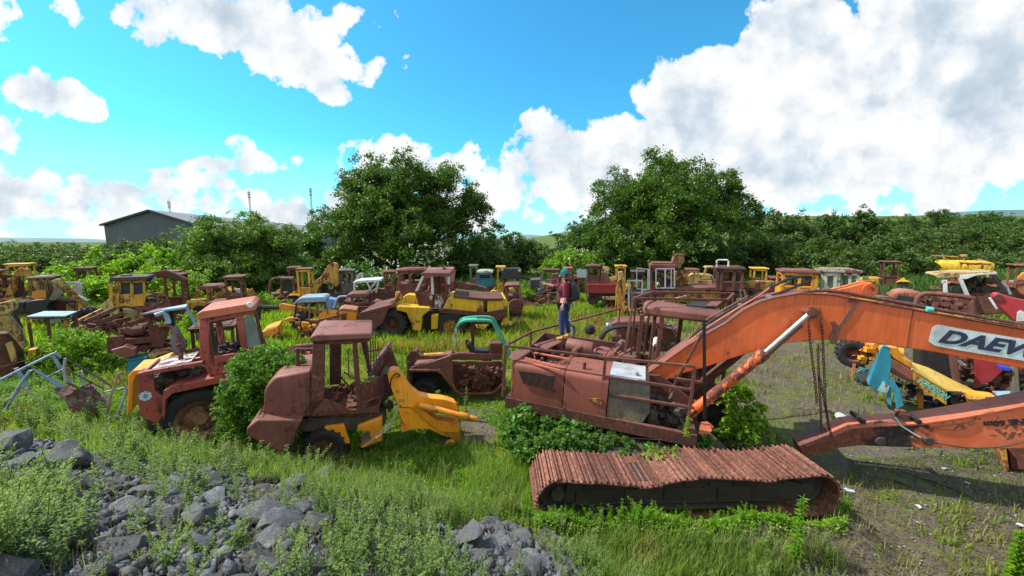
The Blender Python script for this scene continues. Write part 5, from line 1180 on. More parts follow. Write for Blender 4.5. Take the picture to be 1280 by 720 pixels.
# ================================================================ tube frames in the weeds, far left
def frame_heap():
    BL = painted('pale_blue_tube', (.24, .36, .52), .22, .5, 3); DK = painted('dark_tube', (.10, .095, .10), .4, .6, 3); WT = painted('white_tube', (.38, .40, .42), .35, .6, 3)
    def fr_thing(label, segs, mat, r, base, head=0, kids=None):
        f = FA(base[0], base[1], head); t = thing('tube_frame', label, 'frame', f.m, 'discarded tube frames in the weeds')
        for k, (pts, rr, mt) in enumerate(segs):
            m = MB(); m.tube([f.at(p[0], p[1], p[2] if len(p) > 2 else 0) for p in pts], rr or r, 8); m.make('tube', mt or mat, t, smooth=True)
        return f, t
    f, t = fr_thing('bent pale blue tube hoop leaning in the weeds at the left edge', [
        ([(-6, 478), (30, 460), (62, 444), (68, 441.5), (73, 444), (76, 447)], .028, None), ([(8, 512), (22, 486), (38, 463), (41, 461.5), (52, 468), (83, 490)], .030, None),
        ([(42, 462, .15), (60, 472, .15), (90, 489, .15)], .026, None), ([(8, 500), (36, 484)], .016, WT), ([(28, 485), (54, 503)], .014, WT), ([(20, 460, .5), (34, 482, .5)], .04, None)], BL, .025, (40, 530), 6)
    m = MB(); m.plate([f.at(64, 445, 0), f.at(68, 443, 0), f.at(91, 480, 0), f.at(85, 482, 0)], .02); m.make('strip', BL, t)
    f, t = fr_thing('white and dark tube frame with grey sheet standing behind the blue hoop', [
        ([(82, 477), (80, 460), (82, 448)], .028, WT), ([(82, 448), (110, 464), (140, 483)], .022, None), ([(82, 461), (108, 475), (130, 486)], .02, None),
        ([(83, 478), (108, 490), (133, 502)], .024, None), ([(128, 477), (129, 488), (134, 502)], .018, WT), ([(60, 471, .3), (80, 461)], .02, WT)], DK, .022, (110, 530), 5)
    f2 = FA(105, 528, 8); t2 = thing('steel_sheet', 'rusty grey folded steel sheets lying under the tube frames', 'sheet', f2.m)
    GS = painted('grey_sheet', (.15, .13, .12), .55, .7, 1.5, .5)
    for q in ([(80, 498, -.1), (100, 484, .1), (114, 478, .5), (120, 482, .3), (106, 510, -.1), (90, 516, -.2)], [(112, 480, .3), (124, 492, .4), (136, 500, .2), (120, 518, -.1), (104, 508, -.1)], [(68, 486, .5), (88, 482, .8), (96, 490, .5), (76, 498, .2)]):
        m = MB(); m.plate([f2.at(*p) for p in q], .03); m.make('sheet', GS, t2, bevel=.004)
    tb(t2, f2, 'wire', WT, [(99, 464, .3), (101, 478, .3), (107, 488, .2), (104, 470, .2), (102, 462, .3)], .3, .012, 6, 4)
    fr_thing('grey tube stand with a blue leg next to the red tractor', [
        ([(131, 520), (140, 492), (148, 467), (152, 465), (158, 467), (163, 471), (168, 476), (164, 480)], .024, None), ([(146, 525), (152, 505), (159, 484)], .024, BL),
        ([(131, 490), (158, 484)], .018, BL), ([(161, 524), (161, 500), (161, 482)], .018, WT), ([(161, 505), (170, 497)], .016, WT), ([(136, 522), (150, 520), (165, 515)], .02, None), ([(148, 468), (152, 478), (158, 484)], .018, None)], painted('grey_tube', (.22, .22, .22), .35, .6, 3), .02, (148, 532), 4)
frame_heap()
# ================================================================ mid-distance machines, left side
def yellow_loader():
    f = FA(560, 421, -4); t = thing('wheel_loader', 'big yellow articulated wheel loader with rust patched white cab in the middle of the yard', 'loader', f.m)
    OLDW = painted('white_and_rust_patches', (.62, .62, .60), .62, .5, 1.3)
    wheel(t, f, 490, 405, 18, 0, .6, rim=RUSTD, rimr=.5); wheel(t, f, 564, 408, 19, .05, .6, rim=YELD, rimr=.5); wheel(t, f, 497, 402, 17, 2.0, .6); wheel(t, f, 570, 404, 18, 2.0, .6)
    Y = painted('yellow_loader_paint', (.74, .46, .008), .33, .5, .6, .4)
    pr(t, f, 'lift_tower', Y, [(493, 386), (494, 367), (496, 364), (500, 365), (502, 370), (502, 383)], .5, .62, bevel=.03)
    pr(t, f, 'lift_tower', Y, [(503, 384), (504, 371), (509, 368), (521, 369), (523, 383), (512, 384)], .9, 1.5, bevel=.03)
    pr(t, f, 'fender', Y, [(496, 383), (537, 384.5), (537, 388), (527, 396), (526, 414), (516, 413), (513, 402), (508, 391), (496, 388)], -.1, .7, bevel=.03)
    pr(t, f, 'step_panel', Y, [(539, 394), (548, 393.5), (547, 411), (539, 412)], -.05, .3, bevel=.02)
    pr(t, f, 'chassis', DARKM, [(505, 388), (632, 392), (625, 408), (545, 412), (510, 408)], .7, 1.9)
    pr(t, f, 'rear_hood', Y, [(553, 387), (560, 373), (564, 371.5), (604, 375), (606, 392), (560, 388)], .1, 2.2, bevel=.04)
    pr(t, f, 'rear_hood', Y, [(609, 375.5), (627, 375), (632, 372.5), (634, 376), (634, 386), (624, 392), (609, 392.5)], .1, 2.2, bevel=.04)
    pr(t, f, 'side_rail', RUSTD, [(549, 387), (556, 386), (605, 391), (634, 386), (635, 390), (622, 398), (604, 396), (549, 391)], .0, .2, bevel=.01)
    pr(t, f, 'counterweight', RUSTD, [(618, 396), (634, 389), (634, 396), (620, 402)], -.05, 2.2, bevel=.03)
    pr(t, f, 'hood_lid', RUSTD, [(568, 369.5), (605, 373), (630, 373), (628, 375.5), (604, 375.8), (566, 371.5)], .0, 2.3, bevel=.01)
    pr(t, f, 'warning_plate', YELB, [(628, 407), (631, 395), (634, 394), (636, 405)], .0, .05)
    pr(t, f, 'belly_panel', Y, [(592, 398), (614, 399), (612, 405), (605, 412), (596, 410), (592, 404)], .1, .15)
    # cab
    y0, y1 = .35, 1.9
    pr(t, f, 'cab_roof', RUSTP, [(526, 343), (528, 340.5), (562, 341), (563, 343), (562, 345.5), (528, 345)], y0 - .1, y1 + .1, bevel=.02)
    br(t, f, 'cab_post', WHITE, [((529, 345), (520, 365)), ((561, 345), (561, 356)), ((540, 345), (541, 368)), ((529, 345, y1), (520, 365, y1)), ((560, 345, y1), (561, 372, y1))], y0, .10)
    br(t, f, 'cab_post', RUSTD, [((520, 364), (526, 384)), ((561, 355), (554, 387)), ((549, 345, y1), (549, 380, y1))], y0, .12)
    pr(t, f, 'cab_side', OLDW, [(523, 368), (534, 362), (541, 366), (541, 384), (527, 384)], y0 + .02, y0 + .06)
    pr(t, f, 'cab_side', OLDW, [(543, 369), (558, 366), (561, 356), (561, 366), (555, 385), (543, 385)], y0 + .02, y0 + .06)
    pr(t, f, 'cab_rear', painted('cab_inner', (.3, .12, .1), .5, .6, 2), [(528, 346), (556, 346), (558, 380), (528, 380)], y1 - .05, y1)
    junk(t, f, 526, 550, 355, 384, .6, 1.6, 40, .14, RUSTD, 44, 'controls')
    pr(t, f, 'lift_arm', RUSTD, [(455, 396), (470, 388), (498, 372), (502, 374), (488, 384), (470, 393)], .5, .65); 
    tb(t, f, 'strut', RUSTP, [(484, 392), (493, 378), (500, 366)], .4, .05)
    # bucket
    b = MB(); P = f.poly([(443, 413), (450, 391), (470, 386), (488, 381), (491, 384), (472, 390), (456, 397), (456, 412), (470, 416), (446, 415)], -.2); b.prism(P, -.2, 2.7); bk = b.make('bucket', RUSTD, t, bevel=.01)
    pr(t, f, 'bucket_side', RUSTD, [(443, 413), (450, 391), (488, 381), (478, 404), (462, 416)], -.24, -.2)
    br(t, f, 'bucket_teeth', RUSTP, [((456 + 6 * k, 389 - 1.4 * k, 0), (461 + 6 * k, 392 - 1.4 * k, 0)) for k in range(5)], 0, .08)
yellow_loader()
def rust_excavator_back():
    f = FA(540, 393, -3); t = thing('excavator', 'dark rust red excavator standing behind the yellow wheel loader, arm reaching right', 'excavator', f.m)
    R2 = painted('dark_red_rust', (.20, .05, .045), .5, .6, .8)
    pr(t, f, 'body', R2, [(496, 355), (567, 352), (570, 375), (505, 375)], .2, 2.6, bevel=.03)
    cab(t, f, 497, 530, 337, 356, 372, 0, 1.6, R2, mids=(512,), pw=.14, rth=.12)
    pr(t, f, 'rear_house', painted('pinkish_sheet', (.36, .15, .13), .35), [(530, 337), (567, 336), (569, 342), (566, 362), (530, 362)], .3, 2.2, bevel=.05)
    pr(t, f, 'air_box', GALV, [(553, 334), (557, 334), (558, 341), (553, 341)], .2, .5)
    pr(t, f, 'boom', R2, [(558, 352), (562, 350.5), (596, 356.5), (609, 360), (612.5, 367), (608, 366), (600, 362), (583, 361), (562, 360)], .9, 1.3, bevel=.02)
    pr(t, f, 'track', DARKM, [(500, 392), (500, 378), (575, 378), (580, 392)], 0, .6, bevel=.15)
    pr(t, f, 'dipper', R2, [(606, 362), (612, 366), (606, 390), (602, 388)], .95, 1.2)
rust_excavator_back()
def mini_digger():
    f = FA(395, 416, -5); t = thing('mini_digger', 'yellow mini digger with pale blue canopy roof left of the yellow loader', 'digger', f.m)
    pr(t, f, 'canopy', BLUEG, [(369, 377), (372, 374), (378, 372), (405, 371), (408, 373), (407.5, 377), (390, 378), (370, 379)], -.1, 1.2, bevel=.02)
    for n_, a, b_ in ((0, (371, 378), (367, 404)), (1, (387, 378), (386.5, 412)), (2, (397, 378), (398, 391)), (3, (407, 376), (410, 392))):
        br(t, f, 'canopy_post', GALV if n_ else STEEL, [((a[0], a[1], 0), (b_[0], b_[1], 0))], 0, .07)
    br(t, f, 'canopy_post', STEEL, [((372, 377, 1.0), (368, 402, 1.0)), ((405, 375, 1.0), (408, 390, 1.0))], 0, .07)
    junk(t, f, 366, 386, 392, 411, .1, .9, 60, .14, STEEL, 50); m = MB(); c = f.at(376, 394, .4); m.box((c.x, .5, c.z), (.5, .6, .12)); m.box((c.x - .1, .8, c.z + .3), (.5, .12, .5)); m.make('seat', GALV, t, bevel=.05)
    pr(t, f, 'deck', YELB, [(398, 394), (403, 390), (420, 391), (420, 398), (404, 399), (398, 397)], 0, .8); br(t, f, 'deck_brace', YEL, [((398, 398), (387, 413))], -.05, .09)
    pr(t, f, 'engine_cover', YELB, [(423, 406), (425, 388), (428, 386), (444, 388), (446, 392), (444, 407)], -.1, 1.0, bevel=.04)
    pr(t, f, 'cover_door', RUSTB, [(426, 405), (427, 391), (433, 391), (433, 406)], -.13, -.10); pr(t, f, 'cover_top', painted('cover_top_pink', (.45, .2, .12), .4), [(423, 388), (428, 385.5), (446, 387.5), (446, 389.5)], -.14, 1.04)
    pr(t, f, 'blade', YEL, [(392, 411), (400, 400), (424, 404), (428, 412), (424, 416), (396, 416)], .1, .5)
    pr(t, f, 'boom', YEL, [(348.5, 381), (352, 379.5), (380, 385), (400, 389), (400, 393), (380, 390), (349, 387.5)], .5, .7); tb(t, f, 'dipper_ram', STEEL, [(318, 383.5), (349, 384.5)], .55, .10, 8)
    pr(t, f, 'dipper', STEEL, [(318, 380), (326, 381), (325, 400), (320, 402)], .5, .65)
    pr(t, f, 'step', YEL, [(354, 400), (362, 397), (370, 398), (368, 402), (358, 402)], -.1, .2)
mini_digger()
def bucket_piece():
    f = FA(340, 432, 8); t = thing('loader_bucket', 'loose yellow bucket on the grass beyond the red cab', 'bucket', f.m)
    pr(t, f, 'shell', YELB, [(327, 416), (333, 411), (349, 406), (350, 410), (351, 420), (346, 428), (342, 429), (344, 420), (334, 421)], 0, 1.0); pr(t, f, 'side', YEL, [(328, 415), (349, 407), (351, 420), (346, 429), (338, 424)], -.05, 0)
    m = MB(); m.lathe([(0, -.1), (.12, -.1), (.12, .05), (0, .05)], f.at(349, 423, 0), n=14); m.make('bush_ring', STEEL, t)
bucket_piece()
def small_rust_tractor():
    f = FA(450, 402, -3); t = thing('rust_tractor', 'low rust red tractor with blue tubular cab front behind the mini digger', 'tractor', f.m)
    pr(t, f, 'roof', RUSTP, [(433, 369), (440, 367), (458, 366.5), (461, 369), (457, 372), (436, 372)], 0, 1.3, bevel=.03)
    tb(t, f, 'front_hoop', BLUEG, [(418, 385), (421, 375), (425, 371), (434, 370.5)], .1, .06, 8, 3); br(t, f, 'post', RUSTD, [((440, 371), (440, 386)), ((447, 371), (450, 386)), ((457, 371), (457, 386)), ((440, 371, 1.2), (440, 386, 1.2)), ((457, 371, 1.2), (457, 386, 1.2))], .1, .09)
    pr(t, f, 'body', RUSTD, [(430, 376), (457, 379), (460, 390), (428, 390)], .1, 1.4, bevel=.03); br(t, f, 'seat_rail', GALV, [((432, 377), (456, 380))], -.02, .05)
    pr(t, f, 'bonnet', RUSTP, [(458, 388), (462, 379), (470, 376), (484, 381), (492, 387), (490, 392), (462, 393)], .1, 1.1, bevel=.05)
    br(t, f, 'rib', RUSTD, [((462 + 6 * k, 392), (466 + 6 * k, 385 + .4 * k)) for k in range(5)], .02, .05)
    wheel(t, f, 436, 396, 10, .0, .4); wheel(t, f, 482, 397, 8, .0, .35)
    pr(t, f, 'blue_bonnet', painted('sky_blue_panel', (.18, .38, .72), .2), [(404, 384), (405, 375), (410, 373), (419, 375), (419, 384)], .6, 1.3)
small_rust_tractor()
def yellow_boom_excavator():
    f = FA(415, 384, -3); t = thing('excavator', 'old excavator with arched dull yellow boom and dark open cab before the left oak', 'excavator', f.m)
    pr(t, f, 'boom', YELD, [(386, 374), (388, 357), (395, 350), (401, 346), (408, 335), (412, 330), (416, 328), (421, 329), (423, 333), (423.5, 356), (420, 359), (411, 352), (404, 355), (398, 361), (395, 374)], 0, .5, bevel=.04)
    cab(t, f, 424, 441, 338, 356, 368, .5, 2.0, painted('grey_cab', (.12, .13, .12), .4, .6), pw=.13, mids=(433,))
    pr(t, f, 'body', RUSTD, [(398, 366), (442, 366), (446, 380), (398, 380)], .4, 2.4, bevel=.05); junk(t, f, 398, 422, 354, 374, .5, 1.5, 40, .25, DARKM, 60)
    pr(t, f, 'track', DARKM, [(398, 388), (398, 378), (446, 378), (446, 388)], .3, 1.0, bevel=.1)
    br(t, f, 'ram', WHITE, [((443, 354), (450, 342)), ((452, 341), (453, 352))], .4, .16)
yellow_boom_excavator()
def white_canopy():
    f = FA(460, 392, -6); t = thing('canopy_tractor', 'small tractor with flat white canopy on thin white legs left of the yellow loader', 'tractor', f.m)
    pr(t, f, 'canopy', WHITE, [(441, 353), (446, 351), (476, 349), (477, 351), (462, 353), (443, 354)], 0, 1.6, bevel=.01)
    br(t, f, 'leg', WHITE, [((443, 353), (443, 368)), ((459, 353), (465, 366)), ((473, 351), (470, 366)), ((443, 353, 1.5), (444, 368, 1.5)), ((474, 351, 1.5), (472, 366, 1.5)), ((470, 352), (458, 366))], 0, .09)
    pr(t, f, 'bonnet', RUSTD, [(464, 366), (470, 363), (484, 365), (492, 371), (492, 380), (462, 380)], .1, 1.2, bevel=.08); pr(t, f, 'body', RUSTD, [(442, 368), (466, 368), (466, 382), (442, 382)], .2, 1.4, bevel=.05); wheel(t, f, 452, 382, 10, .0, .4)
white_canopy()
def crawler():
    f = FA(262, 392, -2); t = thing('crawler', 'old mustard yellow crawler loader with rusted roof in front of the willow bush', 'crawler', f.m)
    pr(t, f, 'roof', RUSTP, [(246, 361), (249, 358), (271, 357), (277, 359), (277, 361), (248, 363)], 0, 1.8, bevel=.04)
    pr(t, f, 'cab_side', YELD, [(258, 361), (266, 361), (266, 374), (258, 374)], 0, .08); br(t, f, 'post', YELD, [((247, 362), (244, 378)), ((277, 360), (282, 366)), ((247, 362, 1.7), (245, 378, 1.7)), ((277, 360, 1.7), (280, 372, 1.7))], 0, .13)
    pr(t, f, 'rear_box', YELD, [(268, 375), (268, 367), (281, 361), (291, 364), (291, 373), (288, 376)], 0, 1.6, bevel=.04); pr(t, f, 'chassis', YELD, [(243, 390), (243, 378), (262, 375), (283, 376), (284, 390)], -.1, 1.8, bevel=.05)
    pr(t, f, 'opening', STEEL, [(253, 388), (253, 382), (262, 382), (262, 388)], -.14, -.1); m = MB(); m.lathe([(0, -.1), (.14, -.1), (.14, .05), (0, .05)], f.at(276, 381, -.1), n=14); m.make('headlamp', plain('lamp_lens_white', (.7, .7, .66), .3), t)
    pr(t, f, 'track', DARKM, [(243, 393), (243, 386), (290, 386), (290, 393)], .0, .5, bevel=.1)
    f = FA(308, 386, 4); t = thing('crawler_part', 'yellow tipped bucket and white post just right of the mustard crawler', 'bucket', f.m)
    pr(t, f, 'bucket', YELD, [(298, 378), (302, 368), (312, 362), (316, 370), (317, 379), (308, 382)], 0, 1.2, bevel=.03); br(t, f, 'post', WHITE, [((298, 372), (298, 361))], 0, .22); pr(t, f, 'arm', YEL, [(306, 361), (310, 361), (312, 372), (308, 370)], .3, .5)
crawler()
def dark_cab():
    f = FA(352, 382, -4); t = thing('loose_cab', 'dark rusty loose cab with rounded window frames against the dark trees', 'cab', f.m)
    G2 = painted('grey_brown_cab', (.13, .10, .08), .5, .6)
    for y in (0, 1.3):
        m = MB(); m.tube(smoothpath(f.path([(337, 372), (338, 355), (342, 349), (350, 348), (352, 352), (352, 372)], y), 3), .09, 8); m.tube(smoothpath(f.path([(352, 352), (353, 348.5), (363, 349), (366, 353), (367, 366)], y), 3), .09, 8); m.make('window_frame', G2, t, smooth=True)
    pr(t, f, 'roof', G2, [(341, 349), (344, 347.5), (364, 347.8), (366, 350)], 0, 1.35, bevel=.02); pr(t, f, 'base', G2, [(333, 368), (368, 365), (368, 378), (336, 378)], 0, 1.3, bevel=.04); pr(t, f, 'window', DARKGL, [(354, 351), (364, 351), (366, 364), (354, 364)], .02, .04, bevel=0)
dark_cab()
def yellow_cab_excavator():
    f = FA(160, 416, 5); t = thing('excavator', 'old excavator with square yellow two window cab and dark boom behind it, left side', 'excavator', f.m)
    Y = painted('old_cab_yellow', (.68, .38, .02), .38, .5, .9, .6)
    y0, y1 = 0, 1.5
    pr(t, f, 'roof', painted('lichen_roof', (.07, .065, .045), .4, .8), [(136, 349), (138, 347), (182, 345.5), (184, 347), (183, 350.5), (137, 352)], y0 - .15, y1 + .15, bevel=.02); pr(t, f, 'roof_box', GALV, [(148, 347), (151, 343.5), (161, 343), (164, 346.5)], .3, .8, bevel=.03)
    def win(x0, x1):
        p = f.poly([(x0 - 2, 351), (x1 + 2, 351), (x1 + 2, 382), (x0 - 2, 383)], y0); m = MB()
        o = f.poly([(x0, 353.5), (x1, 353), (x1, 367), (x0, 368.5)], y0); X0, X1 = p[0][0], p[1][0]
        m.prism([p[0], p[1], (X1, o[1][1]), (X0, o[0][1])], y0, y0 + .08); m.prism([(X0, o[3][1]), (X1, o[2][1]), p[2], p[3]], y0, y0 + .08)
        m.prism([(X0, o[0][1]), (o[0][0], o[0][1]), (o[3][0], o[3][1]), (X0, o[3][1])], y0, y0 + .08); m.prism([(o[1][0], o[1][1]), (X1, o[1][1]), (X1, o[2][1]), (o[2][0], o[2][1])], y0, y0 + .08)
        fr_ = m.make('cab_side', Y, t); g = MB(); g.prism(o, y0 + .05, y0 + .06); g.make('window', DARKGL, fr_)
    win(150.5, 162.5); win(167, 178.5)
    br(t, f, 'cab_post', Y, [((138.5, 351), (139, 384)), ((146, 351), (147, 384)), ((138.5, 351, y1), (139, 384, y1)), ((181, 350, y1), (181, 383, y1)), ((165, 350), (165, 383)), ((138, 376), (147, 380))], .04, .10)
    pr(t, f, 'rear_wall', Y, [(140, 368), (181, 366), (181, 382), (140, 384)], y1 - .05, y1)
    junk(t, f, 150, 180, 355, 382, .4, 1.2, 30, .14, STEEL, 70, 'controls')
    pr(t, f, 'torn_panel', painted('pale_yellow_torn', (.55, .45, .15), .35, .6, 1.5), [(124, 383), (132, 376), (138, 372), (142, 383), (148, 388), (147, 400), (140, 404), (136, 390), (126, 390)], -.1, .3, bevel=.02)
    pr(t, f, 'turntable', STEEL, [(146, 383), (152, 383), (153, 412), (147, 412)], .2, 1.0); pr(t, f, 'chassis', painted('pale_olive', (.30, .28, .12), .45), [(153, 386), (178, 388), (180, 404), (170, 408), (156, 410)], 0, 1.4, bevel=.04)
    junk(t, f, 160, 205, 383, 395, 0, 1.4, 70, .2, RUSTP, 71, 'linkage'); pr(t, f, 'beam', RUSTB, [(178, 392), (205, 390), (228, 396), (228, 400), (200, 399), (178, 402)], .2, .5); tb(t, f, 'yellow_ram', YEL, [(162, 404), (178, 400), (184, 404)], -.1, .09)
    pr(t, f, 'boom', painted('dark_boom', (.06, .045, .035), .5, .8), [(180, 346), (186, 341), (206, 337.5), (212, 339), (235, 349.5), (232, 353), (210, 346), (192, 349), (181, 354)], 1.6, 2.0, bevel=.03); pr(t, f, 'dipper', RUSTD, [(228, 350), (233, 351), (231, 364), (229, 364)], 1.6, 1.9)
    br(t, f, 'ram', WHITE, [((189, 352), (195, 346))], 1.5, .08); br(t, f, 'rail', GALV, [((185, 366), (205, 367)), ((205, 367), (211, 376)), ((196, 367), (198, 384))], .8, .06)
    wheel(t, f, 108, 399, 14, .1, .6, rim=RUSTD, rimr=.62)
    for k, (px, py) in enumerate(((122, 401),)): wheel(t, f, px, py, 13, .4, .6)
yellow_cab_excavator()
def left_excavator():
    f = FA(60, 408, 6); t = thing('excavator', 'old yellow excavator with bent boom and dark bucket near the left edge', 'excavator', f.m)
    YM = painted('mossy_yellow', (.40, .30, .05), .45, .7, 1.0, .7)
    cab(t, f, 34, 64, 347, 366, 376, .8, 2.4, painted('mossy_cab', (.20, .17, .09), .45, .8), pw=.12, mids=(46, 56)); pr(t, f, 'door_panel', YEL, [(39, 372), (40, 365), (46, 363), (57, 363), (58, 373), (48, 376)], .7, .78, bevel=.02)
    pr(t, f, 'boom', YM, [(64, 352), (68, 349), (75, 348.5), (81, 355), (90, 363), (101, 371), (109, 382), (105, 388), (99, 380), (88, 372), (80, 365), (76, 360), (70, 356)], .2, .55, bevel=.03); pr(t, f, 'boom_belly', GALV, [(68, 356), (76, 360), (80, 366), (70, 375), (60, 376), (66, 366)], .25, .5)
    tb(t, f, 'ram', CHROME, [(98, 369), (109, 376)], .1, .07, 10); pr(t, f, 'dipper', YEL, [(98, 378), (106, 379), (108, 391), (102, 396), (97, 390)], .2, .5)
    m = MB(); m.prism(f.poly([(31, 391), (33, 378), (38, 376), (56, 374), (62, 378), (58, 384), (62, 392), (50, 395)], -.1), -.1, 1.3); m.make('bucket', STEEL, t, bevel=.03); pr(t, f, 'bucket', STEEL, [(18, 388), (20, 377), (30, 378), (32, 392), (24, 393)], .1, 1.2, bevel=.05)
    pr(t, f, 'chassis', RUSTD, [(32, 376), (98, 376), (100, 398), (34, 398)], 1.0, 2.2); pr(t, f, 'body', YM, [(82, 380), (98, 380), (98, 392), (82, 392)], .6, 1.8, bevel=.05)
    br(t, f, 'window_frame', WHITE, [((80, 354, 2.6), (100, 354, 2.6)), ((100, 354, 2.6), (101, 368, 2.6)), ((96, 356, 2.6), (96, 366, 2.6))], 2.6, .14)
left_excavator()
def edge_stack():
    f = FA(12, 398, 8); t = thing('flat_trailer', 'stacked rusty yellow frames and pale beams at the left edge', 'frame stack', f.m)
    for k, (a, b_, mt) in enumerate((((-20, 346), (26, 345), RUSTD), ((-20, 352), (24, 350), CREAM), ((-20, 357), (26, 356), RUSTD), ((-20, 363), (22, 361), YELD), ((-20, 369), (18, 367), CHROME), ((-20, 374), (32, 372), GALV))):
        br(t, f, 'beam', mt, [((a[0], a[1], .3 * (k % 3)), (b_[0], b_[1], .3 * (k % 3)))], 0, .16)
    br(t, f, 'post', RUSTD, [((6, 345), (6, 385)), ((24, 345), (22, 372)), ((-10, 345), (-10, 390)), ((28, 350, 1), (28, 390, 1))], .1, .12); pr(t, f, 'panel', YELD, [(-20, 364), (22, 360), (18, 368), (-20, 371)], .5, .6); pr(t, f, 'panel', RUSTB, [(-20, 352), (20, 351), (20, 358), (-20, 360)], .8, .9)
edge_stack()
def edge_boom():
    f = FA(10, 478, 10); t = thing('digger_arm', 'pale yellow folded digger arm standing at the left edge of the yard', 'digger arm', f.m)
    YP = painted('pale_yellow', (.50, .38, .10), .35, .6, 1.2, .5)
    pr(t, f, 'upper_arm', YP, [(-14, 382), (4, 378), (13, 376), (18, 380), (17, 387), (8, 393), (-4, 395), (-14, 398)], 0, .35, bevel=.02)
    pr(t, f, 'lower_arm', YP, [(-10, 396), (8, 394), (12, 398), (24, 413), (31, 432), (28, 437), (18, 424), (8, 414), (0, 414), (-10, 418)], .02, .30, bevel=.02)
    tb(t, f, 'ram', STEEL, [(12, 392), (20, 405), (27, 412)], .45, .05); tb(t, f, 'ram', STEEL, [(17, 388), (24, 404), (27, 410)], .6, .04)
    pr(t, f, 'base', RUSTD, [(-20, 420), (4, 418), (16, 428), (20, 470), (-20, 474)], .1, .9, bevel=.03); pr(t, f, 'bracket', YP, [(6, 430), (14, 427), (18, 438), (20, 452), (14, 452), (10, 440)], -.05, .05); pr(t, f, 'box', YEL, [(34, 438), (45, 436), (44, 448), (36, 452)], .3, .6)
    tb(t, f, 'rail', RUSTP, [(-10, 462), (34, 450)], -.1, .02)
edge_boom()
def sheet_table():
    f = FA(60, 452, 8); t = thing('work_table', 'pale blue sheet roof on thin rusty posts before the left excavator', 'canopy', f.m)
    m = MB(); z = f.at(33, 396, 0).z; a = [f.atz(33, 396, z), f.atz(82, 395.5, z), f.atz(97, 389.5, z + .03), f.atz(55, 389.5, z + .03)]; m.plate(a, .04); m.make('sheet', BLUEG, t)
    br(t, f, 'rim', RUSTP, [((33, 397.5), (83, 397))], .0, .07)
    yb = a[2].y - .1
    for px, yy in ((35, .05), (81, .05)): q = f.at(px, 398, yy); m = MB(); m.bar((q.x, yy, 0), (q.x, yy, z - .05), .07); m.make('post', YELD, t)
    for px, yy in ((58, yb), (94, yb)): q = f.at(px, 391, yb); m = MB(); m.bar((q.x, yy, 0), (q.x, yy, z - .05), .07); m.make('post', RUSTD, t)
    m = MB(); m.plate([f.at(57, 400, .4), f.at(76, 398, .4), f.at(76, 402, .5), f.at(60, 405, .4)], .03); m.make('white_panel', WHITE, t)
sheet_table()
def wreck():
    f = FA(190, 476, 6); t = thing('tractor_wreck', 'collapsed rusty tractor wreck with blue roof frame behind the red tractor', 'wreck', f.m)
    PU = painted('violet_roof', (.22, .12, .14), .4, .5)
    m = MB(); z = f.at(176, 393, .0).z; m.plate([f.at(176, 393.5, 0), f.at(205, 389, 0), f.at(233, 385, 0), f.at(234, 381.5, 1.2), f.at(196, 387, 1.2)], .05); m.make('roof', PU, t); m = MB(); m.plate([f.at(200, 389, -.03), f.at(233, 384.5, -.03), f.at(234, 381, .9), f.at(212, 385, .9)], .06); m.make('roof_sheet', BLUEG, t)
    tb(t, f, 'bent_pipe', BLUEG, [(194, 394), (204, 391), (208, 395), (211, 404)], -.1, .07, 10); br(t, f, 'roof_leg', BLUEG, [((234, 386), (246, 408))], .1, .07)
    pr(t, f, 'post', RUSTD, [(183, 394), (187, 393), (191, 410), (193, 425), (188, 424), (185, 408)], .1, .25); pr(t, f, 'post', STEEL, [(211, 388), (216, 387), (219, 410), (214, 412)], .5, .62)
    pr(t, f, 'side_panel', RUSTB, [(133, 422), (154, 419.5), (156, 424), (150, 440), (134, 442)], .1, .16); pr(t, f, 'side_panel', RUSTP, [(138, 438), (156, 433), (168, 437), (170, 444), (160, 447), (150, 446)], -.2, .5); pr(t, f, 'side_panel', RUSTB, [(187, 410), (200, 406), (213, 405), (210, 418), (204, 434), (190, 434)], .05, .12)
    pr(t, f, 'fender', painted('grey_fender', (.17, .16, .17), .35), [(213, 412), (219, 408), (225, 420), (231, 432), (229, 442), (217, 444), (213, 430)], -.1, .3, bevel=.04); tb(t, f, 'fender_tube', RUSTP, [(198, 408), (210, 407), (216, 411), (220, 422)], -.05, .05, 8, 3)
    junk(t, f, 145, 190, 412, 440, .3, 1.1, 80, .14, RUSTD, 80); junk(t, f, 185, 228, 428, 446, .2, .9, 60, .1, DARKM, 81, 'gearbox')
    pr(t, f, 'beam', RUSTB, [(156, 424), (190, 421), (190, 428), (156, 432)], .2, .35); pr(t, f, 'cover', CREAM, [(184, 444), (190, 439), (212, 436), (216, 440), (200, 444), (186, 448)], -.1, .3, bevel=.03)
    f2 = FA(172, 480, 6); t2 = thing('steel_box', 'turquoise steel box below the wreck', 'box', f2.m); pr(t2, f2, 'box', CYAN, [(159, 450), (183, 447), (184, 462), (160, 465)], 0, .5, bevel=.01); pr(t2, f2, 'rim', CYAN, [(158, 449.5), (184, 446), (184, 448), (158, 451.5)], -.03, .53)
    f2 = FA(212, 474, 6); t2 = thing('yellow_panel', 'yellow steel panel lying in front of the wreck', 'panel', f2.m); pr(t2, f2, 'panel', YEL, [(196, 454), (226, 445), (228, 454), (198, 462)], 0, .25, bevel=.01); pr(t2, f2, 'lip', YELB, [(196, 453), (226, 444), (226, 446), (197, 455.5)], -.03, .3)
    f2 = FA(240, 470, 2); t2 = thing('loose_cab', 'dark brown tractor cab seen through the red cab window', 'cab', f2.m)
    cab(t2, f2, 237, 292, 411, 440, 462, 1.0, 2.2, RUSTD, mids=(262,), pw=.09)
    pr(t2, f2, 'side_sheet', RUSTP, [(231, 438), (249, 435), (250, 450), (232, 452)], .5, .56)
wreck()
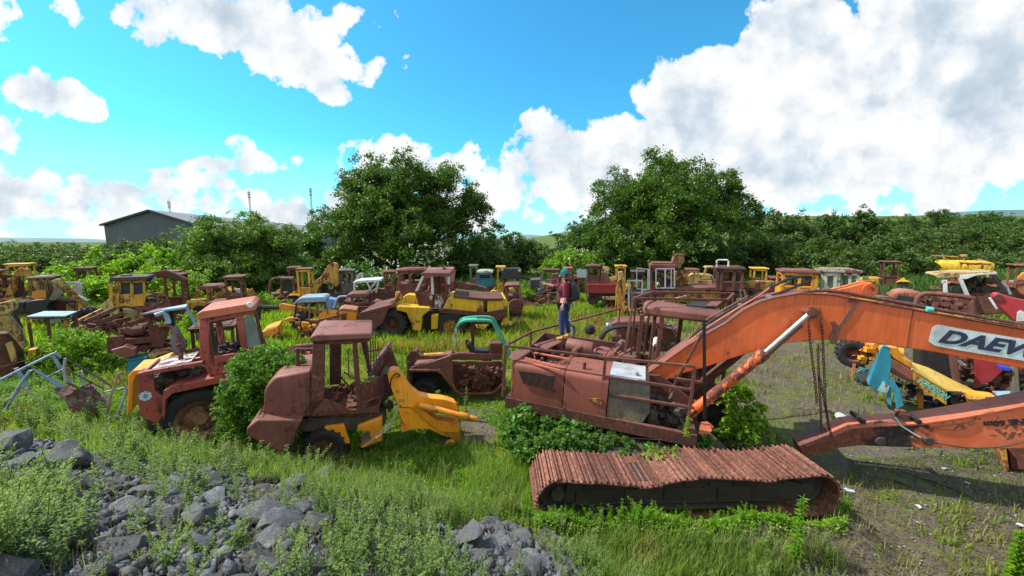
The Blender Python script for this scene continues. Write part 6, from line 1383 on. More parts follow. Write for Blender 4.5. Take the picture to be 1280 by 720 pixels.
# ================================================================ back row, centre
def simple(name, label, cat, base, head, fn, group=None):
    f = FA(base[0], base[1], head); t = thing(name, label, cat, f.m, group); fn(t, f); return t
def _(t, f):
    cab(t, f, 597, 615, 339, 349, 358, 0, 1.6, CYAN, roofmat=PALEG, pw=.13, rth=.16, glass=DARKGL)
    pr(t, f, 'chassis', DARKM, [(596, 358), (620, 358), (620, 368), (596, 368)], 0, 1.6)
simple('loose_cab', 'small turquoise tractor cab in the back row right of the red excavator arm', 'cab', (606, 370), -4, _)
def _(t, f):
    pr(t, f, 'panel', painted('black_panel', (.035, .035, .04), .25), [(627, 336), (650, 335), (651, 349), (627, 349)], 0, .9, bevel=.03); br(t, f, 'lamp', WHITE, [((627, 337, -.05), (629, 337, -.05)), ((648, 338, -.05), (651, 338, -.05))], 0, .18)
    br(t, f, 'post', RUSTD, [((631, 349), (631, 372)), ((647, 349), (647, 372))], .3, .2); tb(t, f, 'arm', STEEL, [(649, 346), (663, 349)], .3, .10)
    pr(t, f, 'yellow_block', YEL, [(641, 355), (642, 352), (647, 352), (648, 357)], -.1, .3)
simple('radiator_unit', 'black square radiator unit on posts in the back row', 'radiator', (640, 374), -3, _)
def _(t, f):
    br(t, f, 'cab_frame', RUSTP, [((632, 358), (635, 376)), ((649, 358), (651, 376)), ((632, 358), (649, 357)), ((634, 356, 1.2), (636, 374, 1.2)), ((649, 356, 1.2), (650, 374, 1.2)), ((634, 356, 1.2), (649, 356, 1.2))], 0, .14)
    pr(t, f, 'roof', RUSTP, [(630, 358), (633, 356), (649, 355.5), (651, 358)], -.1, 1.3, bevel=.02); pr(t, f, 'body', RUSTD, [(634, 370), (651, 370), (652, 377), (635, 377)], 0, 1.3)
    m = MB(); c = f.at(645, 382, 0); s = scale_at(f, 645, 382, 0); m.lathe([(0, -.3), (9 * s, -.3), (9.5 * s, .2), (9 * s, 1.2), (0, 1.2)], c, n=24); m.make('drum', RUSTB, t, smooth=True)
    pr(t, f, 'chassis', DARKM, [(636, 386), (653, 386), (653, 400), (637, 400)], .1, 1.0)
simple('dumper', 'rusty little dumper with open cab frame and round drum behind the yellow loader tail', 'dumper', (645, 402), -2, _)
def _(t, f):
    br(t, f, 'pillar', GALV, [((678, 339), (676, 360))], 0, .20); pr(t, f, 'roof_bar', RUSTD, [(677, 338), (679, 337), (700, 337), (700, 340), (678, 340)], 0, 1.2)
    pr(t, f, 'tank', painted('slate_tank', (.07, .09, .12), .25), [(672, 362), (680, 360), (681, 373), (673, 374)], -.1, .5, bevel=.06); pr(t, f, 'base', DARKM, [(674, 366), (704, 366), (704, 378), (674, 378)], .3, 1.2); br(t, f, 'pillar', RUSTD, [((700, 339, 1), (701, 366, 1))], 0, .12)
simple('shelter', 'grey pillar shelter frame behind the person on the excavator', 'frame', (686, 380), -4, _)
def _(t, f):
    PK = painted('pink_red_paint', (.55, .16, .20), .25)
    br(t, f, 'arm', PK, [((685, 350), (683, 371)), ((684, 351), (697, 348)), ((690, 346), (698, 343)), ((697, 348), (697, 362)), ((686, 358), (696, 356))], 0, .14); pr(t, f, 'body', PK, [(688, 351), (690, 343), (697, 342), (700, 352), (700, 362), (688, 362)], .3, .8, bevel=.05); junk(t, f, 686, 700, 360, 370, .1, .8, 30, .15, RUSTD, 90); wheel(t, f, 692, 370, 6, .2, .4)
simple('red_tractor', 'pinkish red little tractor partly hidden by the person', 'tractor', (690, 378), -2, _)
def _(t, f):
    pr(t, f, 'box', painted('dim_box', (.09, .07, .08), .3), [(663, 350), (676, 349), (676, 359), (663, 360)], 0, 1.6, bevel=.03); br(t, f, 'leg', RUSTD, [((664, 360), (664, 368)), ((675, 359), (675, 368))], .2, .12)
simple('metal_box', 'dark metal box on legs at the foot of the back hedge', 'box', (669, 370), 0, _)
def _(t, f):
    m = MB(); m.plate([f.at(721, 337, 0), f.at(733, 337, 0), f.at(733, 347, 0), f.at(721, 347, 0)], .06); m.make('panel', plain('pale_aqua_panel', (.38, .52, .52), .5), t); br(t, f, 'post', GALV, [((723, 347), (723, 368)), ((732, 347), (732, 368))], .05, .08); junk(t, f, 706, 732, 348, 366, .2, 1.5, 60, .25, RUSTD, 91, 'scrap')
simple('sign_board', 'pale aqua board standing above scrap left of the red truck', 'board', (722, 372), -2, _)
def _(t, f):
    pr(t, f, 'truck_body', CRIM, [(734, 355), (771, 355), (771, 367), (734, 367)], 0, 1.9, bevel=.04); cab(t, f, 734, 750, 332, 345, 355, .2, 1.6, painted('dark_brown_cab', (.12, .05, .04), .5, .6), pw=.13)
    pr(t, f, 'engine_cover', RUSTP, [(750, 355), (750, 345), (753, 341), (759, 341), (761, 346), (761, 355)], .2, 1.4, bevel=.05); pr(t, f, 'orange_box', painted('orange_box', (.55, .17, .04), .3), [(761, 354), (761, 349), (771, 349), (771, 354)], .4, 1.5)
    pr(t, f, 'chassis', DARKM, [(736, 367), (771, 367), (771, 376), (736, 376)], .2, 1.7); pr(t, f, 'bumper', CREAM, [(753, 371), (771, 371), (771, 375), (754, 375)], -.1, .1); wheel(t, f, 741, 374, 7, .1, .4); wheel(t, f, 764, 380, 10, -.05, .5)
    junk(t, f, 752, 760, 336, 342, .4, 1.2, 14, .18, CREAM, 92, 'debris')
simple('truck', 'crimson bodied old truck with rust brown open cab in the back row', 'truck', (752, 390), -3, _)
def _(t, f):
    OR = painted('ochre_arm', (.52, .27, .02), .4, .5)
    pr(t, f, 'arm', OR, [(772, 352), (776, 345), (782, 350), (783, 362), (779, 378), (778, 401), (773, 402), (772, 380), (770, 366)], 0, .25, bevel=.02); pr(t, f, 'arm', OR, [(770, 360), (773, 356), (776, 370), (771, 390), (769, 392)], .4, .6); pr(t, f, 'knuckle', CREAM, [(773, 351), (773, 340), (778, 339), (780, 347), (779, 354)], .05, .3, bevel=.03)
    tb(t, f, 'ram', STEEL, [(776, 350), (778, 374)], -.08, .04); pr(t, f, 'elbow', CREAM, [(762, 347), (772, 345), (773, 349), (764, 351)], .1, .3); tb(t, f, 'ram', OR, [(775, 362), (781, 388)], -.1, .06)
simple('digger_arm', 'upright ochre backhoe arm standing beside the crimson truck', 'digger arm', (776, 404), -2, _)
def _(t, f):
    PG = painted('white_door_frame', (.42, .44, .40), .35)
    br(t, f, 'frame', PG, [((784, 351), (803, 351)), ((786, 351), (786, 389)), ((803, 351), (802, 380)), ((785, 366), (803, 366)), ((786, 388), (797, 389)), ((784, 351, 1.1), (803, 351, 1.1)), ((803, 351, 1.1), (803, 378, 1.1))], 0, .08); pr(t, f, 'door_panel', PG, [(785, 367), (790, 367), (790, 388), (785, 388)], 0, .05)
    m = MB(); c = f.at(792, 372, .2); m.lathe([(0, -.6), (.28, -.55), (.3, .2), (.2, .4), (0, .4)], c, axis='z', n=18); m.make('tank', STEEL, t, smooth=True); junk(t, f, 788, 804, 370, 390, .2, 1.2, 34, .16, RUSTB, 93)
simple('loose_cab', 'white framed cab shell with a black tank inside beside the ochre arm', 'cab', (794, 394), -3, _)
def _(t, f):
    DR = painted('cab_dark_red', (.20, .07, .06), .45, .6)
    cab(t, f, 813, 844, 330, 358, 366, 0, 1.7, DR, pw=.16, rth=.26, ov=.03, lower=True)
    WF = plain('window_frame_white', (.38, .44, .52), .4, var=.15)
    o = f.path([(820, 336), (843, 336), (843, 360), (820, 360)], -.04); m = MB()
    for i in range(4): m.bar(o[i], o[(i + 1) % 4], .06)
    m.bar(f.at(831.5, 336, -.04), f.at(831.5, 360, -.04), .08); m.bar(f.at(839, 336, -.04), f.at(839, 360, -.04), .05); wf = m.make('window_frame', WF, t)
    o = f.path([(796, 335), (812, 337), (812, 362), (796, 361)], -.02); m = MB()
    for i in range(4): m.bar(o[i], o[(i + 1) % 4], .05)
    m.bar(f.at(810, 337, -.02), f.at(810, 362, -.02), .06); m.make('open_door', WF, t); junk(t, f, 823, 842, 345, 360, .4, 1.3, 30, .2, CREAM, 94, 'controls'); junk(t, f, 826, 838, 350, 362, .2, .8, 14, .2, STEEL, 95, 'seat_remains')
    pr(t, f, 'body', YELD, [(820, 362), (900, 361), (902, 376), (822, 378)], .2, 2.5, bevel=.04)
    pr(t, f, 'body_top', RUSTP, [(818, 361), (900, 359), (901, 362), (820, 364)], .1, 2.6)
    BK = painted('tan_bucket', (.28, .17, .07), .5, .7)
    pr(t, f, 'dipper', BK, [(845, 362), (846, 342), (850, 338), (855, 345), (853, 362)], 1.6, 1.9); pr(t, f, 'bucket', BK, [(839, 330), (842, 321), (846, 317), (855, 318), (856, 326), (850, 336), (844, 336)], 1.4, 2.2, bevel=.04)
    br(t, f, 'bucket_teeth', BK, [((842 + 4 * k, 320, 1.5), (842.5 + 4 * k, 315.5, 1.5)) for k in range(4)], 1.5, .12); junk(t, f, 846, 858, 340, 362, 1.5, 2.0, 24, .18, YELD, 96, 'linkage')
simple('excavator', 'excavator with dark red cab and white framed windows under the right oak', 'excavator', (840, 388), -2, _)
def _(t, f):
    pr(t, f, 'cab_side', CREAM, [(861, 359), (861, 345), (864, 343), (891, 344.5), (892, 348), (876, 349), (875, 359), (869, 359), (869, 349), (866, 349), (866, 359)], 0, .1, bevel=.01); pr(t, f, 'bonnet', CREAM, [(861, 346), (866, 342.5), (891, 344), (892, 347)], 0, 1.5, bevel=.03)
    br(t, f, 'windscreen', CREAM, [((880, 343), (883, 335)), ((883, 335), (895, 334)), ((893, 344), (894, 335)), ((880, 343, 1.4), (883, 335, 1.4)), ((883, 335, 1.4), (895, 334, 1.4))], .1, .13); pr(t, f, 'roof', CREAM, [(882, 335), (884, 333.5), (896, 333.5), (896, 335.5)], 0, 1.5)
    pr(t, f, 'wing', CREAM, [(869, 350), (890, 350), (890, 362), (886, 362), (884, 354), (872, 354), (870, 362), (868, 362)], -.1, .3); wheel(t, f, 878, 364, 8, 0, .5); pr(t, f, 'box', YEL, [(880, 360), (898, 358), (899, 363), (881, 364)], -.3, .5, bevel=.04)
simple('dumper_truck', 'cream yellow dumper truck with sloping bonnet right of the white window cab', 'dumper', (878, 374), -2, _)
def _(t, f):
    DK = painted('brown_black_cab', (.08, .04, .035), .5, .6)
    cab(t, f, 896, 931, 334, 353, 364, 0, 1.6, DK, mids=(903, 919), pw=.16, rth=.12); tb(t, f, 'roof_hoop', WHITE, [(896, 334), (896, 326), (898, 325), (909, 325), (910.5, 327), (910.5, 334)], .2, .05)
    pr(t, f, 'yellow_side', YELD, [(905, 340), (929, 339), (929, 352), (905, 352)], 1.5, 1.56); junk(t, f, 920, 932, 366, 384, .1, 1.0, 34, .2, DARKM, 97)
    br(t, f, 'ladder', GALV, [((925, 362), (928, 380)), ((930, 362), (935, 378))], -.2, .08); pr(t, f, 'chassis', RUSTD, [(896, 364), (936, 364), (938, 384), (896, 384)], .3, 1.8)
    pr(t, f, 'boom', YELD, [(926, 355), (940, 351), (972, 352), (976, 356), (972, 361), (950, 363), (928, 358)], .5, .9, bevel=.03); pr(t, f, 'boom_top', RUSTP, [(935, 347), (938, 346), (975, 353), (975, 355), (938, 351)], 1.2, 1.5); junk(t, f, 930, 965, 362, 380, .3, 1.6, 60, .22, RUSTD, 98, 'linkage')
simple('excavator', 'dark brown cabbed excavator with white hoop on roof and dull yellow boom', 'excavator', (915, 392), -2, _)
def _(t, f):
    cab(t, f, 978, 1024, 338, 359, 380, 0, 1.5, YEL, roofmat=RUSTP, mids=(1001, 1018), pw=.12, rth=.10)
    m = MB(); c = f.at(1008, 352, .6); clutter(m, np.random.default_rng(5), c.x - .3, c.x + .3, .3, 1, c.z - .3, c.z + .2, 20, .1); m.make('controls', GALV, t); pr(t, f, 'chassis', DARKM, [(976, 380), (1026, 380), (1026, 404), (976, 404)], .2, 1.4); wheel(t, f, 990, 402, 16, 0, .5)
simple('loose_cab', 'yellow cab with rusty roof left of the pale green cab, above the boom', 'cab', (1000, 418), -10, _)
def _(t, f):
    X0, X1, Zb, Zs, Z1 = cab(t, f, 1028, 1076, 337, 366, 385, 0, 1.5, PALEG, roofmat=painted('peeling_roof', (.34, .28, .24), .45), mids=(1046, 1050, 1064), pw=.11, rth=.12, ov=.08)
    m = MB(); p = f.poly([(1030, 342), (1046, 341), (1046, 366), (1030, 367)], -.02); o = f.poly([(1034, 345), (1042, 345), (1042, 360), (1034, 360)], -.02)
    m.prism([p[0], p[1], o[1], o[0]], -.02, .02); m.prism([p[1], p[2], o[2], o[1]], -.02, .02); m.prism([p[2], p[3], o[3], o[2]], -.02, .02); m.prism([p[3], p[0], o[0], o[3]], -.02, .02); m.make('door', PALEG, t)
    br(t, f, 'wiper_post', STEEL, [((1053, 341), (1058, 366))], -.02, .07); pr(t, f, 'mirror', GALV, [(1078, 346), (1086, 345), (1086, 350), (1078, 350)], -.1, -.05); pr(t, f, 'chassis', DARKM, [(1028, 385), (1080, 385), (1080, 404), (1028, 404)], .2, 1.4)
simple('loose_cab', 'pale green peeling cab with mirror, weeds growing on its roof, above the boom', 'cab', (1052, 418), -12, _)
# tank lorry
def _(t, f):
    m = MB(); a = f.at(1158, 333, 1.2); b = f.at(1240, 332, 1.2); s = scale_at(f, 1200, 332, 1.2); r = 9.6 * s
    xs = np.linspace(a.x, b.x, 15); vs = []; n = 20
    for k, x in enumerate(xs):
        rr = r * (1 - .28 * max(0, abs(k - 7) - 5.5) / 1.5)
        for q in range(n): an = 2 * math.pi * q / n; vs.append((x, 1.2 + 1.15 * rr * math.copysign(abs(math.cos(an)) ** .7, math.cos(an)), a.z + rr * .95 * math.copysign(abs(math.sin(an)) ** .7, math.sin(an))))
    fs = [(k * n + q, k * n + (q + 1) % n, (k + 1) * n + (q + 1) % n, (k + 1) * n + q) for k in range(14) for q in range(n)] + [tuple(range(n)), tuple(14 * n + q for q in range(n))]
    m.add(vs, fs); tk = m.make('tank', painted('tanker_yellow', (.62, .42, .006), .26, .5, .35, .6), t, smooth=True)
    m = MB()
    for px in (1180, 1203, 1221, 1224): x = f.at(px, 332, 1.2).x; m.lathe([(r * 1.09, -.04), (r * 1.16, -.04), (r * 1.16, .04), (r * 1.09, .04)], (x, 1.2, a.z), axis='x', n=20)
    m.make('tank_band', YELD, tk); pr(t, f, 'manhole', CREAM, [(1202, 321), (1203, 318), (1209, 318), (1210, 321)], .8, 1.6, bevel=.05); br(t, f, 'walkway', YEL, [((1165, 319), (1198, 321)), ((1165, 321), (1165, 324)), ((1180, 320), (1180, 323))], .8, .10)
    cab(t, f, 1140, 1153, 328, 336, 344, 0, 2.2, YEL, pw=.22, rth=.2, glass=DARKGL); pr(t, f, 'chassis', DARKM, [(1142, 342), (1242, 341), (1242, 346), (1142, 347)], .3, 2.0); pr(t, f, 'skirt', YEL, [(1160, 340), (1242, 338), (1244, 343), (1162, 345)], 0, .15)
    for px in (1148, 1215, 1230): wheel(t, f, px, 345, 5, .1, .5)
simple('tank_lorry', 'yellow tank lorry parked in the tall grass below the rising field', 'tanker', (1195, 351), -4, _)
# ---- right hand cluster
def _(t, f):
    pr(t, f, 'roof', CREAM, [(1168, 344), (1172, 342), (1205, 340), (1246, 339), (1247, 341), (1220, 344), (1208, 346.5), (1172, 348)], 0, 1.5, bevel=.03)
    pr(t, f, 'roof_edge', WHITE, [(1200, 344), (1246, 340), (1247, 343), (1222, 344), (1208, 349), (1200, 349)], -.06, -.01)
    br(t, f, 'leg', WHITE, [((1200, 348), (1211, 374)), ((1181, 350), (1182, 368)), ((1177, 353), (1182, 352))], 0, .11); br(t, f, 'leg', STEEL, [((1242, 343), (1253, 362)), ((1222, 346, 1.3), (1224, 362, 1.3))], 0, .11); tb(t, f, 'leg', WHITE, [(1253, 354), (1258, 358), (1263, 368)], .2, .04)
    pr(t, f, 'body', RUSTD, [(1184, 368), (1250, 366), (1256, 392), (1184, 396)], .2, 1.6, bevel=.05); junk(t, f, 1200, 1250, 352, 372, .3, 1.4, 50, .14, DARKM, 99)
simple('canopy_digger', 'digger with cream and white canopy roof on slanting white legs at the right', 'digger', (1215, 432), -22, _)
def _(t, f):
    pr(t, f, 'roof', painted('orange_rust_roof', (.40, .13, .07), .4), [(1118, 375), (1119, 369), (1124, 365), (1132, 363.5), (1150, 365), (1157, 368), (1150, 372), (1146, 378)], 0, .9, bevel=.05, smooth=True); pr(t, f, 'side_glass', DARKGL, [(1121, 374), (1122, 369.5), (1142, 371), (1143, 378)], -.02, -.01, bevel=0)
    tb(t, f, 'cab_rail', RUSTB, [(1144, 385), (1147, 373), (1153, 368), (1165, 367), (1212, 372), (1215, 377), (1217, 395)], -.1, .07, 10, 3); pr(t, f, 'cab_back', RUSTB, [(1160, 388), (1162, 374), (1166, 371), (1174, 372), (1178, 378), (1178, 392)], .4, .46); br(t, f, 'post', RUSTP, [((1169, 371), (1166, 386)), ((1212, 372, 1.0), (1214, 392, 1.0)), ((1157, 368, 1.0), (1160, 388, 1.0))], -.05, .07)
    pr(t, f, 'body', RUSTB, [(1116, 378), (1216, 392), (1216, 425), (1116, 420)], .1, 1.2, bevel=.04); junk(t, f, 1160, 1212, 378, 396, .1, 1.1, 60, .09, RUSTD, 101, 'seat_remains')
simple('rust_loader', 'orange rust loader with open curved cab roof just behind the orange boom', 'loader', (1165, 470), -18, _)
def _(t, f):
    pr(t, f, 'arm', CRIM, [(1241, 371), (1244, 367), (1249, 366), (1262, 371), (1300, 379), (1330, 384), (1330, 404), (1290, 404), (1268, 402), (1262, 396), (1252, 386)], 0, .3, bevel=.03); m = MB(); m.lathe([(0, -.05), (.09, -.05), (.09, .35), (0, .35)], f.at(1248, 372, 0), n=14); m.make('pin', RUSTD, t)
    pr(t, f, 'white_part', WHITE, [(1271, 402), (1272, 391), (1276, 388), (1284, 392), (1292, 390), (1292, 402)], -.08, -.02); pr(t, f, 'red_body', CRIM, [(1218, 442), (1244, 440), (1242, 470), (1236, 482), (1218, 484), (1222, 460)], .2, .6); tb(t, f, 'hose', WHITE, [(1237, 372), (1241, 378), (1246, 386)], -.1, .03)
simple('digger_arm', 'crimson digger arm with a white patch at the right edge above the boom', 'digger arm', (1262, 470), -20, _)
def _(t, f):
    m = MB(); m.bar(f.at(1186, 358, 0), f.at(1300, 350, 0), .3, .22); m.make('beam', BLUEG, t, bevel=.02); pr(t, f, 'bracket', YEL, [(1270, 350), (1280, 341), (1300, 336), (1300, 350)], -.2, .2); br(t, f, 'support', RUSTD, [((1200, 359, .0), (1200, 376, .0)), ((1290, 353, .0), (1290, 374, .0))], 0, .14)
simple('steel_beam', 'long pale blue steel beam on stands behind the cream canopy digger', 'beam', (1240, 376), -3, _)
def _(t, f):
    rs = np.random.default_rng(4)
    for k in range(7):
        a = f.at(1093 + 16 * k, 372 - (k % 2) * 4, .4 * (k % 3)); m = MB(); m.tube([a, a + Vector((1.6, rs.uniform(-.3, .3), rs.uniform(-.05, .1)))], .18, 10); m.make('log', plain('weathered_log', (.13, .12, .12), .9, var=.4), t, smooth=True)
simple('log_pile', 'grey weathered logs heaped behind the orange boom at the edge of the tall grass', 'logs', (1140, 384), -2, _)
def _(t, f):
    pr(t, f, 'shell', CYAN, [(1101, 436), (1104, 432), (1110, 433), (1113.5, 445), (1114, 458), (1112, 472), (1120, 480), (1125, 487), (1130, 507), (1121, 512), (1118, 492), (1114, 484), (1115, 508), (1110, 505), (1108, 488), (1101, 484), (1096, 493), (1090, 486), (1086, 480), (1092, 462)], 0, .06, bevel=.01)
    m = MB(); m.plate([f.at(1104, 433, 0), f.at(1111, 434, 0), f.at(1114, 460, .35), f.at(1108, 466, .35)], .03); m.make('fold', CYAN, t); m = MB(); m.plate([f.at(1086, 481, 0), f.at(1096, 470, .02), f.at(1102, 436, .02), f.at(1095, 448, .5), f.at(1084, 474, .5)], .03); m.make('fold', CYAN, t)
    m = MB(); m.plate([f.at(1097, 488, -.03), f.at(1104, 476, -.03), f.at(1112, 482, -.03), f.at(1109, 492, -.03)], .02); m.make('torn_edge', painted('pale_cyan_edge', (.3, .55, .6), .3), t)
simple('bent_bonnet', 'torn bright cyan bonnet sheet standing beside the yellow arm on the ground', 'bonnet', (1108, 512), -8, _)
def _(t, f):
    a, b_ = f.at(1116, 462, 0), f.at(1183, 498, 0); 
    pr(t, f, 'rusty_beam', RUSTP, [(1112, 440), (1114, 448), (1141, 464), (1141, 480), (1114.5, 467), (1112, 456)], 0, .5, bevel=.02); pr(t, f, 'beam_end', YEL, [(1112, 434), (1122, 434), (1128, 446), (1140, 452), (1140, 462), (1114, 447)], .1, .6, bevel=.03)
    bx_ = pr(t, f, 'box_section', painted('box_yellow', (.60, .36, .03), .36, .5, 1.4), [(1141, 463), (1184, 489), (1183.5, 507), (1141, 480)], 0, .55, bevel=.01)
    p0 = f.at(1145, 478, -.006); p1 = f.at(1180, 501, -.006); ang = math.atan2(p1.z - p0.z, p1.x - p0.x)
    tm = text_mesh('lettering', 'JOHNSON', plain('cyan_lettering', (.08, .50, .50), .5, var=.4, scale=25), bx_, 1, Matrix.Translation(p0) @ Matrix.Rotation(-ang, 4, 'Y') @ Matrix.Rotation(R(90), 4, 'X'), shear=0, offset=.02, ext=.003)
    xs = [v.co.x for v in tm.data.vertices]; ys = [v.co.y for v in tm.data.vertices]; wl = (p1 - p0).length; hh = abs(f.at(1150, 470, 0).z - f.at(1150, 478.5, 0).z)
    for v in tm.data.vertices: v.co.x = (v.co.x - min(xs)) * wl / (max(xs) - min(xs)); v.co.y = (v.co.y - min(ys)) * hh / (max(ys) - min(ys))
    m = MB(); m.plate([f.at(1140, 462, -.02), f.at(1184, 489, -.02), f.at(1221, 490.5, .9), f.at(1160, 460, .9), f.at(1136, 452, .7)], .03); m.make('top_plate', painted('top_yellow', (.62, .42, .06), .30, .5, 1.2), t); m = MB(); m.tube([f.at(1186, 492, .1), f.at(1222, 494, .5)], .05, 8); m.make('shaft', STEEL, t, smooth=True)
    pr(t, f, 'second_arm', YEL, [(1204, 494), (1212, 493), (1247, 497), (1259, 508), (1262, 520), (1222, 520), (1212, 508)], .2, .6, bevel=.03); m = MB(); m.plate([f.at(1204, 493, .15), f.at(1212, 499, .1), f.at(1254, 503, .2), f.at(1247, 496.5, .7)], .03); m.make('second_arm_top', YELD, t)
    junk(t, f, 1184, 1210, 496, 514, .2, .8, 50, .09, STEEL, 110, 'linkage'); junk(t, f, 1120, 1180, 486, 512, .5, .9, 40, .08, DARKM, 111, 'scrap')
    br(t, f, 'foot', YEL, [((1150, 486, .3), (1150, 520, .3)), ((1230, 512, .4), (1230, 540, .4))], .3, .10)
simple('digger_arm', 'yellow box section digger arm with cyan lettering lying under the orange boom', 'digger arm', (1150, 514), -12, _)
def _(t, f):
    wheel(t, f, 1068, 443, 17, 0, .4); pr(t, f, 'block', YELB, [(1075, 430), (1095, 430), (1096, 450), (1088, 452), (1084, 446), (1076, 448)], .1, .7, bevel=.03); junk(t, f, 1074, 1096, 430, 452, -.05, .3, 44, .08, YELB, 112); tb(t, f, 'tube', YEL, [(1098, 437), (1128, 441)], .6, .14, 12); br(t, f, 'lever', painted('orange_lever', (.6, .2, .05), .3), [((1068, 455), (1065, 471))], -.1, .06)
    tb(t, f, 'cable', CYAN, [(1070, 466), (1080, 461), (1088, 464), (1090, 470)], -.1, .02, 6, 4); pr(t, f, 'green_block', painted('teal_block', (.04, .14, .14), .3), [(1072, 470), (1084, 462), (1090, 470), (1086, 478), (1076, 478)], -.1, .2)
simple('engine_block', 'yellow engine block with a black tyre left of the cyan sheet', 'engine', (1080, 482), -6, _)
def _(t, f):
    for a, b_, c, d in ((1187, 440, 1198, 480), (1265, 458, 1272, 500)):
        pr(t, f, 'post', RUSTB if a < 1200 else GALV, [(a, b_), (a + 8, b_), (c + 4, d), (c - 5, d)], 0, .2, bevel=.02)
    pr(t, f, 'red_panel', CRIM, [(1218, 450), (1224, 442), (1262, 446), (1256, 462), (1240, 476), (1217, 486), (1219, 466)], .3, .36); pr(t, f, 'hull', STEEL, [(1150, 425), (1300, 440), (1300, 480), (1150, 470)], .9, 1.8, bevel=.05); junk(t, f, 1190, 1300, 446, 490, .5, 1.2, 80, .14, RUSTD, 113, 'scrap')
    pr(t, f, 'blue_box', plain('blue_crate', (.02, .05, .42), .5), [(1250, 458), (1264, 460), (1264, 464), (1251, 463)], -.05, .2); pr(t, f, 'white_bit', WHITE, [(1197, 453), (1203, 452), (1209, 457), (1200, 457)], .1, .3)
    pr(t, f, 'grey_sheet', BLUEG, [(1252, 498), (1300, 498), (1300, 508), (1256, 508)], -.2, .4)
simple('scrap_chassis', 'dark machine chassis with rust posts and red plate in the shade under the boom', 'chassis', (1230, 506), -14, _)
def _(t, f):
    pr(t, f, 'wedge', YELD, [(1250, 560), (1258, 558), (1262, 588), (1257, 592)], 0, .5); pr(t, f, 'block', RUSTB, [(1260, 556), (1300, 556), (1300, 588), (1264, 588)], .1, .5, bevel=.02)
simple('prop_block', 'dull yellow steel wedge and rusty block propping the stick at the right edge', 'block', (1262, 592), -5, _)
# car wreck behind the excavator
def _(t, f):
    pr(t, f, 'roof', RUSTP, [(763, 405), (770, 402), (800, 401), (832, 404), (832, 407), (766, 408)], 0, .9, bevel=.03); br(t, f, 'grille', CREAM, [((828, 402), (846, 404)), ((828, 408), (846, 412)), ((828, 402), (828, 410)), ((846, 404), (846, 414))], -.2, .04)
    m = MB(); c = f.at(760, 407, 0); m.lathe([(0, -.06), (.09, -.06), (.11, .0), (.07, .08), (0, .08)], c, axis='x', n=16); m.make('headlamp', painted('lamp_blue', (.25, .33, .45), .2), t, smooth=True); m = MB(); m.lathe([(0, -.06), (.08, -.06), (.10, .0), (.07, .08), (0, .08)], f.at(766, 402, .4), axis='x', n=16); m.make('headlamp', STEEL, t, smooth=True)
    pr(t, f, 'bonnet', RUSTP, [(768, 410), (800, 406), (850, 410), (850, 424), (770, 424)], .3, 1.2, bevel=.05); pr(t, f, 'body', RUSTD, [(764, 420), (850, 420), (850, 440), (764, 440)], .2, 1.3, bevel=.04); junk(t, f, 800, 850, 408, 436, .0, .5, 60, .08, DARKM, 120)
    pr(t, f, 'orange_seat', painted('orange_seat', (.5, .18, .08), .3), [(806, 398), (812, 396), (816, 406), (808, 410)], .4, .6)
simple('car_wreck', 'low rusty jeep wreck with loose headlamps seen behind the excavator cab', 'wreck', (800, 462), -6, _)
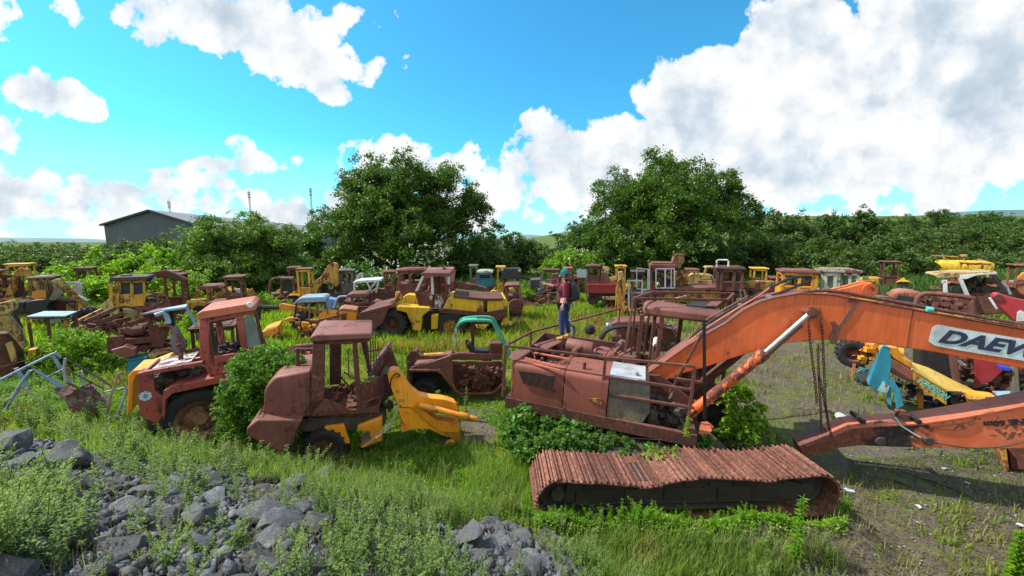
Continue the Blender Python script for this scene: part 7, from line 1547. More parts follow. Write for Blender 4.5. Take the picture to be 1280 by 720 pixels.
# ================================================================ more of the crowded back rows
YG = painted('old_plant_yellow', (.72, .42, .015), .34, .5, .8, .5)
RB1 = painted('brown_rust_body', (.15, .075, .05), .5, .7, 1.0); RB2 = painted('grey_purple_rust', (.12, .06, .065), .45, .7, 1.0); RB3 = painted('orange_rust_body', (.34, .12, .045), .5, .7, 1.0)
def gen_loader(label, px, base, w, col, seed, flip=False, boom=False, cabcol=None, cat='loader', name='wheel_loader'):
    rs = np.random.default_rng(seed); f = FA(px, base); t = thing(name, label, cat, f.m); s = scale_at(f, px, base, 0); W2 = w * s; k = -1 if flip else 1
    X = lambda a: k * a * W2
    def bxs(nm, a, b, y0, y1, z0, z1, mt, bv=.05, par=None):
        m = MB(); x0, x1 = sorted((X(a), X(b))); m.bx(x0, x1, y0, y1, z0, z1); return m.make(nm, mt, par or t, bevel=bv)
    r = W2 * .135
    for a in (-.32, .30):
        for y in (0, 1.5):
            h = thing('wheel', None, None); h.parent = t; h.location = (X(a), y, r); m = MB(); m.lathe([(r * .5, 0), (r * .9, 0), (r, .1), (r, .35), (r * .9, .45), (r * .5, .45)], (0, 0, 0), n=20); m.make('tyre', RUBBER, h, smooth=True); m = MB(); m.lathe([(0, .05), (r * .5, .03), (r * .5, .4), (0, .4)], (0, 0, 0), n=16); m.make('rim', RUSTD, h, smooth=True)
    bxs('chassis', -.42, .42, .25, 1.6, r * .8, r * 1.5, RUSTD)
    m = MB(); P = [(X(-.48), r * 1.1), (X(-.46), r * 2.2), (X(-.38), r * 2.6), (X(-.10), r * 2.7), (X(-.10), r * 1.2)]; m.prism(P, .2, 1.75); m.make('engine_hood', col, t, bevel=.06)
    zc = r * 1.3; H_ = zc + 1.75 + rs.uniform(-.2, .2); c = MB(); x0, x1 = sorted((X(-.08), X(.20)))
    for x in (x0 + .05, x1 - .05):
        for y in (.3, 1.6): c.bar((x, y, zc), (x + rs.uniform(-.06, .06), y, H_), .10)
    c.bar((x0, .3, zc + .75), (x1, .3, zc + .75), .08); c.bar((x0, .3, H_ - .05), (x1, .3, H_ - .05), .1); c.bar((x0, 1.6, H_ - .05), (x1, 1.6, H_ - .05), .1); c.make('cab_frame', cabcol or col, t)
    m = MB(); m.bx(x0 - .1, x1 + .1, .2, 1.7, H_, H_ + .10); m.make('roof', RUSTP if rs.random() < .5 else (cabcol or col), t, bevel=.04)
    m = MB(); m.bx(x0 + .08, x1 - .08, .31, .35, zc, zc + .72); m.make('lower_panel', cabcol or col, t)
    m = MB(); clutter(m, rs, x0 + .2, x1 - .1, .5, 1.4, zc, zc + .8, 22, .15); m.make('controls', RUSTD, t)
    for y in (.25, 1.6):
        m = MB(); m.prism([(X(.15), r * 1.9), (X(.30), r * 2.9), (X(.46), r * 1.2), (X(.50), r * .7), (X(.45), r * .8), (X(.30), r * 2.3)], y, y + .14); m.make('lift_arm', col, t, bevel=.02)
    if boom: m = MB(); m.prism([(X(.2), r * 2), (X(.34), r * 5.0), (X(.40), r * 5.6), (X(.48), r * 5.4), (X(.62), r * 2.4), (X(.57), r * 2.4), (X(.44), r * 4.6), (X(.38), r * 4.6), (X(.28), r * 2)], .8, 1.1); m.make('boom', col, t, bevel=.03)
    m = MB(); m.prism([(X(.47), .1), (X(.47), r * 1.4), (X(.60), r * 1.2), (X(.55), r * .7), (X(.62), .08)], -.1, 2.1); m.make('bucket', RUSTD, t, bevel=.02)
    fd = MB(); fd.prism([(X(.16), r * 2.0), (X(.22), r * 2.35), (X(.38), r * 2.35), (X(.45), r * 1.9), (X(.38), r * 2.15), (X(.22), r * 2.15)], -.05, .6); fd.make('fender', col, t, bevel=.02)
    return t
MORE = [
 ('yellow wheel loader parked far left behind the pale beams', 20, 377, 62, YG, 1, 0, 0, None), ('rust brown loader in the far left back row', -45, 388, 90, RB1, 2, 1, 0, None),
 ('yellow loader with brown cab before the bright scrub at left', 112, 378, 46, YG, 3, 1, 0, RUSTB), ('mustard backhoe loader right of the square yellow cab', 212, 384, 50, YELD, 4, 0, 1, None),
 ('yellow dumper behind the pale blue mini digger', 385, 384, 52, YG, 5, 1, 0, None), ('bright yellow loader left of the arched boom excavator', 366, 376, 40, YELB, 6, 0, 0, RUSTD),
 ('rust red loader between white canopy and red excavator', 484, 379, 44, RB3, 7, 0, 0, None), ('yellow loader glimpsed right of the rust red excavator arm', 628, 374, 34, YG, 8, 1, 0, None),
 ('red brown tractor at the foot of the gap between the oaks', 708, 369, 34, RB2, 9, 0, 0, REDP), ('ochre loader behind the crimson truck', 778, 371, 40, YG, 10, 1, 0, None),
 ('rusty loader in shade right of the white door frame', 800, 382, 46, RB2, 11, 1, 0, None), ('yellow loader between the cream dumper and the brown cab', 862, 378, 44, YG, 12, 0, 0, CREAM),
 ('dull yellow loader between the brown cab and the yellow cab', 952, 380, 54, YG, 13, 1, 0, None), ('rust loader just left of the yellow cab above the boom', 968, 392, 50, RB1, 14, 0, 0, None),
 ('yellow tracked digger beyond the log pile', 1108, 366, 50, YG, 15, 0, 0, RUSTD), ('rusty loader behind the cream canopy digger', 1225, 376, 70, RB3, 16, 1, 0, YG),
 ('orange brown tractor at the far right edge', 1290, 384, 80, RB3, 17, 1, 0, None), ('pale yellow digger with arched boom at the far left edge', -30, 405, 90, YELD, 18, 0, 1, None),
 ('small dark tractor behind the turquoise cab', 590, 367, 32, RUSTD, 19, 0, 0, GALV), ('yellow backhoe behind the wreck at left', 225, 400, 60, YG, 20, 1, 0, RUSTB), ('brown loader in front of the mustard crawler', 290, 398, 60, RB1, 21, 0, 0, None)]
for lab, px, base, w, col, seed, fl, bm_, cc in MORE: gen_loader(lab, px, base, w, col, seed + 200, bool(fl), bool(bm_), cc)

def scrap_heap(label, px, base, w, seed, mats):
    """axles, beams and castings thrown together"""
    rs = np.random.default_rng(seed); f = FA(px, base); t = thing('scrap_heap', label, 'scrap', f.m); s = scale_at(f, px, base, 0) * w
    for k, mt in enumerate(mats):
        m = MB(); clutter(m, rs, -s * .5, s * .5, 0, s * .5, .05, .75, 24, .16); m.make('scrap', mt, t)
        for q in range(4):
            a = Vector((rs.uniform(-.6, .3) * s, rs.uniform(0, .5) * s, rs.uniform(.1, .9))); b = a + Vector((rs.uniform(.4, 1.0) * s * .8, rs.uniform(-.3, .3) * s, rs.uniform(-.5, .5))); b.z = max(.05, b.z)
            m = MB(); m.bar(a, b, rs.uniform(.05, .14), rs.uniform(.06, .2)); m.make('beam', mt, t, bevel=.008)
for a in (('heap of rusty beams and castings near the blue sheet table', 128, 428, 60, 1, (RUSTD, RB1, YELD)), ('low scrap heap in front of the small rust tractor', 430, 408, 70, 2, (RUSTD, RB2)), ('scrap heap with yellow pieces in the far left rows', 40, 388, 60, 3, (RB1, YELD, RUSTD)),
          ('scrap heap behind the small dumper right of centre', 665, 386, 50, 4, (RUSTD, RB2)), ('scrap heap between crimson truck and white cab frame', 805, 396, 60, 5, (RUSTD, YELD, CREAM)), ('scrap heap under the yellow cab above the boom', 962, 400, 60, 6, (RB1, YELD, RUSTD)),
          ('scrap beams left of the yellow loader bucket', 396, 424, 44, 7, (RUSTD, YEL)), ('rusty scrap beams behind the cream canopy digger', 1150, 392, 90, 8, (RB1, RUSTD, RB3))): scrap_heap(*a)
# ================================================================ the person on the excavator
def skinned(name, verts, edges, mat, parent, root=0, sub=2):
    me = bpy.data.meshes.new(name); me.from_pydata([v[:3] for v in verts], edges, []); me.materials.append(mat)
    o = link(name, me, parent); me.skin_vertices.new() if hasattr(me.skin_vertices, 'new') and not len(me.skin_vertices) else None
    md = o.modifiers.new('skin', 'SKIN'); md.use_smooth_shade = True
    if not len(me.skin_vertices):
        bpy.context.view_layer.objects.active = o; o.select_set(True); bpy.ops.object.modifier_remove(modifier='skin') if False else None
        bpy.ops.mesh.customdata_skin_add(); o.select_set(False)
    for i, v in enumerate(verts):
        r = v[3]; r = r if isinstance(r, tuple) else (r, r)
        me.skin_vertices[0].data[i].radius = r; me.skin_vertices[0].data[i].use_root = (i == root)
    s = o.modifiers.new('sub', 'SUBSURF'); s.levels = sub; s.render_levels = sub
    return o
def person():
    base = HF.m @ HF.atz(704, 424, HZT + .03); base = Vector(base)
    M = Matrix.Translation(base) @ Matrix.Rotation(R(-12), 4, 'Z') @ Matrix.Scale(.94, 4)
    t = thing('person', 'person in teal beanie, maroon hoodie and jeans standing on the big excavator, arm out', 'person', M)
    SK = plain('skin', (.62, .36, .27), .55, var=.08); HD = plain('maroon_cotton', (.15, .02, .04), .9, var=.25, scale=20); JN = plain('denim', (.02, .038, .12), .85, var=.35, scale=16)
    TL = plain('teal_knit', (.0, .13, .12), .95, var=.3, scale=60); TN = plain('tan_leather', (.45, .27, .07), .7, var=.2); HR = plain('brown_hair', (.06, .03, .018), .8)
    # body: pelvis root, spine, head, arms with hands and fingers, legs
    V = [(0, 0, .96, .12), (0, 0, 1.16, .11), (.01, 0, 1.38, .13), (0, 0, 1.49, .055), (-.012, 0, 1.56, .05), (-.015, 0, 1.63, .088), (-.012, 0, 1.70, .085)]
    E = [(0, 1), (1, 2), (2, 3), (3, 4), (4, 5), (5, 6)]
    def chain(frm, pts):
        p = frm
        for q in pts: V.append(q); E.append((p, len(V) - 1)); p = len(V) - 1
        return p
    # near (left) arm hanging
    w = chain(2, [(.02, -.19, 1.41, .058), (.05, -.24, 1.14, .042), (.0, -.235, .93, .027), (-.015, -.235, .875, (.034, .016))])
    for k, (dx, ln) in enumerate(((-.028, .062), (-.010, .072), (.010, .068), (.027, .052))):
        chain(w, [(-.015 + dx, -.235, .835, .0095), (-.022 + dx, -.232, .835 - ln * .55, .0085), (-.03 + dx, -.225, .835 - ln, .0075)])
    chain(w, [(-.048, -.228, .865, .011), (-.062, -.222, .835, .009)])
    # far arm held out, pointing
    w = chain(2, [(.0, .19, 1.41, .058), (-.22, .22, 1.30, .042), (-.44, .17, 1.37, .027), (-.495, .155, 1.385, (.018, .034))])
    for k, (dz, ln, c) in enumerate(((.028, .080, 0), (.010, .04, .03), (-.010, .038, .03), (-.026, .032, .028))):
        chain(w, [(-.53, .145, 1.39 + dz, .0095), (-.53 - ln * .6, .14, 1.392 + dz - c * .4, .0085), (-.53 - ln * (1 if c == 0 else .5), .135, 1.39 + dz - c, .0075)])
    chain(w, [(-.50, .14, 1.425, .011), (-.525, .132, 1.44, .009)])
    # legs
    chain(0, [(-.01, -.095, .88, .085), (-.045, -.11, .50, .056), (.0, -.12, .10, .040), (-.06, -.125, .045, .035)])
    chain(0, [(.02, .095, .88, .085), (.05, .11, .50, .056), (.14, .13, .10, .040), (.08, .135, .045, .035)])
    b = skinned('body', V, E, SK, t)
    # face and ears
    m = MB(); 
    m.add([(-.10, 0, 1.635), (-.135, 0, 1.60), (-.10, -.016, 1.60), (-.10, .016, 1.60)], [(0, 1, 2), (0, 3, 1), (1, 3, 2)]); m.make('nose', SK, t)
    for s in (-1, 1):
        m = MB(); m.lathe([(0, -.009), (.010, -.006), (.012, .0), (0, .006)], (-.094, s * .032, 1.645), axis='x', n=8); m.make('eye', STEEL, t)
        m = MB(); m.lathe([(0, -.012), (.02, -.01), (.028, 0), (.018, .012), (0, .012)], (.0, s * .088, 1.63), axis='y', n=10); m.make('ear', SK, t)
    m = MB(); m.box((-.094, 0, 1.575), (.012, .045, .010)); m.make('mouth', plain('lips', (.4, .15, .13), .5), t)
    def dome(name, mat, c, r, z0, sc=(1, 1, 1), rim=0):
        me = bpy.data.meshes.new(name); bm = bmesh.new(); bmesh.ops.create_uvsphere(bm, u_segments=20, v_segments=14, radius=r)
        bmesh.ops.delete(bm, geom=[v for v in bm.verts if v.co.z < z0], context='VERTS')
        for v in bm.verts: v.co = Vector((v.co.x * sc[0], v.co.y * sc[1], v.co.z * sc[2])) + Vector(c)
        for fc in bm.faces: fc.smooth = True
        bm.to_mesh(me); bm.free(); me.materials.append(mat); o = link(name, me, t)
        sd = o.modifiers.new('thick', 'SOLIDIFY'); sd.thickness = .012; return o
    dome('beanie', TL, (.01, 0, 1.675), .112, -.015, (1.0, .92, 1.05)); m = MB(); m.tube([(.01 + .115 * math.cos(a), .106 * math.sin(a), 1.668 + .02 * math.cos(a)) for a in np.linspace(0, 2 * math.pi, 25)], .017, 8); m.make('beanie_cuff', TL, t, smooth=True)
    m = MB(); m.lathe([(.086, -.05), (.092, .0), (.09, .03)], (.022, 0, 1.63), axis='z', n=16); m.make('hair', HR, t, smooth=True)
    m = MB(); m.tube([(-.075, -.05, 1.59), (-.095, -.02, 1.56), (-.095, .02, 1.56), (-.075, .05, 1.59)], .022, 8); m.make('beard', HR, t, smooth=True)
    # hoodie
    HV = [(0, 0, .93, (.15, .19)), (0, 0, 1.05, (.14, .18)), (.01, 0, 1.25, (.145, .19)), (.015, 0, 1.38, (.14, .20)), (.005, 0, 1.475, (.085, .10)), (.0, 0, 1.52, (.07, .075)),
          (.02, -.19, 1.41, .078), (.045, -.235, 1.18, .060), (.03, -.245, 1.08, .052), (.0, .19, 1.41, .078), (-.20, .22, 1.31, .060), (-.31, .20, 1.325, .050)]
    HE = [(0, 1), (1, 2), (2, 3), (3, 4), (4, 5), (3, 6), (6, 7), (7, 8), (3, 9), (9, 10), (10, 11)]
    skinned('hoodie', HV, HE, HD, t, root=2)
    m = MB(); m.tube([(.05 + .05 * math.cos(a), .09 * math.sin(a), 1.51 + .02 * math.cos(a)) for a in np.linspace(-2, 2, 12)], [.03 + .015 * math.sin(k / 11 * 3.14) for k in range(12)], 8); m.make('hood', HD, t, smooth=True)
    JV = [(0, 0, .95, (.14, .17)), (-.01, -.09, .86, .105), (-.045, -.11, .50, .078), (-.01, -.12, .12, .068), (.02, .09, .86, .105), (.05, .11, .50, .078), (.135, .13, .12, .068)]
    skinned('jeans', JV, [(0, 1), (1, 2), (2, 3), (0, 4), (4, 5), (5, 6)], JN, t)
    for (x, y) in ((.0, -.12), (.14, .13)):
        skinned('boot', [(x, y, .16, .056), (x, y, .06, (.055, .05)), (x - .09, y, .045, (.05, .045)), (x - .17, y, .038, (.04, .036))], [(0, 1), (1, 2), (2, 3)], TN, t)
        m = MB(); m.prism([(x - .215, 0), (x + .055, 0), (x + .055, .022), (x - .215, .022)], y - .048, y + .048); m.make('boot_sole', YELD, t, bevel=.01)
    # backpack
    bt = thing('backpack', 'black backpack worn by the person on the excavator', 'backpack', M); BK = plain('black_nylon', (.016, .019, .028), .7, var=.4, scale=15)
    m = MB(); m.prism([(.155, .98), (.32, 1.0), (.35, 1.15), (.33, 1.36), (.25, 1.47), (.17, 1.45)], -.15, .15); m.make('pack', BK, bt, bevel=.045, smooth=True)
    m = MB(); m.prism([(.33, 1.02), (.39, 1.04), (.39, 1.2), (.34, 1.24)], -.11, .11); m.make('pocket', BK, bt, bevel=.02, smooth=True)
    for s in (-1, 1):
        m = MB(); m.tube(smoothpath([(.19, s * .10, 1.44), (.08, s * .13, 1.545), (-.06, s * .13, 1.47), (-.145, s * .12, 1.34), (-.10, s * .19, 1.17), (.05, s * .20, 1.08), (.18, s * .14, 1.05)], 4), .017, 6); m.make('strap', BK, bt, smooth=True)
    m = MB(); m.tube([(.22, -.16, 1.02), (.22, -.165, .8)], .008, 5); m.make('loose_strap', BK, bt)
person()
# ================================================================ grass, weeds, rocks
def inst(Vp, Fp, pos, rz, sc, tilt=None, rs=rng, szz=None):
    n = len(pos); c, s = np.cos(rz), np.sin(rz); sc = np.broadcast_to(sc, (n,))
    X = Vp[None, :, 0] * c[:, None] - Vp[None, :, 1] * s[:, None]; Y = Vp[None, :, 0] * s[:, None] + Vp[None, :, 1] * c[:, None]
    Z = np.broadcast_to(Vp[None, :, 2], X.shape) * (1 if szz is None else szz[:, None])
    if tilt is not None: X = X + Z * tilt[:, 0:1]; Y = Y + Z * tilt[:, 1:2]
    P = np.stack([X, Y, Z], 2) * sc[:, None, None] + pos[:, None, :]
    F = Fp[None] + (np.arange(n) * len(Vp))[:, None, None]
    return P.reshape(-1, 3), F.reshape(-1, Fp.shape[1])
def join(lst):
    V = []; F = []; k = 0
    for v, f in lst: V.append(v); F.append(f + k); k += len(v)
    return np.concatenate(V), np.concatenate(F)
def blades(pos, h, w, lean=.35, rs=rng):
    """bent blades: two quads each"""
    n = len(pos); a = rs.uniform(0, 2 * np.pi, n); d = np.stack([np.cos(a), np.sin(a), 0 * a], 1); s = np.stack([-np.sin(a), np.cos(a), 0 * a], 1)
    h = np.broadcast_to(h, (n,)) * rs.uniform(.55, 1.3, n); w = np.broadcast_to(w, (n,)); ln = lean * rs.uniform(.1, 1.3, n)
    p0 = pos; p1 = pos + d * (h * ln * .35)[:, None] + np.array([0, 0, 1]) * (h * .6)[:, None]; p2 = pos + d * (h * ln * 1.1)[:, None] + np.array([0, 0, 1]) * (h * .98)[:, None]
    sw = s * (w * .5)[:, None]
    V = np.stack([p0 - sw, p0 + sw, p1 + sw * .8, p1 - sw * .8, p2 + sw * .12, p2 - sw * .12], 1).reshape(-1, 3)
    b = np.arange(n)[:, None] * 6
    F = np.concatenate([b + np.array([0, 1, 2, 3]), b + np.array([3, 2, 4, 5])])
    return V, F
def stuff(name, VF, mat, label, cat): 
    o = link(name, npmesh(name, VF[0], VF[1], mat)); return props(o, label, cat, kind='stuff')
def ground_pts(x, y, dz=0.0): return np.stack([x, y, hgt(x, y) + dz], 1)
def inpoly(px, py, poly):
    c = np.zeros(len(px), bool); n = len(poly); j = n - 1
    for i in range(n):
        xi, yi = poly[i]; xj, yj = poly[j]
        cond = ((yi > py) != (yj > py)) & (px < (xj - xi) * (py - yi) / (yj - yi + 1e-9) + xi); c ^= cond; j = i
    return c
def vproj(P):
    x, y, z = P[:, 0], P[:, 1], P[:, 2] - CAMZ; d = y * CP - z * SP; u = y * SP + z * CP
    return 640 + FPX * x / d, 360 - FPX * u / d, d
def scatter(n, poly, ymin=1.5, ymax=60, rs=rng, pad=1.0):
    """ground points over the yard region whose outline is given in the photo"""
    out = []; tot = 0
    q = [hit(a, b) for a, b in poly]; q = [v for v in q if v is not None]
    x0, x1 = min(v.x for v in q) - pad, max(v.x for v in q) + pad; y0, y1 = max(ymin, min(v.y for v in q) - pad), min(ymax, max(v.y for v in q) + pad)
    for it in range(200):
        m = n * 3; x = rs.uniform(x0, x1, m); y = rs.uniform(y0, y1, m); P = ground_pts(x, y); a, b, d = vproj(P); k = inpoly(a, b, poly) & (d > .5)
        out.append(P[k]); tot += k.sum()
        if tot >= n: break
    return np.concatenate(out)[:n]
def cnoise(P, s, ph=0): return _n2(P[:, 0] * s + ph, P[:, 1] * s - ph * .7)
G_SHORT = leafmat('short_grass', (0.045, 0.10, 0.008), (0.18, 0.28, 0.02), .4, .6, .5, patch=((.22, .20, .04), .35, .54))
G_TALL = leafmat('tall_grass', (0.09, 0.18, 0.012), (0.30, 0.42, 0.03), .5, .6, .8, patch=((.28, .17, .06), .6, .54))
G_DARK = leafmat('meadow_grass', (0.025, 0.07, 0.012), (0.08, 0.17, 0.03), .4, .6, .25)
WEED = leafmat('mugwort_leaves', (0.05, 0.10, 0.022), (0.19, 0.27, 0.07), .4, .6, .9)
WEEDP = leafmat('pale_weed_tops', (0.13, 0.19, 0.06), (0.36, 0.42, 0.18), .45, .7, 1.2)
LUSH = leafmat('lush_leaves', (0.05, 0.15, 0.012), (0.18, 0.36, 0.02), .4, .45, 1.2)
# --- yard grass, even in the picture: density falls with distance, blades grow
def yard_grass():
    n = 230000; r = np.exp(rng.uniform(np.log(4.5), np.log(46), n)); a = rng.uniform(-1.02, 1.02, n)
    x = r * np.tan(a * .95); x = r * np.sin(a * .95) * 1.15; y = r * np.cos(a * .95)
    P = ground_pts(x, y); dens = .55 + .55 * cnoise(P, 1.1) + .35 * cnoise(P, 3.3, 2)
    lane = (x > 2.2 + .10 * y) & (y < 15.5)
    dens = np.where(lane, dens * .9 - .56, dens)
    path = np.exp(-((x + .75 + .04 * (y - 8)) / .42) ** 2) * (y > 5.5) * (y < 11.5); dens = dens - path * 1.3
    k = (rng.uniform(0, 1, n) < dens) & (P[:, 2] < .35 + 99 * (y > 11)); P = P[k]; r = r[k]
    stuff('grass', blades(P, .045 + .010 * r, .007 + .0022 * r, .5), G_SHORT, 'short yellow green grass over the yard', 'grass')
yard_grass()
def tall(polys, n, h, mat, label, name='grass', wf=1.0, thr=-.1):
    L_ = []
    for poly, m_ in polys:
        P = scatter(int(n * m_), poly); P = P[cnoise(P, 1.9, m_) + rng.uniform(-.5, .5, len(P)) > thr]; d = np.hypot(P[:, 0], P[:, 1])
        L_.append(blades(P, h * rng.uniform(.6, 1.2, len(P)), (.008 + .0014 * d) * wf, .45))
    stuff(name, join(L_), mat, label, 'grass')
tall([([(640, 440), (660, 372), (735, 372), (742, 420), (700, 430)], .9), ([(640, 372), (760, 368), (770, 395), (650, 400)], .8), ([(425, 432), (440, 412), (660, 412), (650, 445), (520, 440)], .7), ([(330, 400), (352, 385), (372, 398), (368, 440), (340, 452)], .5),
      ([(225, 420), (250, 395), (330, 395), (330, 430), (240, 440)], .6), ([(600, 365), (640, 362), (650, 385), (640, 400)], .4), ([(120, 420), (150, 410), (190, 420), (150, 445)], .3), ([(190, 384), (240, 372), (340, 380), (330, 396), (200, 400)], .6), ([(-20, 400), (40, 398), (60, 440), (0, 452)], .4)],
     9500, .38, G_TALL, 'tall lime green and reddish grass between the parked machines')
tall([([(930, 372), (945, 330), (1280, 332), (1400, 345), (1400, 372), (1180, 374), (1000, 372)], 1.0)], 60000, .8, G_DARK, 'dark green tall meadow grass below the right hedgerow', wf=1.3, thr=-.6)
tall([([(-100, 352), (200, 346), (640, 346), (960, 346), (960, 372), (500, 372), (-100, 376)], 1.0)], 45000, .7, G_DARK, 'rank grass along the foot of the back hedgerow', wf=1.4, thr=-.6)
tall([([(640, 405), (700, 385), (765, 405), (760, 432), (650, 442)], 1.0), ([(430, 440), (520, 428), (640, 432), (600, 445)], .5)], 5000, .34, leafmat('ripe_grass', (.16, .10, .03), (.42, .26, .10), .4, .7, .8), 'ripe reddish brown grass in the middle of the yard', wf=.8, thr=-.2)
# --- weed plants
def weed(seed, h=.8, nl=46, ls=.075, tops=True, branch=0):
    rs = np.random.default_rng(seed); V = []; F = []; VT = []; k = 0
    z = np.sort(rs.uniform(.08, .95 if not tops else .8, nl)) * h; bend = rs.uniform(-.12, .12, 2)
    c = np.stack([bend[0] * (z / h) ** 2 * h, bend[1] * (z / h) ** 2 * h, z], 1); a = np.arange(nl) * 2.4; d = np.stack([np.cos(a), np.sin(a), .35 + 0 * a], 1); sz = ls * (1.15 - .6 * z / h)
    nr = np.stack([-.35 * np.cos(a), -.35 * np.sin(a), 1 + 0 * a], 1); s = np.cross(nr, d); s /= np.linalg.norm(s, axis=1)[:, None]; 
    e = c + d * sz[:, None]; m = c + d * (sz * .45)[:, None] + np.array([0, 0, .1]) * sz[:, None]
    L1 = np.stack([c, m + s * (sz * .2)[:, None], e - np.array([0, 0, .18]) * sz[:, None], m - s * (sz * .2)[:, None]], 1).reshape(-1, 3); parts = [(L1, np.arange(nl * 4).reshape(-1, 4))]
    zz = np.linspace(0, h, 5); st = np.stack([bend[0] * (zz / h) ** 2 * h, bend[1] * (zz / h) ** 2 * h, zz], 1); w = .0045
    for o in (np.array([w, 0, 0]), np.array([0, w, 0])):
        v = np.stack([st - o, st + o], 1).reshape(-1, 3); f = np.array([(2 * i, 2 * i + 1, 2 * i + 3, 2 * i + 2) for i in range(4)]); parts.append((v, f))
    leaf = join(parts); top = None
    if tops:
        nt_ = 46; zt = rs.uniform(.62, 1.12, nt_) * h; br_ = rs.integers(0, 5, nt_); ba = br_ * 1.25; off = np.where(br_ == 0, 0, (.10 * h) * (1.1 - zt / h + .25)); C = np.stack([bend[0] * h * (zt / h) ** 2 + off * np.cos(ba), bend[1] * h * (zt / h) ** 2 + off * np.sin(ba), zt], 1) + rs.normal(size=(nt_, 3)) * .008
        top = leaf_quads(C, .026, .2, .6, rs)
    return leaf, top
def clump(seed, h, nl, ls, tp, k, spread):
    rs = np.random.default_rng(seed); Ls = []; Ts = []
    for i in range(k):
        (lv, tt) = weed(seed * 10 + i, h * rs.uniform(.55, 1.1), nl, ls * rs.uniform(.8, 1.2), tp); pos = np.array([[rs.normal() * .05, rs.normal() * .05, 0]]); ti = rs.normal(size=(1, 2)) * spread
        Ls.append(inst(lv[0], lv[1], pos, np.array([rs.uniform(0, 6.28)]), 1.0, ti))
        if tt is not None: Ts.append(inst(tt[0], tt[1], pos, np.array([0.]), 1.0, ti))
    return join(Ls), (join(Ts) if Ts else None)
WV = [clump(s, h, nl, ls, tp, k, sp) for s, h, nl, ls, tp, k, sp in ((1, .8, 30, .07, True, 4, .28), (2, .6, 26, .075, True, 5, .38), (3, .95, 44, .07, True, 2, .16), (4, .42, 20, .10, False, 6, .55), (5, .6, 34, .09, False, 3, .35))]
WV_OLD = [weed(s, h, nl, ls, tp) for s, h, nl, ls, tp in ((1, .8, 50, .085, True), (2, .65, 44, .08, True), (3, .9, 60, .08, True), (4, .5, 36, .09, False), (5, .7, 50, .10, False))]
def weeds(name, regions, lab, leafm, topm, which=(0, 1, 2, 3, 4)):
    Ls, Ts = [], []
    for poly, n, sc in regions:
        P = scatter(n, poly, ymin=1.2, pad=.4); P = P[cnoise(P, 2.2, n * .1) + rng.uniform(-.7, .7, len(P)) > -.45]; which_ = rng.choice(which, len(P))
        for k in which:
            q = P[which_ == k]
            if not len(q): continue
            rz = rng.uniform(0, 6.28, len(q)); s = sc * rng.uniform(.5, 1.25, len(q)); tl = rng.normal(size=(len(q), 2)) * .12; (lv, tp) = WV[k]
            Ls.append(inst(lv[0], lv[1], q, rz, s, tl)); 
            if tp is not None: Ts.append(inst(tp[0], tp[1], q, rz, s, tl))
    stuff(name, join(Ls), leafm, lab, 'weeds')
    if Ts: stuff(name, join(Ts), topm, 'pale seed heads of the ' + lab, 'weeds')
weeds('weeds', [
    ([(-60, 490), (60, 480), (190, 525), (260, 560), (210, 595), (120, 575), (60, 545), (-60, 540)], 240, .72), ([(100, 545), (240, 560), (400, 570), (430, 600), (300, 610), (180, 620)], 210, .62), ([(-60, 610), (60, 620), (110, 680), (-60, 760)], 115, .6),
    ([(250, 545), (330, 550), (480, 585), (640, 600), (660, 660), (560, 660), (430, 620), (300, 585)], 310, .5), ([(400, 622), (560, 640), (560, 760), (400, 760)], 190, .5), ([(60, 600), (420, 620), (400, 740), (60, 740)], 75, .5),
    ([(690, 660), (800, 668), (940, 690), (1040, 700), (1080, 760), (700, 760)], 165, .42), ([(650, 640), (720, 660), (760, 720), (700, 730)], 30, .45), ([(560, 700), (700, 735), (700, 770), (560, 770)], 12, .4)],
    'grey green weeds on the stony bank in the foreground', WEED, WEEDP)
weeds('weeds', [([(-40, 470), (90, 470), (170, 500), (175, 535), (60, 530), (-40, 520)], 130, .8), ([(560, 590), (600, 560), (680, 600), (680, 650), (620, 640)], 80, .22), ([(430, 560), (520, 560), (560, 580), (480, 592)], 30, .35), ([(520, 500), (560, 500), (640, 505), (630, 520), (520, 540)], 30, .3),
    ([(690, 640), (860, 640), (1040, 640), (1050, 655), (850, 662), (690, 660)], 210, .42), ([(660, 590), (690, 600), (690, 650), (655, 640)], 30, .35), ([(660, 420), (760, 420), (760, 440), (660, 440)], 12, .3)], 'bright green broad leaved weeds around the foreground machines', LUSH, WEEDP, which=(3, 4))
weeds('weeds', [([(668, 640), (860, 641), (1050, 638), (1062, 650), (860, 656), (670, 656)], 110, .26), ([(655, 600), (672, 600), (676, 650), (660, 650)], 40, .4)], 'green weeds hiding the lower run of the excavator track', LUSH, WEEDP, which=(3, 4))
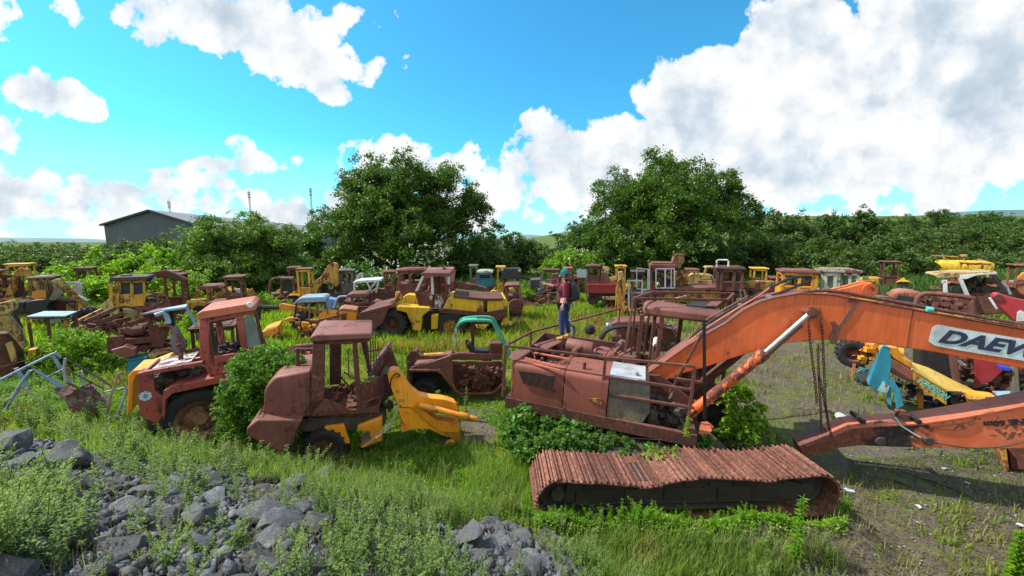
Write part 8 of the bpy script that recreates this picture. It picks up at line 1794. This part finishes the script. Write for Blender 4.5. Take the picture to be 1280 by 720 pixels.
# --- low ground cover of small round leaves
def cover(polys, n, ls, mat, label, hmax=.08):
    L_ = []
    for poly, m_ in polys:
        P = scatter(int(n * m_), poly); P = P[cnoise(P, 2.4, m_ * 3) + rng.uniform(-.6, .6, len(P)) > -.25]; P[:, 2] += rng.uniform(.01, hmax, len(P)); L_.append(leaf_quads(P, ls, 1.4, .8))
    stuff('ground_cover', join(L_), mat, label, 'ground cover')
cover([([(520, 560), (600, 555), (690, 600), (700, 660), (600, 640), (470, 610)], 1.0), ([(430, 575), (560, 560), (560, 600), (430, 600)], .4), ([(680, 635), (1050, 635), (1060, 660), (900, 672), (690, 660)], .9), ([(600, 520), (640, 515), (700, 570), (680, 590)], .5)], 16000, .035, LUSH, 'low bright green ground cover in front of the excavator')
cover([([(1040, 600), (1280, 590), (1400, 640), (1400, 720), (1000, 720), (900, 680)], 1.0), ([(900, 500), (960, 440), (1060, 430), (1090, 500), (1010, 560), (950, 540)], .8), ([(1060, 575), (1240, 565), (1280, 590), (1060, 600)], .4)], 9000, .028, leafmat('moss_sprigs', (.03, .055, .012), (.12, .15, .03), .3, .7, 1.0), 'sparse moss and low sprigs on the trodden soil at the right', hmax=.03)
cover([([(300, 400), (640, 400), (650, 440), (300, 470)], 1.0), ([(640, 430), (760, 430), (640, 470)], .3)], 9000, .05, LUSH, 'low leafy growth around the middle machines', hmax=.12)
tall([([(300, 570), (480, 590), (640, 600), (670, 650), (560, 660), (420, 625), (310, 600)], 1.0), ([(690, 672), (1030, 682), (1060, 720), (760, 740)], .8), ([(60, 500), (200, 520), (300, 560), (260, 590), (80, 560)], .6), ([(560, 540), (640, 560), (690, 640), (600, 650)], .4)],
     7500, .30, leafmat('wispy_grass', (.10, .18, .03), (.30, .40, .09), .45, .7, 1.5, patch=((.30, .24, .12), .9, .58)), 'thin pale wispy grass in seed on the lower bank', wf=.35, thr=-.3)
tall([([(-60, 600), (420, 600), (560, 660), (760, 700), (760, 760), (-60, 760)], .5), ([(1000, 600), (1400, 600), (1400, 760), (1000, 760)], .35), ([(900, 450), (1060, 440), (1090, 520), (980, 560)], .3)], 5000, .16, leafmat('dry_stalks', (.14, .12, .05), (.36, .30, .14), .3, .8, 1.5), 'short dry stalks among the stones and on the lane', wf=.4, thr=-.2)
cover([([(470, 590), (560, 565), (690, 600), (700, 665), (600, 650)], 1.0), ([(530, 500), (640, 505), (640, 520), (540, 530)], .4), ([(680, 632), (1060, 632), (1060, 672), (690, 672)], .9)], 26000, .030, brightm, 'bright low clover turf between the loader and the excavator', hmax=.09)
# --- individual plants
def plant(label, px, py, h, seed, mat, nl=60, ls=.09, tops=False, z=None, cat='plant', lean=0):
    p = hit(px, py) if z is None else G(px, py, z); (lf, tp) = weed(seed, h, nl, ls, tops)
    t = thing('weed_plant', label, cat, Matrix.Translation(p) @ Matrix.Rotation(R(seed * 50), 4, 'Z') @ Matrix.Rotation(R(lean), 4, 'Y')); link('leaves', npmesh('leaves', lf[0], lf[1], mat), t)
    if tp is not None: link('seed_head', npmesh('seed_head', tp[0], tp[1], WEEDP), t)
    return t
plant('tall lime green willowherb in the bottom right foreground', 992, 706, .95, 41, LUSH, 90, .12)
plant('smaller pale weed stem left of the willowherb', 958, 712, .62, 42, WEED, 60, .09, True)
plant('bright green bushy plant at the bottom right corner', 1268, 735, .75, 43, brightm, 150, .13)
plant('tall grey green weed in front of the green hooped dumper', 582, 526, .78, 44, WEED, 120, .07, True)
plant('second pale weed spike beside the yellow cylinder tip', 574, 540, .45, 45, WEED, 80, .07, True)
plant('leafy green weed in the wheel arch of the green hooped dumper', 547, 512, .52, 46, LUSH, 110, .12)
plant('dark leafy weed at the yellow frame of the small loader', 445, 575, .55, 47, LUSH, 90, .12)
plant('lime green shoot growing above the maple shrub', 697, 590, .95, 48, brightm, 60, .17)
plant('yellow green seedling growing in the excavator deck tray', 858, 548, .42, 49, brightm, 50, .08, z=.95)
plant('small bright green tuft beside the front track end', 1058, 640, .25, 50, LUSH, 40, .07)
plant('lime weed in front of the red tractor wheel', 204, 560, .55, 51, brightm, 110, .10)
px_bush('groundsel_clump', 'bright leafy clump growing over the excavator track', 836, 5.75, [(836, 572, 16, 8), (850, 568, 12, 7), (815, 568, 14, 6)], brightm, 52, 26, .10, 40, .07, tr=.008, z=.62)
px_bush('groundsel_clump', 'dark leafy clump between deck and track of the excavator', 770, 6.15, [(884, 552, 12, 7), (665, 552, 26, 14), (700, 548, 26, 14), (735, 552, 26, 12), (775, 556, 26, 8), (820, 560, 16, 5)], elderm, 53, 110, .10, 45, .075, tr=.008, z=.5)
px_bush('fern_clump', 'bright fern clump at the foot of the boom cylinder', 935, 7.1, [(930, 537, 20, 13), (947, 530, 14, 9), (905, 545, 12, 8)], brightm, 54, 34, .13, 60, .09, tr=.01)
px_bush('roof_weeds', 'small green weeds rooted on the pale cab roof', 1045, 16.3, [(1022, 334, 5, 3), (1040, 333, 6, 4)], brightm, 55, 8, .12, 40, .05, tr=.005, z=2.95)
px_bush('cow_parsley', 'pale flowering cow parsley in the meadow left of the tank lorry', 1118, 40, [(1118, 341, 14, 12), (1130, 334, 8, 6)], brightm, 56, 26, .35, 60, .13, tr=.03)
px_bush('sapling', 'bright sapling between the wreck and the yellow cab excavator', 238, 15, [(237, 402, 5, 16)], brightm, 57, 18, .2, 60, .09)
px_bush('sapling', 'young bush left of the white pillar frame in the back row', 660, 24, [(658, 365, 8, 12)], brightm, 58, 18, .25, 50, .1)
# --- rocks
def rock_mesh(seed, flat=.6):
    rs = np.random.default_rng(seed); bm = bmesh.new(); n = rs.integers(9, 15)
    for k in range(n): d = rs.normal(size=3); d /= np.linalg.norm(d); d *= rs.uniform(.8, 1.05); bm.verts.new((d[0] * .5, d[1] * .5 * rs.uniform(.7, 1), d[2] * .5 * flat))
    r = bmesh.ops.convex_hull(bm, input=bm.verts); bmesh.ops.delete(bm, geom=[g for g in r['geom_interior'] if isinstance(g, bmesh.types.BMVert)], context='VERTS')
    bmesh.ops.bevel(bm, geom=bm.edges[:], offset=.022, segments=2, affect='EDGES', profile=.6); bmesh.ops.triangulate(bm, faces=bm.faces)
    bmesh.ops.subdivide_edges(bm, edges=[e for e in bm.edges if e.calc_length() > .22], cuts=1)
    for v in bm.verts: v.co += v.normal * float(mnoise.fractal(v.co * 4 + Vector((seed, 0, 0)), 1, 2, 3)) * .035
    me = bpy.data.meshes.new('rock'); bm.to_mesh(me); bm.free(); me.polygons.foreach_set('use_smooth', np.ones(len(me.polygons), bool)); me.set_sharp_from_angle(angle=R(28)); return me
def rock_material():
    m, nt, b = new_mat('quarry_stone'); v = objcoord(nt); n1 = noise_(nt, v, 2.2, 6, .6); n2 = noise_(nt, v, 14, 6, .7); n3 = noise_(nt, v, 60, 3, .6)
    oi = nt.nodes.new('ShaderNodeObjectInfo')
    c = ramp(nt, mth(nt, 'ADD', mth(nt, 'MULTIPLY', n1, .5), mth(nt, 'MULTIPLY', n2, .5)), [(.34, (.045, .05, .058)), (.5, (.125, .135, .155)), (.62, (.25, .265, .29)), (.74, (.48, .49, .50))])
    c = mixc(nt, mth(nt, 'MULTIPLY', oi.outputs['Random'], .6), c, (.07, .066, .062)); gi = nt.nodes.new('ShaderNodeNewGeometry'); c = mixc(nt, mth(nt, 'MULTIPLY', gi.outputs['Random Per Island'], .85), c, (.055, .052, .05)); c = mixc(nt, ramp(nt, n1, [(.58, 0.0), (.70, .55)]), c, (.13, .14, .07)); c = mixc(nt, ramp(nt, n3, [(.60, 0.0), (.68, .5)]), c, (.42, .44, .44))
    L(nt, c, b.inputs['Base Color']); b.inputs['Roughness'].default_value = .75
    bp = nt.nodes.new('ShaderNodeBump'); bp.inputs['Strength'].default_value = .8; bp.inputs['Distance'].default_value = .03; L(nt, mth(nt, 'ADD', n2, mth(nt, 'MULTIPLY', n3, .3)), bp.inputs['Height']); L(nt, bp.outputs[0], b.inputs['Normal']); return m
ROCKM = rock_material()
RM = [rock_mesh(s, rng.uniform(.45, .8)) for s in range(14)]
for me in RM: me.materials.append(ROCKM)
REG = [([(-30, 555), (60, 550), (110, 590), (100, 660), (140, 760), (-30, 760)], 55, 58), ([(100, 610), (230, 590), (330, 610), (420, 650), (400, 760), (100, 760)], 110, 42), ([(215, 568), (285, 565), (330, 600), (280, 625), (215, 600)], 30, 30), ([(330, 600), (400, 600), (430, 640), (360, 650)], 24, 30),
       ([(600, 655), (640, 655), (690, 680), (715, 700), (740, 740), (540, 740), (545, 690)], 70, 34), ([(440, 620), (560, 640), (540, 700), (430, 680)], 10, 22)]
big = [(20, 562, 50, 'long flat pale slab topmost at the left edge of the bank'), (16, 588, 54, 'wide flat blue grey slab below the topmost slab at the left edge'), (58, 578, 34, 'dark angular stone right of the two pale slabs at the left edge'), (150, 688, 38, 'pale tilted stone in the lower left of the bank'), (95, 680, 44, 'long sunlit slab in the lower left foreground'), (25, 712, 44, 'flat pale stone at the bottom left corner'),
       (612, 662, 36, 'upright pointed stone on top of the small pile at bottom centre'), (575, 668, 30, 'pale pointed stone at the left top of the small central pile'), (655, 672, 40, 'largest rounded grey block right in the small central pile'), (612, 692, 36, 'broad block in the middle of the small central pile'), (395, 660, 44, 'large grey slab right of the middle of the bank'), (245, 640, 48, 'broad dark slab above the middle of the bank'), (145, 635, 32, 'upright dark stone in the upper middle of the bank')]
cnt = 0; rs_ = np.random.default_rng(77)
def add_rock(px, py, spx, label, group):
    global cnt
    p = hit(px, py)
    if p is None: return
    spx = min(spx, 64)
    d = p.y * CP - (p.z - CAMZ) * SP; s = spx * d / FPX; me = RM[cnt % 14] if label is None or group else RM[cnt % 14]
    o = bpy.data.objects.new('rock', me); COL.objects.link(o); o.location = (p.x, p.y, p.z + s * rs_.uniform(.0, .22)); o.rotation_euler = (rs_.uniform(-.5, .5), rs_.uniform(-.5, .5), rs_.uniform(0, 6.28)); o.scale = (s * rs_.uniform(.85, 1.35), s * rs_.uniform(.7, 1.1), s * rs_.uniform(.7, 1.2))
    props(o, label or 'grey angular quarry stone lying in the rubble of the foreground bank', 'rock', group); cnt += 1; return o
for px, py, s, lab in big:
    o = add_rock(px, py, s, lab, None); o.scale = (o.scale[0] * 1.1, o.scale[1], o.scale[2] * .9)
for poly, n, s in REG:
    xs_ = [a for a, b in poly]; ys_ = [b for a, b in poly]; k = 0
    while k < n:
        a, b_ = rs_.uniform(min(xs_), max(xs_)), rs_.uniform(min(ys_), max(ys_))
        if not inpoly(np.array([a]), np.array([b_]), poly)[0]: continue
        add_rock(a, b_, s * rs_.lognormal(-.30, .40), None, 'quarry stones on the bank'); k += 1
# small rubble between them, and bits of stone and litter on the lane
def rubble(regs, label, smin, smax, mat, seed):
    tmpl = []
    for me in RM[:5]:
        bm = bmesh.new(); r_ = np.random.default_rng(seed + len(tmpl))
        for k in range(8): d = r_.normal(size=3); d /= np.linalg.norm(d); bm.verts.new((d[0] * .5, d[1] * .42, d[2] * .42))
        bmesh.ops.convex_hull(bm, input=bm.verts); bmesh.ops.triangulate(bm, faces=bm.faces); bm.verts.ensure_lookup_table(); bm.verts.index_update()
        tmpl.append((np.array([v.co[:] for v in bm.verts]), np.array([[v.index for v in f_.verts] for f_ in bm.faces]))); bm.free()
    out = []
    for poly, n in regs:
        P = scatter(n, poly, ymin=1.2, pad=.3); w = rng.integers(0, 5, len(P))
        for k in range(5):
            q = P[w == k]; s = np.exp(rng.uniform(np.log(smin), np.log(smax), len(q))); q = q + np.array([0, 0, 1]) * (s * .15)[:, None]; out.append(inst(tmpl[k][0], tmpl[k][1], q, rng.uniform(0, 6.28, len(q)), s, rng.normal(size=(len(q), 2)) * .3))
    stuff('rubble', join(out), mat, label, 'rubble')
rubble([(p, n * 14) for p, n, s in REG] + [([(-60, 560), (200, 590), (640, 650), (760, 760), (-60, 760)], 350)], 'broken stone between the larger rocks of the bank', .03, .17, ROCKM, 5)
rubble([([(1000, 560), (1280, 560), (1400, 640), (1300, 740), (900, 740), (960, 660), (1050, 640)], 900), ([(900, 470), (960, 440), (1060, 440), (1090, 520), (1010, 560), (950, 540)], 350), ([(575, 560), (620, 510), (640, 530), (600, 590)], 160), ([(470, 420), (760, 430), (900, 470), (640, 470)], 120)], 'small stones and grit on the trodden lane at the right', .012, .07, plain('pale_grit', (.17, .165, .155), .85, var=.6, scale=2), 9)
def litter(px, py, w, lab, mat, seed):
    p = hit(px, py); rs = np.random.default_rng(seed); pts = []
    n = 7
    for k in range(n): a = 2 * math.pi * k / n; r = w * rs.uniform(.3, .55); pts.append(Vector((math.cos(a) * r, math.sin(a) * r * .6, .02 + rs.uniform(0, .03) + .01)))
    m = MB(); m.plate(pts, .006); o = m.make('scrap_sheet', mat, mat4=Matrix.Translation(p) @ Matrix.Rotation(rs.uniform(0, 3), 4, 'Z')); props(o, lab, 'scrap')
PW = plain('pale_scrap', (.42, .44, .46), .5, var=.3)
litter(1050, 522, .5, 'crumpled pale sheet on the ground left of the stick lamp', PW, 1); litter(1148, 636, .13, 'flat pale scrap near the middle of the right lane', PW, 2); litter(1208, 606, .09, 'small white scrap on the lane below the stick', PW, 3); litter(1180, 588, .09, 'white scrap just under the stick', PW, 4); litter(1062, 616, .18, 'bluish scrap at the front end of the track', plain('bluish_scrap', (.35, .42, .6), .5), 5); litter(1276, 660, .13, 'white scrap at the right edge of the lane', PW, 6); litter(1145, 655, .09, 'small pale scrap below the flat one on the lane', PW, 8)
def stick_(px0, py0, px1, py1, lab):
    a, b_ = hit(px0, py0), hit(px1, py1); m = MB(); m.tube([Vector((0, 0, .03)), (b_ - a) * .5 + Vector((0, 0, .05)), (b_ - a) + Vector((0, 0, .03))], [.018, .022, .01], 6); o = m.make('fallen_pole', barkm, mat4=Matrix.Translation(a)); props(o, lab, 'pole')
stick_(1130, 592, 1215, 622, 'thin dark pole lying on the lane below the stick'); stick_(1110, 600, 1140, 610, 'short dark stick lying on the lane left of the longer pole')
